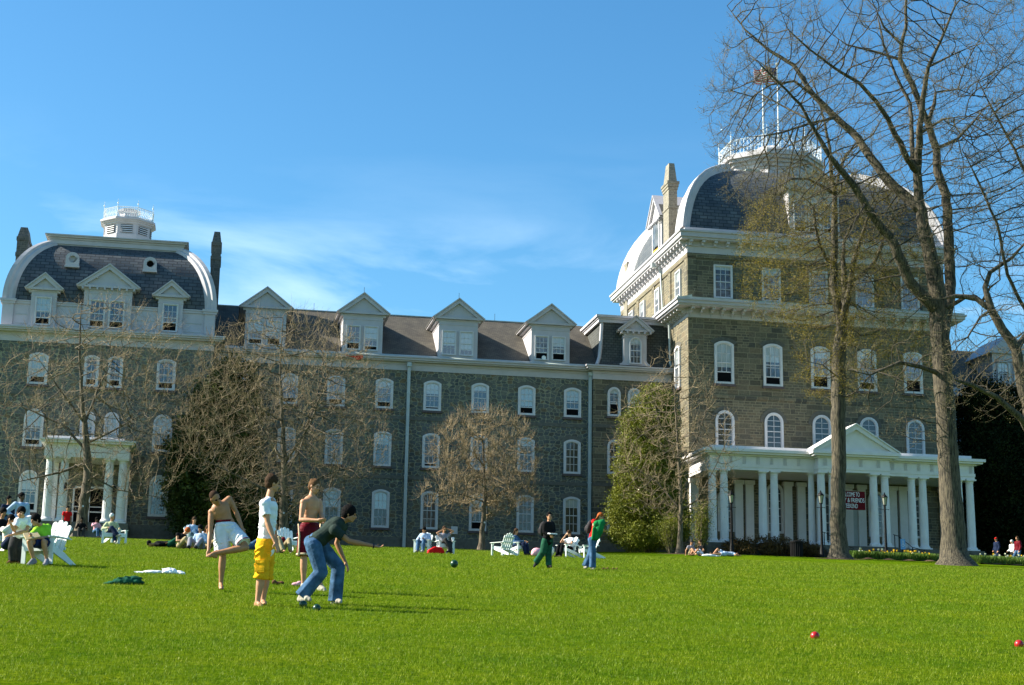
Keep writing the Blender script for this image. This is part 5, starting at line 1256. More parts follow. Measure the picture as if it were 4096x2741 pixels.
def headmesh(mb, c, u, f, k=1.):
    """skull, jaw, nose, brow, ears, lips"""
    r, f, u = frame(u, f); c = Vector(c); Mx = Matrix((r, f, u)).transposed()
    def P(x, y, z): return c+(r*x+f*y+u*z)*k
    mb.ball(P(0, -.012, .022), .074*k, .094*k, .092*k, Mx, 18, 14); mb.ball(P(0, .022, -.035), .058*k, .068*k, .078*k, Mx, 16, 12)
    mb.ball(P(0, .062, -.088), .026*k, .022*k, .020*k, Mx, 10, 8)                       # chin
    mb.ball(P(0, .078, .018), .050*k, .016*k, .012*k, Mx, 10, 8)                        # brow
    cap(mb, P(0, .080, .010), P(0, .108, -.026), .009*k, .013*k, 8); mb.ball(P(-.011, .095, -.030), .009*k); mb.ball(P(.011, .095, -.030), .009*k)
    for s in (-1, 1):
        mb.ball(P(s*.038, .066, -.028), .020*k, .014*k, .018*k, Mx, 10, 8)               # cheek
        mb.ball(P(s*.077, -.008, -.012), .009*k, .018*k, .031*k, Mx, 10, 8)              # ear
        cap(mb, P(s*.055, .0, -.065), P(s*.02, .06, -.092), .018*k, .016*k, 8)           # jaw line
    mb.ball(P(0, .084, -.055), .024*k, .010*k, .0065*k, Mx, 10, 6); mb.ball(P(0, .081, -.066), .020*k, .010*k, .007*k, Mx, 10, 6)
def hairmesh(mb, c, u, f, k=1., style='short', up=.0):
    r, f, u = frame(u, f); c = Vector(c); Mx = Matrix((r, f, u)).transposed(); R_ = random.Random(int(abs(c.x*100)) % 97)
    def P(x, y, z): return c+(r*x+f*y+u*z)*k
    e = {'buzz': .003, 'short': .010, 'thick': .020, 'long': .014, 'bun': .012, 'cap': .012}[style]
    mb.ball(P(0, -.024, .036), .076*k+e, .090*k+e, .087*k+e, Mx, 18, 14)
    if style != 'buzz': mb.ball(P(0, -.050, -.01), .068*k+e, .055*k+e, .062*k+e, Mx, 14, 10)
    if style == 'buzz': mb.ball(P(0, -.05, -.005), .066*k+e, .05*k+e, .055*k+e, Mx, 14, 10)
    if style in ('short', 'thick'):
        for i in range(34 if style == 'short' else 60):
            a = R_.uniform(0, 6.28); t = R_.uniform(.15, 1.1); q = Vector((math.cos(a)*math.sin(t), math.sin(a)*math.sin(t), math.cos(t)))
            if q.y > .55 and q.z < .5: continue
            p = P(q.x*.080, q.y*.094-.024, q.z*.092+.038); mb.ball(p, R_.uniform(.010, .020)*k)
    if style == 'long':
        for i in range(9):
            a = math.pi+(i-4)*.38; p0 = P(.078*math.sin(a-math.pi), -.05-.03*abs(math.cos(a)), 0); cap(mb, p0, P(.095*math.sin(a-math.pi), -.075, -.16), .026*k, .018*k, 8)
    if style == 'bun': mb.ball(P(0, -.135, .02), .055*k, n=12, m=8)
def eyes(par, c, u, f, k=1., shades=False, mt='dark'):
    r, f, u = frame(u, f); c = Vector(c)
    if shades:
        mb = MB()
        for s in (-1, 1): mb.ball(c+(r*s*.032+f*.086+u*.004)*k, .024*k, .010*k, .016*k, Matrix((r, f, u)).transposed(), 10, 6); cap(mb, c+(r*s*.05+f*.082+u*.006)*k, c+(r*s*.078+f*.0+u*.0)*k, .004*k, .004*k, 6)
        cap(mb, c+(r*-.01+f*.092+u*.006)*k, c+(r*.01+f*.092+u*.006)*k, .004*k, .004*k, 6); mb.build('sunglasses', M['iron'], par, True); return
    for s in (-1, 1):
        mb = MB().ball(c+(r*s*.030+f*.0855+u*.000)*k, .013*k, .006*k, .007*k, Matrix((r, f, u)).transposed(), 10, 6); mb.build('eye', M['dark'], par, True)
    mb = MB()
    for s in (-1, 1): cap(mb, c+(r*s*.016+f*.094+u*.020)*k, c+(r*s*.046+f*.084+u*.020)*k, .0045*k, .003*k, 6)
    mb.build('eyebrows', M['hair_brown'], par, True)
def person(label, J, skin='skin', hair=('hair_brown', 'short'), k=1., voxel=.012, wear=(), group=None, face=None, up=None, hands=None, detail=True, base=None, bare=(), name='person', barefoot=False, shades=False, belly=1.):
    """J: joints in world metres. wear: list of (kind, material, options)"""
    J = {a: Vector(b) for a, b in J.items()}
    hd = J['head']; nk = J['neck']; pv = (J['hl']+J['hr'])/2+Vector((0, 0, .04*k))
    upv = Vector(up) if up else (hd-nk); fc = Vector(face)
    b = base or Vector(((J['al'].x+J['ar'].x)/2, (J['al'].y+J['ar'].y)/2, min(J['al'].z, J['ar'].z)-.07*k))
    root = empty(name, b, 0, label, 'person', group)
    def fin(mb, nm, mt, vx=None, sm_=2):
        mb.v = [(p[0]-b.x, p[1]-b.y, p[2]-b.z) for p in mb.v]; return link(nm, rmesh(mb, vx or voxel, sm_, nm, M[mt]), root)
    mb = MB(); headmesh(mb, hd, upv, fc, k); cap(mb, nk-(hd-nk).normalized()*.03, hd-upv.normalized()*.05*k, .056*k, .052*k)
    torso(mb, nk, pv, J['sl'], J['sr'], J['hl'], J['hr'], 0, k, belly)
    for s in 'lr':
        sh, e, w = J['s'+s], J['e'+s], J['w'+s]; cap(mb, sh, e, .050*k, .037*k, 12, .006*k); cap(mb, e, w, .039*k, .026*k, 12, .006*k)
        hn = (hands or {}).get(s, {}); hand(mb, w, e, hn.get('n'), k*1.02, hn.get('curl', .4), hn.get('spread', .09))
        h, kn, a, t = J['h'+s], J['k'+s], J['a'+s], J['t'+s]; cap(mb, h, kn, .086*k, .056*k, 14, .004*k); mb.ball(h, .098*k); cap(mb, kn, a, .055*k, .036*k, 14, .012*k)
        foot(mb, a, t, k)
        if barefoot: toes(mb, t, a, k)
    fin(mb, 'body', skin)
    if hair:
        mb = MB(); hairmesh(mb, hd, upv, fc, k, hair[1]); fin(mb, 'hair', hair[0], min(voxel, .010), 1)
    if detail:
        n0 = set(root.children); 
        mbp = empty('face', (0,0,0)); bpy.data.objects.remove(mbp)
        eyes(root, hd-b, upv, fc, k, shades)
    # creases: small raised folds along cloth
    R_ = random.Random(len(label)*13+5)
    def folds(mb, a, b2, ra, rb, off, n, amp=.008):
        a, b2 = Vector(a), Vector(b2); d = (b2-a); L_ = d.length; d = d.normalized(); o = d.orthogonal().normalized(); q = d.cross(o)
        for i in range(n):
            t = R_.uniform(.08, .95); th = R_.uniform(0, 6.28); R1 = (ra+(rb-ra)*t)+off; w_ = R_.uniform(.5, 1.1)
            pts = [a+d*(L_*min(1, max(0, t+s*.10*R_.uniform(.5, 1))))+(o*math.cos(th+s*w_)+q*math.sin(th+s*w_))*(R1-amp*.4) for s in (-1, 0, 1)]
            mb.tube(pts, [amp*.4, amp, amp*.4], 6)
    for wr_ in wear:
        kind, mt = wr_[0], wr_[1]; o = wr_[2] if len(wr_) > 2 else {}
        mb = MB(); u = (nk-pv).normalized()
        if kind in ('tee', 'longsleeve', 'jacket'):
            of = o.get('off', .020)*k; torso(mb, nk-u*.02, pv+u*o.get('hem', 0.), J['sl'], J['sr'], J['hl'], J['hr'], of, k, belly*o.get('loose', 1.0))
            for s in 'lr':
                sh, e, w = J['s'+s], J['e'+s], J['w'+s]
                if kind == 'tee': f_ = o.get('sleeve', .55); leg(mb, sh, sh.lerp(e, f_), .058*k+of*.5, .056*k+of*.8, 16, .03); folds(mb, sh, sh.lerp(e, f_), .062*k, .06*k, of*.6, 4)
                else: cap(mb, sh, e, .056*k+of, .046*k+of*.8, 14); cap(mb, e, w.lerp(e, .06), .047*k+of*.8, .034*k+of*.5, 14); folds(mb, sh, e, .056*k, .046*k, of, 8); folds(mb, e, w, .047*k, .034*k, of*.8, 6)
            x = (J['sr']-J['sl']).normalized()
            folds(mb, pv+u*.12, nk-u*.12, .118*k, .118*k, of*.5, o.get('folds', 20), .013)
            fin(mb, 'shirt' if kind != 'jacket' else 'jacket', mt)
        elif kind in ('shorts', 'trousers', 'longshorts'):
            of = o.get('off', .03)*k; x = (J['hr']-J['hl']).normalized()
            r, f_, uu = frame(u, u.cross(x)); Mx = Matrix((x, f_, u)).transposed()
            mb.ball(pv+u*.03*k, .165*k+of*.4, .118*k+of*.4, .085*k, Mx, 16, 10); mb.ball(pv-u*.05*k, .17*k+of*.5, .122*k+of*.6, .10*k, Mx, 16, 10)
            for s in 'lr':
                h, kn, a = J['h'+s], J['k'+s], J['a'+s]
                if kind == 'trousers':
                    cap(mb, h, kn, .098*k+of*.5, .066*k+of*.7, 14); leg(mb, kn, a+(a-kn).normalized()*.03*k, .066*k+of*.7, o.get('flare', .062)*k+of*.5, 18, .06)
                    folds(mb, h, kn, .098*k, .066*k, of*.5, 16, .017); folds(mb, kn, a, .066*k, .062*k, of*.6, 20, .016)
                else:
                    e_ = h.lerp(kn, o.get('len', .85)) if o.get('len', .85) <= 1 else kn.lerp(a, o['len']-1)
                    if o.get('len', .85) > 1: cap(mb, h, kn, .095*k+of*.5, .062*k+of, 14); leg(mb, kn, e_, .062*k+of, .066*k+of, 18, .07); folds(mb, kn, e_, .078*k, .074*k, of, 6, .010)
                    else: leg(mb, h, e_, .096*k+of*.5, .075*k+of, 18, .08)
                    folds(mb, h, e_, .10*k, .085*k, of*.9, 14, .011)
            fin(mb, 'trousers' if kind == 'trousers' else 'shorts', mt)
            if o.get('band'):
                for s in 'lr':
                    h, kn = J['h'+s], J['k'+s]; e_ = h.lerp(kn, o['len']); d = (kn-h).normalized(); R1 = .075*k+of
                    for m_, a0, a1, e1 in o['band']:
                        m2 = MB(); m2.lathe([(R1+.006, 0), (R1+.007, a1-a0), (R1-.01, a1-a0), (R1-.01, 0)], 20, e_-b-d*a1, d); m2.build('hem_band', M[m_], root, True)
                    if o.get('stripe'):
                        sd = (x if s == 'r' else -x); m2 = MB(); pts = [h+sd*(.150*k+of*.4)-(h-kn).normalized()*.0+Vector((0,0,.10*k))]+[h.lerp(e_, t)+sd*((.100+(-.022)*t)*k+of*(.55+.45*t)+.002) for t in (.25, .5, .75, .98)]
                        m2.tube([q-b for q in pts], [.012, .016, .016, .016, .016], 8); m2.build('side_stripe', M[o['stripe']], root, True)
            if o.get('waist'):
                m2 = MB(); r, f_, uu = frame(u, u.cross(x)); v_ = []; n_ = 24; c_ = pv+u*.085*k-b
                for zz, rr in ((0, 1.), (.035, 1.), (.035, .9), (0, .9)):
                    for q in range(n_): t = 6.2832*q/n_; v_.append(c_+u*zz+(x*math.cos(t)*.152*k+f_*math.sin(t)*.108*k)*rr)
                m2.add(v_, [(j*n_+q, j*n_+(q+1) % n_, ((j+1) % 4)*n_+(q+1) % n_, ((j+1) % 4)*n_+q) for j in range(4) for q in range(n_)]); m2.build('waistband', M[o['waist']], root, True)
            if o.get('pocket'):
                for s in 'lr':
                    h, kn = J['h'+s], J['k'+s]; sd = (x if s == 'r' else -x); c_ = h.lerp(kn, .72)+sd*(.066*k+of)-b; dn = (kn-h).normalized(); m2 = MB(); yy = dn.cross(sd).normalized()
                    m2.obox(c_, sd*.014, yy*.062, dn*.075); m2.obox(c_-dn*.07+sd*.004, sd*.016, yy*.066, dn*.02); m2.build('pocket', M[mt], root)
        elif kind == 'shoes':
            for s in 'lr':
                mb = MB(); foot(mb, J['a'+s]-Vector((0, 0, .005)), J['t'+s], k, .012*k); fin(mb, 'shoe', mt, None, 1)
        elif kind == 'cap':
            mb = MB(); r, f_, uu = frame(upv, fc); Mx = Matrix((r, f_, uu)).transposed(); mb.ball(hd+(uu*.045-f_*.012)*k, .088*k, .105*k, .085*k, Mx, 16, 10); mb.ball(hd+(uu*.045+f_*.11)*k, .065*k, .065*k, .010*k, Mx, 14, 6); fin(mb, 'cap', mt, None, 1)
        elif kind == 'brimhat':
            mb = MB(); r, f_, uu = frame(upv, fc); Mx = Matrix((r, f_, uu)).transposed(); mb.ball(hd+uu*.06*k, .088*k, .105*k, .085*k, Mx, 16, 10); mb.ball(hd+uu*.035*k, .17*k, .19*k, .014*k, Mx, 18, 6); fin(mb, 'hat', mt, None, 1)
        elif kind == 'backpack':
            mb = MB(); x = (J['sr']-J['sl']).normalized(); r, f_, uu = frame(u, u.cross(x)); f_ = u.cross(x).normalized(); sgn = -1 if f_.dot(fc) > 0 else 1; f_ = f_*(-sgn)
            c = pv+u*.33*k-f_*.20*k; Mx = Matrix((x, f_, u)).transposed()
            mb.ball(c, .155*k, .10*k, .23*k, Mx, 16, 12); mb.ball(c-u*.06*k-f_*.06*k, .13*k, .085*k, .14*k, Mx, 14, 10)
            for s in 'lr': cap(mb, J['s'+s]+u*.045*k-f_*.05*k, J['s'+s]-x*(.02 if s == 'r' else -.02)*k+f_*.075*k-u*.04*k, .016*k, .016*k); cap(mb, J['s'+s]+u*.045*k-f_*.05*k, c+u*.15*k, .018*k, .018*k)
            fin(mb, 'backpack', mt)
    return root
def sunlocal(P0, rz, pts, k=1.):      # local pose (x right, y forward(-) , z up) to world
    c, s = math.cos(rz), math.sin(rz); return {a: Vector((P0.x+(p[0]*c-p[1]*s)*k, P0.y+(p[0]*s+p[1]*c)*k, P0.z+p[2]*k)) for a, p in pts.items()}
def fdir(rz, tilt=0.): return Vector((math.sin(rz)*math.cos(tilt), -math.cos(rz)*math.cos(tilt), math.sin(tilt)))
# ---- the four bocce players, joints read off the picture; the third number is metres nearer(-)/farther(+)
def JP(Y, d): return {a: at(p[0], p[1], Y+p[2]) for a, p in d.items()}
def c4(x, y): return (750+x/2.4118, 1850+y/2.4118)
def Z4(Y, d): return JP(Y, {a: (*c4(p[0], p[1]), p[2]) for a, p in d.items()})
def seat_ground(J, margin=.065):       # keep the lowest ankle on the turf
    return J
# man in white tee and yellow shorts, three-quarter back view
Y = 22.3
J = Z4(Y, dict(head=(822, 205, 0), neck=(795, 318, 0), sl=(742, 402, -.15), sr=(803, 382, .15), el=(775, 590, -.20), wl=(845, 770, -.26), er=(835, 560, .22), wr=(850, 720, .16), hl=(735, 800, -.09), hr=(775, 795, .09), kl=(715, 1080, -.12), al=(675, 1348, -.10), tl=(715, 1388, -.20), kr=(760, 1085, .10), ar=(728, 1335, .10), tr=(748, 1362, .02)))
person('barefoot person in a white tee and yellow cargo shorts with back half turned', J, 'skin', ('hair_brown', 'short'), .97, .010, [('tee', 'tee_white', dict(off=.018, hem=-.08, sleeve=.62, loose=1.0)), ('longshorts', 'sh_yellow', dict(len=1.18, off=.035, pocket=1))], None, (.85, .25, -.12), up=(.10, 0, 1), hands={'l': dict(n=(-.6, .5, 0), curl=.35), 'r': dict(n=(0,1,0))}, barefoot=True)
# shirtless man holding his foot
Y = 26.2
J = Z4(Y, dict(head=(268, 345, -.16), neck=(300, 392, -.04), sl=(232, 480, -.02), sr=(400, 355, .02), el=(218, 680, -.08), wl=(203, 850, -.22), er=(470, 480, .05), wr=(530, 640, -.06), hl=(330, 650, -.02), hr=(425, 645, .04), kl=(340, 905, -.02), al=(322, 1170, .02), tl=(330, 1215, -.14), kr=(560, 815, -.20), ar=(250, 880, -.26), tr=(195, 905, -.30)))
J['kr'] = at(*c4(565, 822), Y-.20)
person('shirtless person in white shorts balancing on one leg and holding up one foot', J, 'skin_tan', ('hair_buzz', 'buzz'), .98, .010, [('shorts', 'sh_white', dict(len=.84, off=.055, band=[('maroon', .012, .026, 0)], waist='maroon'))], None, (.55, -.60, -.58), up=(-.22, -.50, .8), hands={'l': dict(n=(.3, -1, 0), curl=.6)}, barefoot=True, shades=True)
# shirtless man in dark red shorts
Y = 27.1
J = Z4(Y, dict(head=(1225, 235, 0), neck=(1200, 318, 0), sl=(1118, 385, -.12), sr=(1272, 385, .10), el=(1095, 555, -.18), wl=(1255, 558, -.36), er=(1290, 500, .02), wr=(1318, 565, -.26), hl=(1135, 650, -.06), hr=(1215, 650, .08), kl=(1122, 915, -.08), al=(1118, 1180, -.05), tl=(1125, 1222, -.16), kr=(1222, 920, .08), ar=(1288, 1195, .12), tr=(1325, 1238, .02)))
person('shirtless person in long dark red shorts with both hands held together at the waist', J, 'skin', ('hair_sandy', 'short'), 1.0, .010, [('shorts', 'sh_red', dict(len=.97, off=.05, band=[('stripe', .012, .045, 0)], stripe='stripe')), ('shoes', 'shoe_w')], None, (.75, -.62, -.12), hands={'l': dict(n=(.2, .8, .5), curl=.6), 'r': dict(n=(-.5, .5, -.4), curl=.7)})
# bending thrower in jeans
Y = 23.3
J = Z4(Y, dict(head=(1565, 500, -.04), neck=(1495, 560, 0), sl=(1420, 655, -.19), sr=(1500, 610, .17), el=(1560, 760, -.22), wl=(1790, 805, -.24), er=(1440, 780, .24), wr=(1522, 960, .20), hl=(1215, 800, -.10), hr=(1265, 785, .10), kl=(1290, 1060, -.14), al=(1105, 1285, -.14), tl=(1180, 1325, -.30), kr=(1465, 1035, .05), ar=(1425, 1325, .06), tr=(1475, 1345, -.10)))
J['kr'] = at(*c4(1455, 1010), Y+.06)
person('person in dark tee and baggy jeans bending forward, one arm out after a throw', J, 'skin_tan', ('hair_black', 'thick'), 1.0, .010, [('tee', 'tee_grey', dict(off=.024, sleeve=.62, hem=-.02, loose=1.05)), ('trousers', 'jeans', dict(off=.045, flare=.075)), ('shoes', 'shoe_w')], None, (.95, -.25, -.18), up=(.25, 0, 1), hands={'l': dict(n=(0, -.2, 1), curl=.5), 'r': dict(n=(-.6, .3, 0), curl=.45)})
mb = MB(); p = at(*c4(1795, 806), 23.06); mb.lathe([(.034, -.008), (.036, 0), (.034, .008)], 12, p, (1, 0, -.1)); tag(mb.build('wristband', M['navy']), 'dark band on the outstretched wrist of the thrower in jeans', 'wristband')
# bocce balls
def ballobj(px, py, Y, col, label, grp_, lift=None):
    p = at(px, py, Y); z = gz(p.x, Y)+.030 if lift is None else p.z; m_ = M[col]
    o = MB().ball((0,0,0), .0535, n=28, m=18).build('bocce_ball', m_, None, True); o.location = (p.x, Y, z); tag(o, label, 'ball', grp_)
M['ball_g'] = flat('green_ball', (.006,.040,.018), .32, .45, .1, 5.); M['ball_r'] = flat('red_ball', (.36,.006,.010), .35, .45, .1, 5.)
ballobj(1213, 2408, 22.3, 'ball_g', 'green bocce ball in the grass under the heel of the thrower', 'green bocce balls')
ballobj(1267, 2434, 21.5, 'ball_g', 'green bocce ball resting on the grass in front of the thrower', 'green bocce balls')
ballobj(1817, 2256, 22.0, 'ball_g', 'green bocce ball in flight above the middle of the lawn', 'green bocce balls', 1)
ballobj(3260, 2555, 18.4, 'ball_r', 'red bocce ball on the open lawn, left of the two red ones', 'red bocce balls')
ballobj(4076, 2572, 17.9, 'ball_r', 'red bocce ball at the right edge of the picture', 'red bocce balls')
M['packg'] = cloth('charcoal_nylon', (.045,.040,.042), .6)
# ================= chairs, sitters and the rest of the lawn =================
def make_chair(label):
    """slatted lawn armchair, front towards -Y"""
    r = empty('lawn_chair', (0,0,0), 0, label, 'chair', 'white slatted lawn chairs')
    W = M['tee_white'] if False else M['chairw']
    mb = MB()
    for s in (-1, 1): mb.prism([(-.28, .40), (-.28, .30), (-.1, .22), (.62, .0), (.72, .0), (.72, .06), (.25, .27), (-.2, .40)], s*.27-.012, s*.27+.012, 'x')
    mb.build('side_rail', W, r)
    for s in (-1, 1): MB().box(s*.31-.045, s*.31+.045, -.31, -.28, 0, .54).prism([(-.28, .54), (-.28, .40), (-.14, .54)], s*.31-.01, s*.31+.01, 'x').build('leg', W, r)
    mb = MB()
    for i in range(5):
        y = -.29+.105*i; z = .395-.032*i; mb.obox((0, y+.045, z), (.28, 0, 0), (0, .046, -.014), (0, .003, .011))
    mb.box(-.29, .29, -.315, -.295, .26, .40); mb.build('seat', W, r)
    mb = MB(); u = Vector((0, .42, .907)); n = Vector((0, -.907, .42)); b0 = Vector((0, .20, .27))
    hs = [.58, .67, .71, .67, .58]
    for i in range(5):
        x = (i-2)*.108; h = hs[i]; pts = []
        for t in (0, 1): pass
        w_ = .0525; prof = [(-w_*.82, 0), (w_*.82, 0), (w_, h)]+[(w_*math.cos(a), h+w_*math.sin(a)) for a in (.4, .8, 1.2, 1.57, 1.95, 2.35, 2.75)]+[(-w_, h)]
        m = len(prof); v = [b0+Vector((x*(1+.12*q[1]), 0, 0))+Vector((q[0], 0, 0))+u*q[1]+n*.011 for q in prof]+[b0+Vector((x*(1+.12*q[1]), 0, 0))+Vector((q[0], 0, 0))+u*q[1]-n*.011 for q in prof]
        mb.add(v, [tuple(range(m)), tuple(range(2*m-1, m-1, -1))]+[(k, k+m, (k+1) % m+m, (k+1) % m) for k in range(m)])
    for t in (.10, .34, .56): c = b0+u*t-n*.03; mb.obox(c, (.29, 0, 0), n*.012, u*.03)
    mb.build('backrest', W, r)
    for s in (-1, 1): MB().prism([(s*.25, -.36), (s*.39, -.36), (s*.40, -.2), (s*.36, .25), (s*.33, .42), (s*.27, .42), (s*.27, .1)], .54, .562, 'z').build('arm', W, r)
    return r
M['chairw'] = flat('white_chair_paint', (.70,.73,.70), .5, .3, .06, 6.)
chair0 = make_chair('x'); used = [False]
def chair(px, Y, rz, label, s=1.):
    o = chair0 if not used[0] else copy_tree(chair0); used[0] = True
    o.location = gp(px, Y); o.rotation_euler = (-.0, 0, rz); o.scale = (s,)*3; o['label'] = label; return o
SIT = dict(head=(0,.10,1.10), neck=(0,.16,.90), sl=(-.18,.17,.82), sr=(.18,.17,.82), el=(-.30,.02,.58), wl=(-.30,-.24,.60), er=(.30,.02,.58), wr=(.30,-.24,.60), hl=(-.10,.12,.40), hr=(.10,.12,.40), kl=(-.13,-.36,.50), kr=(.13,-.36,.50), al=(-.13,-.46,.08), ar=(.13,-.46,.08), tl=(-.14,-.64,.03), tr=(.14,-.64,.03))
STAND = dict(head=(0,-.03,1.61), neck=(0,0,1.42), sl=(-.18,0,1.36), sr=(.18,0,1.36), el=(-.24,.02,1.08), wl=(-.22,-.10,.84), er=(.24,.02,1.08), wr=(.22,-.10,.84), hl=(-.09,0,.90), hr=(.09,0,.90), kl=(-.10,-.02,.48), kr=(.10,-.02,.48), al=(-.11,.02,.08), ar=(.11,.02,.08), tl=(-.13,-.15,.03), tr=(.13,-.15,.03))
GSIT = dict(head=(0,.02,.78), neck=(0,.10,.58), sl=(-.17,.10,.52), sr=(.17,.10,.52), el=(-.26,.05,.28), wl=(-.20,-.18,.30), er=(.26,.05,.28), wr=(.20,-.18,.30), hl=(-.10,.06,.12), hr=(.10,.06,.12), kl=(-.22,-.32,.36), kr=(.22,-.32,.34), al=(-.14,-.56,.08), ar=(.14,-.56,.08), tl=(-.14,-.74,.03), tr=(.16,-.74,.03))
LIE = dict(head=(0,.95,.16), neck=(0,.76,.15), sl=(-.18,.68,.14), sr=(.18,.68,.14), el=(-.36,.50,.10), wl=(-.22,.30,.16), er=(.38,.62,.08), wr=(.30,.92,.06), hl=(-.10,.14,.13), hr=(.10,.14,.13), kl=(-.12,-.24,.42), kr=(.12,-.30,.12), al=(-.12,-.56,.08), ar=(.14,-.72,.08), tl=(-.13,-.76,.10), tr=(.18,-.84,.18))
def P(base, **k): d = dict(base); d.update(k); return d
def pp(px, Y, rz, pose, label, skin_, hair, wear, k=1., fz=-.15, frot=0., group=None, up=None, dz=0., **kw):
    p = gp(px, Y); p.z += dz; J = sunlocal(p, rz, pose, k)
    return person(label, J, skin_, hair, k, .018 if Y > 50 else .013, wear, group, fdir(rz+frot)+Vector((0, 0, fz)), up=up, detail=Y < 50, base=p, **kw)
S_ = lambda t, *a: [(t, *a)]
# --- left foreground pair on the big chair
Y = 36.0
ch = chair(178, Y+.12, -.46, 'large white chair under the person in the lime tee, nearest chair to the camera', 1.06)
def A(x, y): return (x/5.226, 2000+y/5.226)
def JA(Y, d): return {a: at(*A(p[0], p[1]), Y+p[2]) for a, p in d.items()}
J = JA(Y, dict(head=(740, 420, -.30), neck=(880, 560, -.12), sl=(760, 640, -.22), sr=(1000, 580, .06), el=(620, 790, -.48), wl=(640, 740, -.62), er=(990, 790, -.20), wr=(760, 800, -.48), hl=(880, 920, -.16), hr=(1010, 930, .0), kl=(610, 870, -.58), kr=(910, 870, -.46), al=(700, 1240, -.46), ar=(980, 1250, -.36), tl=(560, 1390, -.56), tr=(930, 1370, -.50)))
person('person in a lime green tee sitting in the white chair bent over a large sheet', J, 'skin', ('hair_black', 'thick'), 1.0, .011, [('tee', 'tee_lime', dict(off=.028, sleeve=.7)), ('shorts', 'sh_navy', dict(len=.75, off=.03)), ('shoes', 'grey')], None, (-.62, -.45, -.62), up=(-.35, -.1, .9), hands={'l': dict(n=(0,-1,0), curl=.6)})
J = JA(Y+.35, dict(head=(440, 265, -.10), neck=(500, 375, .05), sl=(375, 440, -.06), sr=(620, 400, .12), el=(300, 640, -.20), wl=(225, 500, -.32), er=(560, 650, -.05), wr=(200, 745, -.30), hl=(330, 800, .1), hr=(470, 800, .16), kl=(260, 1000, -.02), kr=(430, 1020, .02), al=(280, 1245, .04), ar=(430, 1260, .1), tl=(150, 1325, -.05), tr=(330, 1340, .0)))
person('person in a white polo shirt leaning over from behind the person in the lime tee', J, 'skin', ('hair_black', 'thick'), 1.0, .011, [('tee', 'tee_white', dict(off=.028, sleeve=.7)), ('trousers', 'charc', dict(off=.045, flare=.08)), ('shoes', 'sandal')], None, (.25, -.85, -.55), up=(.25, -.1, .9), hands={'l': dict(n=(1,-.2,.2), curl=.5), 'r': dict(n=(0,0,-1), curl=.4)})
def sheetobj(name, pts, m, label, cat, th=.006):
    c = sum((Vector(p) for p in pts), Vector())/len(pts); v = [Vector(p)-c for p in pts]; n = (v[1]-v[0]).cross(v[2]-v[0]).normalized()*th
    k = len(v); mb = MB().add([p-n for p in v]+[p+n for p in v], [tuple(range(k)), tuple(range(2*k-1, k-1, -1))]+[(i, i+k, (i+1) % k+k, (i+1) % k) for i in range(k)])
    o = mb.build(name, M[m], None); o.location = c; return tag(o, label, cat)
M['tan_card'] = flat('tan_card', (.50,.40,.22), .7, .2, .05, 4.)
sheetobj('drawing_board', [at(*A(480, 700), Y-.55), at(*A(775, 675), Y-.35), at(*A(845, 770), Y-.5), at(*A(545, 835), Y-.75)], 'tan_card', 'tan board held on the knees of the person in the lime tee', 'board', .01)
# --- old man in chair and steps sitters
Y = 66.
chair(440, Y, .12, 'white chair holding the white-haired person before the pavilion porch')
pp(442, Y+.02, .12, P(SIT, kl=(-.02,-.38,.62), al=(.20,-.52,.34), tl=(.34,-.62,.30), kr=(.10,-.40,.50), el=(-.34,.0,.60), wl=(-.16,-.22,.62)), 'white-haired person in a pale olive shirt sitting cross-legged in a white lawn chair', 'skin', ('hair_grey', 'short'), [('longsleeve', 'olive'), ('trousers', 'navy'), ('shoes', 'shoe_w')], frot=.9)
chair(462, Y+4.5, .5, 'white chair just visible behind the white-haired person')
pp(322, 99.5, .1, P(SIT), 'person in dark clothes sitting on the pavilion porch steps', 'skin_dark', ('hair_black', 'short'), [('longsleeve', 'black'), ('trousers', 'charc'), ('shoes', 'shoe_d')], dz=-.0)
pp(385, 96, .5, P(SIT, el=(-.3,-.02,.7), wl=(-.1,-.2,.85)), 'person in a pink top and jeans sitting at the pavilion porch', 'skin_dark', ('hair_black', 'thick'), [('longsleeve', 'pink'), ('trousers', 'jeans'), ('shoes', 'shoe_d')])
MB().box(-.9, .9, -.2, .25, 0, .40).build('stone_bench', M['dress'], None)
o = bpy.data.objects['stone_bench']; o.location = gp(352, 99.6); tag(o, 'low stone step block under the two people at the pavilion porch', 'step block')
pp(262, 92, .2, P(STAND), 'person in a red shirt partly hidden by the tree before the pavilion porch', 'skin_tan', ('hair_black', 'short'), [('tee', 'red', dict(off=.03)), ('trousers', 'charc')])
# --- blurred group at the far left
pp(70, 50, .5, P(STAND, el=(-.40,.1,1.12), wl=(-.2,-.1,.95)), 'person in a pale blue jacket standing behind the seated group at far left', 'skin_dark', ('hair_black', 'bun'), [('jacket', 'ltblue', dict(off=.03)), ('trousers', 'jeans')], k=.98, frot=.4)
pp(20, 55, .6, P(STAND), 'person in dark clothes standing at the left edge of the picture', 'skin_tan', ('hair_black', 'short'), [('longsleeve', 'navy'), ('trousers', 'jeans')], k=.94, frot=.2)
chair(8, 47, .6, 'white chair cut off by the left edge of the picture')
pp(8, 47.02, .6, P(SIT), 'person in black sitting in the chair at the left edge of the picture', 'skin_tan', ('hair_black', 'thick'), [('tee', 'black'), ('trousers', 'charc')])
pp(36, 45.0, .9, P(GSIT, el=(-.28,-.05,.48), wl=(-.12,-.2,.66)), 'person in a pale yellow and pink top sitting on the grass at far left', 'skin_tan', ('hair_black', 'thick'), [('longsleeve', 'paper'), ('trousers', 'navy')], k=1.05, dz=.1)
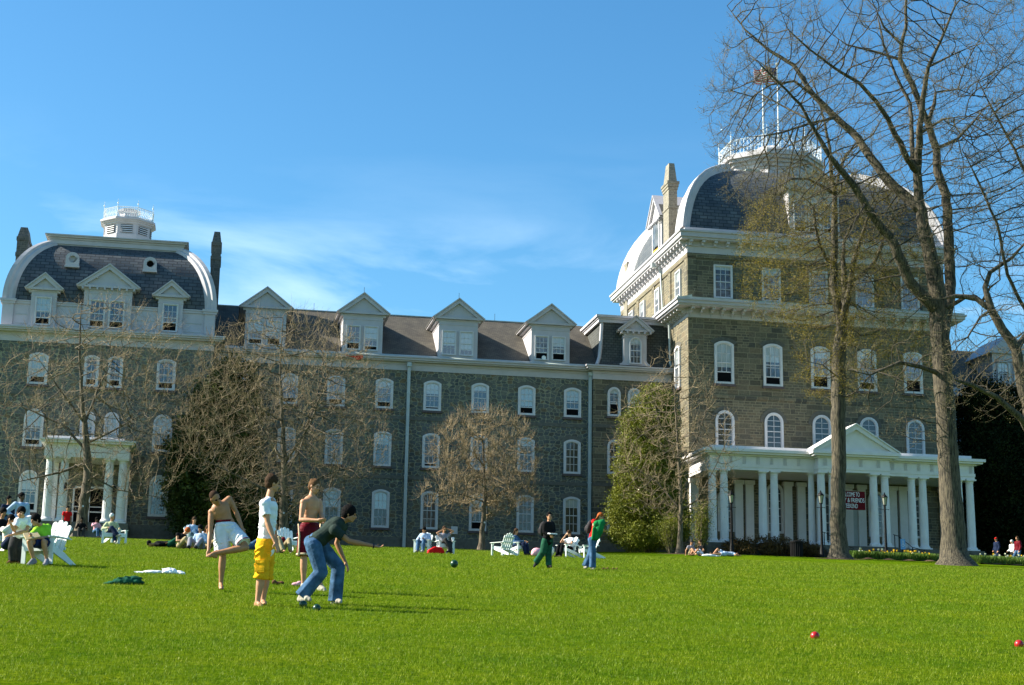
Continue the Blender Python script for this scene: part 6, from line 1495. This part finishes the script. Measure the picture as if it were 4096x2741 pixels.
# --- loungers left of centre
chair(773, 66, .35, 'white chair with a rounded back behind the group lying left of the players')
pp(775, 66.05, .35, P(SIT, kl=(-.13,-.40,.62), al=(-.1,-.65,.35), tl=(-.1,-.8,.4)), 'person in faded denim lying back in the white chair left of the players', 'skin', ('hair_brown', 'long'), [('longsleeve', 'ltblue'), ('trousers', 'jeans'), ('shoes', 'shoe_d')])
pp(728, 60.5, .9, P(GSIT, head=(.0,-.20,.66), neck=(0,-.04,.54)), 'person with reddish hair in a dark vest sitting on the lawn left of the players', 'skin', ('hair_red', 'thick'), [('tee', 'black', dict(sleeve=.3)), ('trousers', 'khaki')])
pp(795, 60, -.4, P(GSIT), 'person with curly dark hair in grey sitting on the lawn left of the players', 'skin_tan', ('hair_black', 'thick'), [('longsleeve', 'ltblue', dict(off=.03)), ('trousers', 'grey'), ('shoes', 'shoe_d')])
pp(828, 61, .3, P(GSIT, kl=(-.18,-.3,.45)), 'person in khaki sitting on the lawn behind the shirtless balancing person', 'skin_tan', ('hair_brown', 'long'), [('longsleeve', 'khaki'), ('trousers', 'khaki')])
pp(690, 62, 1.5, P(LIE), 'person in dark clothes lying at the left end of the lounging group', 'skin_tan', ('hair_black', 'short'), [('longsleeve', 'black'), ('trousers', 'green_d'), ('shoes', 'shoe_d')], up=(0, 0, 1), k=.9)
pp(1012, 61, 1.7, P(LIE, head=(0,.72,.50), neck=(0,.64,.34), sl=(-.18,.58,.30), sr=(.18,.58,.30), el=(-.26,.7,.10), wl=(-.3,.5,.06), er=(.26,.7,.10), wr=(.3,.5,.06)), 'person in a red cap and maroon top lying on the grass behind the yellow shorts', 'skin', ('hair_brown', 'short'), [('longsleeve', 'maroon'), ('trousers', 'jeans'), ('cap', 'red')], up=(-.3, 0, 1))
chair(1150, 58, .25, 'white chair with a fan-shaped back between the players in yellow and red shorts')
pp(1118, 56.8, .4, P(GSIT, head=(0,.30,.55), neck=(0,.28,.40), kl=(-.2,-.3,.5), kr=(.2,-.3,.46)), 'person in khaki trousers sitting low before the fan-backed white chair', 'skin_tan', ('hair_brown', 'short'), [('tee', 'maroon'), ('trousers', 'khaki')])
# --- centre chairs
chair(1693, 71, -.45, 'white chair at the left end of the pair near the wing downspout')
pp(1693, 71.02, -.45, P(SIT, head=(.05,-.12,1.02), neck=(0,.02,.88), wl=(-.12,-.32,.62), wr=(.12,-.32,.62)), 'person in a pale shirt bent over a book in the chair near the downspout', 'skin_tan', ('hair_black', 'short'), [('longsleeve', 'ltblue'), ('trousers', 'jeans'), ('shoes', 'shoe_w')], fz=-.7)
chair(1778, 70, .18, 'white chair holding the person with both arms raised to the head')
pp(1778, 70.02, .18, P(SIT, el=(-.40,-.08,.88), wl=(-.12,-.05,1.05), er=(.42,.10,1.02), wr=(.16,.16,1.12), kl=(-.10,-.40,.60), al=(.06,-.52,.14)), 'person in a grey-mauve tee sitting with both arms raised to the head', 'skin', ('hair_brown', 'long'), [('tee', 'grey', dict(sleeve=.5)), ('trousers', 'charc'), ('shoes', 'shoe_d')])
b = gp(1742, 69); o = MB().prism([(-.36, 0), (.34, 0), (.38, .10), (.26, .27), (-.06, .31), (-.33, .16)], -.2, .2).build('bag', M['red']); o.location = b
bv = o.modifiers.new('b', 'BEVEL'); bv.width = .06; bv.segments = 3; tag(o, 'bright red bag on the grass before the two seated people', 'bag')
p = gp(1804, 70); o = MB().lathe([(.05, 0), (.065, .14), (.06, .15)], 12).build('cup', M['tee_white'], None, True); o.location = (p.x+.05, 69.85, p.z+.565); tag(o, 'white paper cup on the arm of the chair', 'cup')
chair(2008, 68.5, math.pi+.55, 'white chair seen from behind, left of the walking person in green trousers')
chair(2068, 72, .75, 'white chair holding the person in a denim jacket')
pp(2072, 72.02, .85, P(SIT, wl=(-.1,-.36,.62), wr=(.14,-.36,.60)), 'person in a denim jacket sitting in a chair and facing right', 'skin', ('hair_brown', 'long'), [('jacket', 'jeans'), ('trousers', 'navy'), ('shoes', 'shoe_d')])
b = gp(2146, 70); 
for i, (dx, dy, rx, rz, mt, lb) in enumerate([(0, 0, .24, .20, 'pink', 'pink bag on the grass behind the walking person in green trousers'), (.55, .3, .32, .26, 'paper', 'cream cloth bundle beside the pink bag')]):
    mb = MB().ball((0,0,rz), rx, rx*.8, rz, n=14, m=10).ball((rx*.5, 0, rz*1.3), rx*.5, rx*.5, rz*.6).ball((-rx*.6, -.05, rz*.6), rx*.5, rx*.5, rz*.5)
    o = link('bag' if i == 0 else 'bundle', rmesh(mb, .02, 2, 'bag', M[mt])); o.location = (b.x+dx, 70+dy, gz(b.x+dx, 70+dy)-.02); tag(o, lb, 'bag' if i == 0 else 'bundle')
chair(2268, 70.5, -1.15, 'white chair holding the person with a hand at the face')
pp(2268, 70.52, -1.15, P(SIT, wl=(-.08,-.02,1.02), el=(-.26,-.16,.70)), 'person in a white top and dark trousers sitting sideways, hand at the face', 'skin', ('hair_brown', 'thick'), [('tee', 'tee_white'), ('trousers', 'black')])
chair(2352, 70, -1.45, 'empty white chair in side view, partly behind the red-haired walker')
# --- the two walkers
Y = 46.
def c5(x, y): return (2080+x/4.6125, 1980+y/4.6125)
J = JP(Y, {a: (*c5(p[0], p[1]), p[2]) for a, p in dict(head=(543, 395, -.02), neck=(535, 490, 0), sl=(465, 545, -.13), sr=(590, 540, .13), el=(455, 680, -.12), wl=(540, 740, -.22), er=(620, 660, .08), wr=(600, 745, -.18), hl=(470, 850, -.04), hr=(540, 850, .05), kl=(420, 1060, -.04), al=(300, 1235, .10), tl=(262, 1320, .02), kr=(525, 1060, .03), ar=(530, 1290, .0), tr=(575, 1325, -.16)).items()})
person('person in a black sweater and green trousers walking with a backpack and an open book', J, 'skin', ('hair_black', 'short'), .95, .012, [('longsleeve', 'black', dict(off=.035, hem=-.05)), ('trousers', 'green_p', dict(off=.05, flare=.07)), ('shoes', 'shoe_d'), ('backpack', 'packg')], None, (.15, -.95, -.1), up=(0, 0, 1), shades=True)
c = at(*c5(600, 715), Y-.30); mb = MB().obox((0,0,0), (.11, .02, 0), (-.02, .08, .01), (0,0,.014)); o = mb.build('book', M['tee_white']); o.location = c; tag(o, 'open white book held by the walking person in green trousers', 'book')
Y = 46.3
def c6(x, y): return (2280+x/4.9, 2000+y/4.9)
J = JP(Y, {a: (*c6(p[0], p[1]), p[2]) for a, p in dict(head=(600, 330, -.06), neck=(545, 400, 0), sl=(470, 425, -.13), sr=(540, 415, .14), el=(462, 510, -.20), wl=(610, 585, -.22), er=(600, 500, .12), wr=(630, 560, -.05), hl=(430, 780, -.07), hr=(470, 775, .08), kl=(450, 1050, -.08), al=(440, 1310, -.06), tl=(465, 1355, -.16), kr=(400, 1060, .06), ar=(300, 1290, .12), tr=(320, 1325, .0)).items()})
person('red-haired person in a red tee and jeans with a backpack, hugging a green jacket', J, 'skin', ('hair_red', 'long'), .95, .012, [('tee', 'red', dict(off=.025)), ('trousers', 'jeans', dict(off=.045, flare=.085)), ('shoes', 'shoe_w'), ('backpack', 'packg')], None, (.75, -.45, -.45), up=(.45, 0, .9))
mb = MB(); q = lambda x, y, d: at(*c6(x, y), Y+d)
cap(mb, q(520, 470, -.24), q(640, 430, -.20), .10, .08); cap(mb, q(600, 470, -.26), q(560, 620, -.22), .12, .13); cap(mb, q(560, 620, -.22), q(520, 740, -.20), .12, .09); cap(mb, q(470, 560, -.26), q(450, 760, -.22), .05, .05); cap(mb, q(640, 430, -.20), q(675, 470, -.22), .07, .04)
c = q(560, 600, -.22); mb.v = [(v[0]-c.x, v[1]-c.y, v[2]-c.z) for v in mb.v]; o = link('jacket', rmesh(mb, .014, 2, 'jacket', M['green'])); o.location = c; tag(o, 'bundled green jacket held against the chest of the red-haired walker', 'jacket')
for i, (x, lb) in enumerate(((2420, 'brown sandal lying on the grass, the left one to the right of the red-haired walker'), (2458, 'brown sandal lying on the grass, the right one to the right of the red-haired walker'))):
    p = gp(x, 47.5); mb = MB().ball((0,0,.02), .14, .05, .018).ball((.08,0,.03), .03, .05, .04); cap(mb, (-.08,-.04,.02), (-.02,0,.06), .012, .012); cap(mb, (-.08,.04,.02), (-.02,0,.06), .012, .012); o = link('sandal', rmesh(mb, .012, 1, 'sandal', M['sandal'])); o.location = p; o.rotation_euler.z = .3*i; tag(o, lb, 'sandal', 'sandals on the lawn')
# --- clothes on the grass near the players
def pile(px, Y, lumps, mt, label, name, vx=.014, extra=None):
    p = gp(px, Y); mb = MB()
    for (x, y, z, rx, ry, rz) in lumps: mb.ball((x, y, z), rx, ry, rz, n=12, m=8)
    R_ = random.Random(px)
    for i in range(46):
        l = R_.choice(lumps); a = R_.uniform(0, 6.28); q = R_.uniform(.3, 1.15); rr = R_.uniform(.03, .07); mb.ball((l[0]+l[3]*q*math.cos(a), l[1]+l[4]*q*math.sin(a), l[2]*.6+l[5]*R_.uniform(-.1, .9)*(1.2-q)), rr, rr*R_.uniform(.4, 1), rr*R_.uniform(.25, .6), Matrix.Rotation(a+1.2, 3, 'Z'), 8, 6)
    for i in range(40):
        l = R_.choice(lumps); a = R_.uniform(0, 6.28); x, y = l[0]+l[3]*.6*math.cos(a), l[1]+l[4]*.6*math.sin(a); cap(mb, (x, y, l[2]+l[5]*.6), (x+R_.uniform(-.1,.1), y+R_.uniform(-.08,.08), l[2]+l[5]*R_.uniform(.3, .95)), .014, .010)
    o = link(name, rmesh(mb, vx, 1, name, M[mt])); o.location = p-Vector((0, 0, .015)); return tag(o, label, 'clothes')
pile(650, 33.5, [(-.20,0,.03,.22,.14,.05), (.14,.02,.05,.16,.13,.09), (-.42,0,.02,.12,.06,.03), (.32,0,.03,.10,.09,.06)], 'tee_white', 'crumpled white clothes lying on the lawn left of the players', 'white_clothes')
pile(505, 28., [(0,0,.06,.22,.15,.08), (.13,.02,.09,.12,.12,.08), (-.2,0,.03,.14,.09,.04)], 'green_d', 'dark green jacket dropped on the lawn in front of the white clothes', 'green_jacket')
def small(px, py, Y, mk, mt, label, name, cat, vx=.012, dz=0):
    p = at(px, py, Y); mb = MB(); mk(mb); o = link(name, rmesh(mb, vx, 1, name, M[mt])); o.location = (p.x, Y, gz(p.x, Y)+dz); return tag(o, label, cat)
small(1112, 2300, 28.8, lambda m: (m.ball((0,0,.03), .11, .045, .03), m.ball((-.06,0,.05), .045, .045, .04), m.ball((.07,0,.04), .05, .05, .03)), 'sandal', 'brown shoe lying between the yellow-shorts and red-shorts players', 'shoe', 'shoe')
small(1188, 2306, 28.6, lambda m: (m.ball((0,0,.03), .09, .05, .035), m.ball((.05,0,.06), .05, .04, .03)), 'pink', 'small pinkish cloth on the grass behind the red-shorts player', 'cloth', 'cloth')
small(1243, 2307, 28.6, lambda m: (m.ball((0,0,.03), .10, .05, .03), m.ball((.03,0,.05), .05, .04, .03)), 'tee_white', 'small white cloth on the grass between the red-shorts player and the thrower', 'cloth', 'cloth')
# --- people at the porch end
pp(2768, 93, .3, P(GSIT, wl=(-.3,.2,.08), el=(-.3,.16,.3)), 'person in a grey sun hat sitting on the lawn by the thin tree', 'skin', ('hair_brown', 'short'), [('tee', 'grey'), ('shorts', 'khaki', dict(len=.8)), ('brimhat', 'charc')], k=1.05)
pp(2800, 92.6, -1.2, P(GSIT), 'person in a black top sitting with back turned beside the sun-hatted person', 'skin', ('hair_brown', 'short'), [('tee', 'black'), ('shorts', 'ltblue', dict(len=.8))], k=1.05)
pp(2890, 92, -1.45, P(LIE), 'person in a blue-grey tee lying on a white cloth below the porch', 'skin', ('hair_black', 'short'), [('tee', 'ltblue'), ('shorts', 'ltblue', dict(len=.7))], up=(0, 0, 1), k=1.05)
pile(2838, 91.9, [(0,0,.06,.5,.25,.10), (.3,0,.04,.4,.2,.06)], 'tee_white', 'white cloth spread at the feet of the person lying below the porch', 'white_cloth', .03)
pp(3990, 97.5, -1.35, P(STAND, wl=(-.18,-.14,.88)), 'person in a red cap and dark jacket walking left beyond the flower bed', 'skin', ('hair_brown', 'short'), [('jacket', 'navy', dict(off=.03)), ('trousers', 'navy'), ('cap', 'red')], k=1.0, dz=-.02)
pp(4052, 97.5, -1.35, P(STAND, wl=(-.2,-.25,.95)), 'short white-haired person in a white top walking left at the right edge', 'skin', ('hair_grey', 'thick'), [('longsleeve', 'tee_white', dict(off=.03)), ('trousers', 'charc')], k=.92, dz=-.02)
pp(4075, 96.5, -1.35, P(STAND, kl=(-.10,-.25,.52), al=(-.1,-.25,.1), tl=(-.1,-.42,.05)), 'tall person in a dark red shirt and jeans walking left at the right edge', 'skin', ('hair_brown', 'short'), [('longsleeve', 'sh_red', dict(off=.04)), ('trousers', 'jeans')], k=1.06, dz=-.02)
# --- lamp posts, bin, banner, railing, sign
lamps = []
def lamp(px, Y, topy, label):
    p = gp(px, Y); t = at(px, topy, Y).z-p.z; r = empty('street_lamp', p, 0, label, 'street lamp', 'black lamp posts before the front porch')
    MB().lathe([(.20, -.2), (.20, .12), (.15, .16), (.14, .55), (.12, .62), (.10, .75), (.085, 1.2), (.07, t-.95), (.07, t-.93), (.05, t-.88)], 14).tube([(-.28, 0, t-1.15), (.28, 0, t-1.15)], .018, 6).ball((-.28,0,t-1.15), .03).ball((.28,0,t-1.15), .03).build('post', M['iron'], r, True)
    MB().lathe([(.11, t-.86), (.19, t-.36)], 6).build('lantern_glass', M['lampglass'], r)
    mb = MB().lathe([(.13, t-.9), (.13, t-.85)], 6).lathe([(.24, t-.36), (.22, t-.30), (.10, t-.16), (.04, t-.10), (.05, t-.06), (.01, t)], 6)
    for k in range(6): a = k*math.pi/3; mb.tube([(.115*math.cos(a), .115*math.sin(a), t-.86), (.195*math.cos(a), .195*math.sin(a), t-.36)], .014, 4)
    mb.build('lantern_frame', M['iron'], r); return r
M['lampglass'] = glassmat('lamp_glass', (.28,.29,.25), .1)
lamp(2928, 101.5, 1960, 'black lamp post in front of the left half of the porch')
lamp(3289, 101.0, 1962, 'black lamp post just left of the twin-stemmed old tree')
lamp(3546, 101.0, 1970, 'black lamp post in front of the right half of the porch')
p = gp(3187, 101.2); r = empty('litter_bin', p, 0, 'black slatted litter bin beside the shrubs below the porch', 'litter bin'); mb = MB().lathe([(.40, 0), (.42, .95)], 20).lathe([(.46, .95), (.46, 1.0)], 20)
MB().lathe([(.34, 0), (.36, .95)], 18).build('bin_body', M['iron'], r); mb = MB().lathe([(.44, .92), (.45, 1.0), (.36, 1.06)], 18)
for k in range(18): a = k*math.pi/9; mb.tube([(.38*math.cos(a), .38*math.sin(a), .02), (.41*math.cos(a), .41*math.sin(a), .95)], .022, 4)
mb.build('bin_slats', M['iron'], r)
# banner hung between the porch columns
BYY = 104.25; a = at(2700+1060/1.678, 1700+440/1.678, BYY); c = at(2700+1278/1.678, 1700+573/1.678, BYY)
r = empty('banner', ((a.x+c.x)/2, BYY, (a.z+c.z)/2), 0, 'dark red cloth banner with white lettering hung between the porch columns', 'banner'); w_, h_ = (c.x-a.x)/2, (a.z-c.z)/2
MB().sheet([[(-w_+2*w_*i/12, .02*math.sin(i*.9)*(1-j/6), -h_+2*h_*j/6) for i in range(13)] for j in range(7)]).build('cloth', M['bannerred'] if 'bannerred' in M else M['maroon'], r, True)
for j, (txt) in enumerate(('WELCOME TO', 'FAMILY & FRIENDS', 'WEEKEND')):
    cu = bpy.data.curves.new('lettering', 'FONT'); cu.body = txt; cu.align_x = 'RIGHT'; cu.align_y = 'CENTER'; cu.size = .43; cu.extrude = .004; cu.offset = .0
    t = bpy.data.objects.new('t', cu); COL.objects.link(t); me = bpy.data.meshes.new_from_object(t.evaluated_get(bpy.context.evaluated_depsgraph_get())); bpy.data.objects.remove(t)
    me.materials.clear(); me.materials.append(M['tee_white']); o = link('lettering', me, r)
    xs_ = [v.co.x for v in me.vertices]; wd = max(xs_)-min(xs_); tgt = {0: w_*2*.587, 1: w_*2*.92, 2: w_*2*.46}[j]; o.scale = (tgt/wd, 1, 1)
    o.rotation_euler = (math.pi/2, 0, 0); o.location = ({0: w_*.66, 1: w_*.95, 2: w_*.52}[j], -.035, h_*(.62-.62*j))
# iron handrails and chain fence
def poly(name, pts, r_, m, label, cat, group=None, posts=(), ph=.9):
    c = Vector(pts[0]); mb = MB().tube([Vector(q)-c for q in pts], r_, 6)
    for q in posts: q = Vector(q)-c; mb.tube([q, q-Vector((0,0,ph))], r_*1.2, 6)
    o = mb.build(name, M[m]); o.location = c; return tag(o, label, cat, group)
for dx, lb in ((40.95, 'black iron handrail on the left side of the porch steps'), (46.05, 'black iron handrail on the right side of the porch steps')):
    poly('handrail', [(dx, 104.1, 10.9), (dx, 103.4, 10.75), (dx+.6, 102.4, 9.9), (dx+1.4, 102.2, 9.7)], .025, 'iron', lb, 'handrail', 'porch handrails', [(dx, 103.9, 10.85), (dx+.6, 102.4, 9.9)])
p0 = gp(3400, 99.5); pts = []; posts = []
for i in range(7):
    q = gp(3400+i*95, 99.2); posts.append(q+Vector((0,0,.62)))
    if i: 
        a_ = posts[i-1]; 
        for t in (.25, .5, .75): v = a_.lerp(posts[i], t); v.z -= .16*math.sin(math.pi*t); pts.append(v)
    pts.append(posts[i])
poly('chain_fence', pts, .016, 'iron', 'low black chain strung on short posts behind the daffodils', 'chain fence', None, posts, .65)
p = gp(3613, 102.4); r = empty('notice_sign', p, 0, 'small light blue notice on a dark post at the right side of the porch', 'sign'); MB().box(-.03, .03, -.02, .02, 0, 1.1).build('post', M['iron'], r)
M['sblue'] = flat('blue_sign', (.13,.32,.62), .4, .4, .05, 3.); MB().box(-.17, .17, -.05, -.022, .75, 1.45).build('panel', M['sblue'], r); MB().ring([(.10*math.cos(t*.6), 1.02+.10*math.sin(t*.6)) for t in range(10)], [(.07*math.cos(t*.6), 1.02+.07*math.sin(t*.6)) for t in range(10)], -.056, -.051).ball((0, -.054, 1.30), .035, .003, .035).box(-.02, .02, -.056, -.051, 1.08, 1.24).build('symbol', M['tee_white'], r)
# red cloth caught on the wing gutter
p = at(1432, 1430, 114.0); mb = MB(); cap(mb, (-.9, 0, .10), (-.2, 0, .02), .03, .07); mb.ball((.05, 0, 0), .30, .18, .16); mb.ball((.22, -.04, .08), .16, .12, .10); mb.ball((.0, -.05, -.12), .16, .1, .1)
o = link('red_cloth', rmesh(mb, .03, 2, 'red_cloth', M['red'])); o.location = p; tag(o, 'crumpled bright red cloth lying on the wing gutter below the second dormer', 'cloth')
# desk fan in the last dormer
p = at(2175, 1432, 115.0); r = empty('desk_fan', p, 0, 'round white fan standing in the open dormer window', 'fan'); 
for k in range(5): MB().lathe([(.02+.028*k, 0), (.03+.028*k, .01)], 20, (0,0,0), (0,-1,0)).build('grille', M['rail'], r) if k == 4 else None
MB().lathe([(.15, -.02), (.17, 0), (.15, .02), (.12, .015), (.12, -.015)], 20, (0, -.05, 0), (0, -1, 0)).build('fan_rim', M['rail'], r)
# ---- flower bed ----
M['mulch'] = flat('mulch', (.10,.065,.04), .95, .1, .4, 12., .8)
def bed(name, x0, x1, ya, yb, label, seed):
    rs_ = np.random.RandomState(seed); A_ = gp(x0, (ya+yb)/2); B_ = gp(x1, (ya+yb)/2)
    g = [[(A_.x+(B_.x-A_.x)*i/30, ya+(yb-ya)*j/6+.25*math.sin(i*.9), gz(A_.x+(B_.x-A_.x)*i/30, ya+(yb-ya)*j/6)+.02+.10*math.sin(math.pi*j/6)) for i in range(31)] for j in range(7)]
    o = MB().sheet(g).build(name, M['mulch'], None, True, fix=False); tag(o, None, None, None, 'structure'); n = 5200
    X = A_.x+(B_.x-A_.x)*rs_.rand(n); Yv = ya+.3+(yb-ya-.6)*rs_.rand(n); Z = np.array([gz(a, b_) for a, b_ in zip(X, Yv)])+.06
    h = .26+.22*rs_.rand(n); an = rs_.rand(n)*6.28; w_ = .02; ln = .16*rs_.rand(n)
    V = np.empty((n, 4, 3)); V[:, 0] = np.stack([X-w_*np.cos(an), Yv-w_*np.sin(an), Z], 1); V[:, 1] = np.stack([X+w_*np.cos(an), Yv+w_*np.sin(an), Z], 1)
    V[:, 2] = np.stack([X+w_*.5*np.cos(an)+ln*np.sin(an), Yv+w_*.5*np.sin(an)-ln*np.cos(an), Z+h], 1); V[:, 3] = np.stack([X-w_*.5*np.cos(an)+ln*np.sin(an), Yv-w_*.5*np.sin(an)-ln*np.cos(an), Z+h], 1)
    tag(link('daffodil_leaves', npmesh('daffodil_leaves', V.reshape(-1, 3), np.arange(n*4).reshape(n, 4), M['dleaf'])), label, 'flower leaves', None, 'stuff')
M['dleaf'] = leafmat('daffodil_leaf', [(.04,.09,.012),(.09,.16,.02),(.14,.20,.04)], .25, 2.)
bed('flower_bed', 3395, 3740, 97.0, 99.0, 'green strap leaves of the daffodils between the two tall old trees', 61)
bed('flower_bed', 3890, 4230, 91.5, 95.0, 'green strap leaves of the daffodils right of the thick-trunked old tree', 62)
M['yel'] = flat('daffodil_yellow', (.80,.48,.01), .6, .2, .1, 20.); M['crm'] = flat('daffodil_cream', (.75,.72,.50), .6, .2, .1, 20.)
R_ = random.Random(8); dm = {}
def daff(col):
    r = empty('daffodil', (0,0,0)); MB().tube([(0,0,0), (.01,0,.25), (.0,-.02,.38)], .008, 4).build('stem', M['dleaf'], r)
    mb = MB()
    for k in range(6): a = k*math.pi/3; mb.add([(.015*math.cos(a-.8), -.03, .40+.015*math.sin(a-.8)), (.075*math.cos(a), -.035, .40+.075*math.sin(a)), (.015*math.cos(a+.8), -.03, .40+.015*math.sin(a+.8))], [(0,1,2)])
    mb.lathe([(.02, 0), (.035, .05)], 8, (0, -.03, .40), (0, -1, .1)); mb.build('flower', M[col], r); return r
protos = {c_: daff(c_) for c_ in ('yel', 'crm')}; first = {'yel': True, 'crm': True}
for i in range(70):
    side = R_.random() < .52; col = 'yel' if R_.random() < (.75 if side else .3) else 'crm'
    px = R_.uniform(3410, 3725) if side else R_.uniform(3900, 4110); Yf = R_.uniform(97.2, 98.6) if side else R_.uniform(92, 94.6); q = gp(px, Yf)
    o = protos[col] if first[col] else copy_tree(protos[col]); first[col] = False; o.location = q+Vector((0, 0, .06)); o.rotation_euler.z = R_.uniform(-.6, .6); s_ = R_.uniform(1.0, 1.5); o.scale = (s_,)*3
    tag(o, ('yellow daffodil flowering between the two tall old trees' if col == 'yel' else 'cream daffodil flowering between the two tall old trees') if side else ('yellow daffodil flowering right of the thick-trunked old tree' if col == 'yel' else 'cream daffodil flowering right of the thick-trunked old tree'), 'daffodil', ('yellow' if col == 'yel' else 'cream')+' daffodils '+('between the old trees' if side else 'right of the old tree'))
for px, Yc, rx, lb in ((1926, 103, 1.8, ''), (2715, 98, 1.5, ''), (318, 100, 1.6, ''), (3370, 94, 1.8, '')):
    q = gp(px, Yc); g = [[(q.x+rx*rr*math.cos(a), Yc+rx*.8*rr*math.sin(a), gz(q.x+rx*rr*math.cos(a), Yc+rx*.8*rr*math.sin(a))+.05*(1-rr)+.012) for a in [6.2832*k/24 for k in range(25)]] for rr in (0.02, .5, 1.0)]
    tag(MB().sheet(g).build('mulch_ring', M['mulch'], None, True, fix=False), None, None, None, 'structure')
# ================= sky, sun, camera =================
EL, PHI = math.radians(34), math.radians(15)
sd = Vector((-math.cos(EL)*math.cos(PHI), math.cos(EL)*math.sin(PHI), math.sin(EL)))
w = bpy.data.worlds.new('World'); SC.world = w; w.use_nodes = True; nt = w.node_tree
bg = nt.nodes['Background']; sk = N(nt, 'ShaderNodeTexSky', sky_type='NISHITA', sun_disc=False)
sk.sun_elevation = EL; sk.sun_rotation = math.atan2(sd.x, sd.y); sk.air_density = 1.0; sk.dust_density = .7; sk.ozone_density = 1.6; sk.altitude = 100
tc = N(nt, 'ShaderNodeTexCoord'); mp = N(nt, 'ShaderNodeMapping'); mp.inputs['Scale'].default_value = (1.6, 1.6, 7.0); mp.inputs['Rotation'].default_value = (.12, .28, .3)
L(nt, tc.outputs['Generated'], mp.inputs['Vector'])
nz = N(nt, 'ShaderNodeTexNoise', Scale=2.1, Detail=7., Roughness=.55, Distortion=.5); L(nt, mp.outputs[0], nz.inputs['Vector'])
cr = ramp(nt, [(.49, (0,0,0)), (.80, (1,1,1))], nz.outputs['Fac'])
sp = N(nt, 'ShaderNodeSeparateXYZ'); L(nt, tc.outputs['Generated'], sp.inputs[0])
band = ramp(nt, [(.05, (.8,.8,.8)), (.225, (1,1,1)), (.26, (.75,.75,.75)), (.29, (.15,.15,.15)), (.34, (.0,.0,.0))], sp.outputs['Z'])
fm = N(nt, 'ShaderNodeMath', operation='MULTIPLY'); L(nt, cr.outputs['Color'], fm.inputs[0]); L(nt, band.outputs['Color'], fm.inputs[1])
f2 = N(nt, 'ShaderNodeMath', operation='MULTIPLY'); L(nt, fm.outputs[0], f2.inputs[0]); f2.inputs[1].default_value = .6
hs = N(nt, 'ShaderNodeHueSaturation', Saturation=1.25, Value=1.0); L(nt, sk.outputs[0], hs.inputs['Color'])
tn = mix(nt, hs.outputs[0], (1.08, 1.56, 1.60), 1., 'MULTIPLY')
cm = mix(nt, tn, (13., 15.2, 16.5), f2.outputs[0]); L(nt, cm, bg.inputs['Color']); bg.inputs['Strength'].default_value = .05
sl = bpy.data.lights.new('sun', 'SUN'); sl.energy = 5.0; sl.angle = math.radians(.53); sl.color = (1, .94, .80)
so = bpy.data.objects.new('sun', sl); COL.objects.link(so); so.rotation_euler = sd.to_track_quat('Z', 'Y').to_euler(); so.location = (-40, 60, 80)
cam = bpy.data.cameras.new('camera'); co = bpy.data.objects.new('camera', cam); COL.objects.link(co)
cam.sensor_width = 36; cam.lens = FPX/4096*36; cam.clip_end = 3000; cam.clip_start = .1
Mx = Matrix((CR, -CD, -CF)).transposed(); co.matrix_world = Mx.to_4x4(); SC.camera = co
SC.view_settings.view_transform = 'Standard'; SC.view_settings.look = 'None'; SC.view_settings.exposure = 1.4; SC.view_settings.gamma = 1
SC.cycles.use_denoising = True; SC.cycles.max_bounces = 6; SC.cycles.transparent_max_bounces = 6
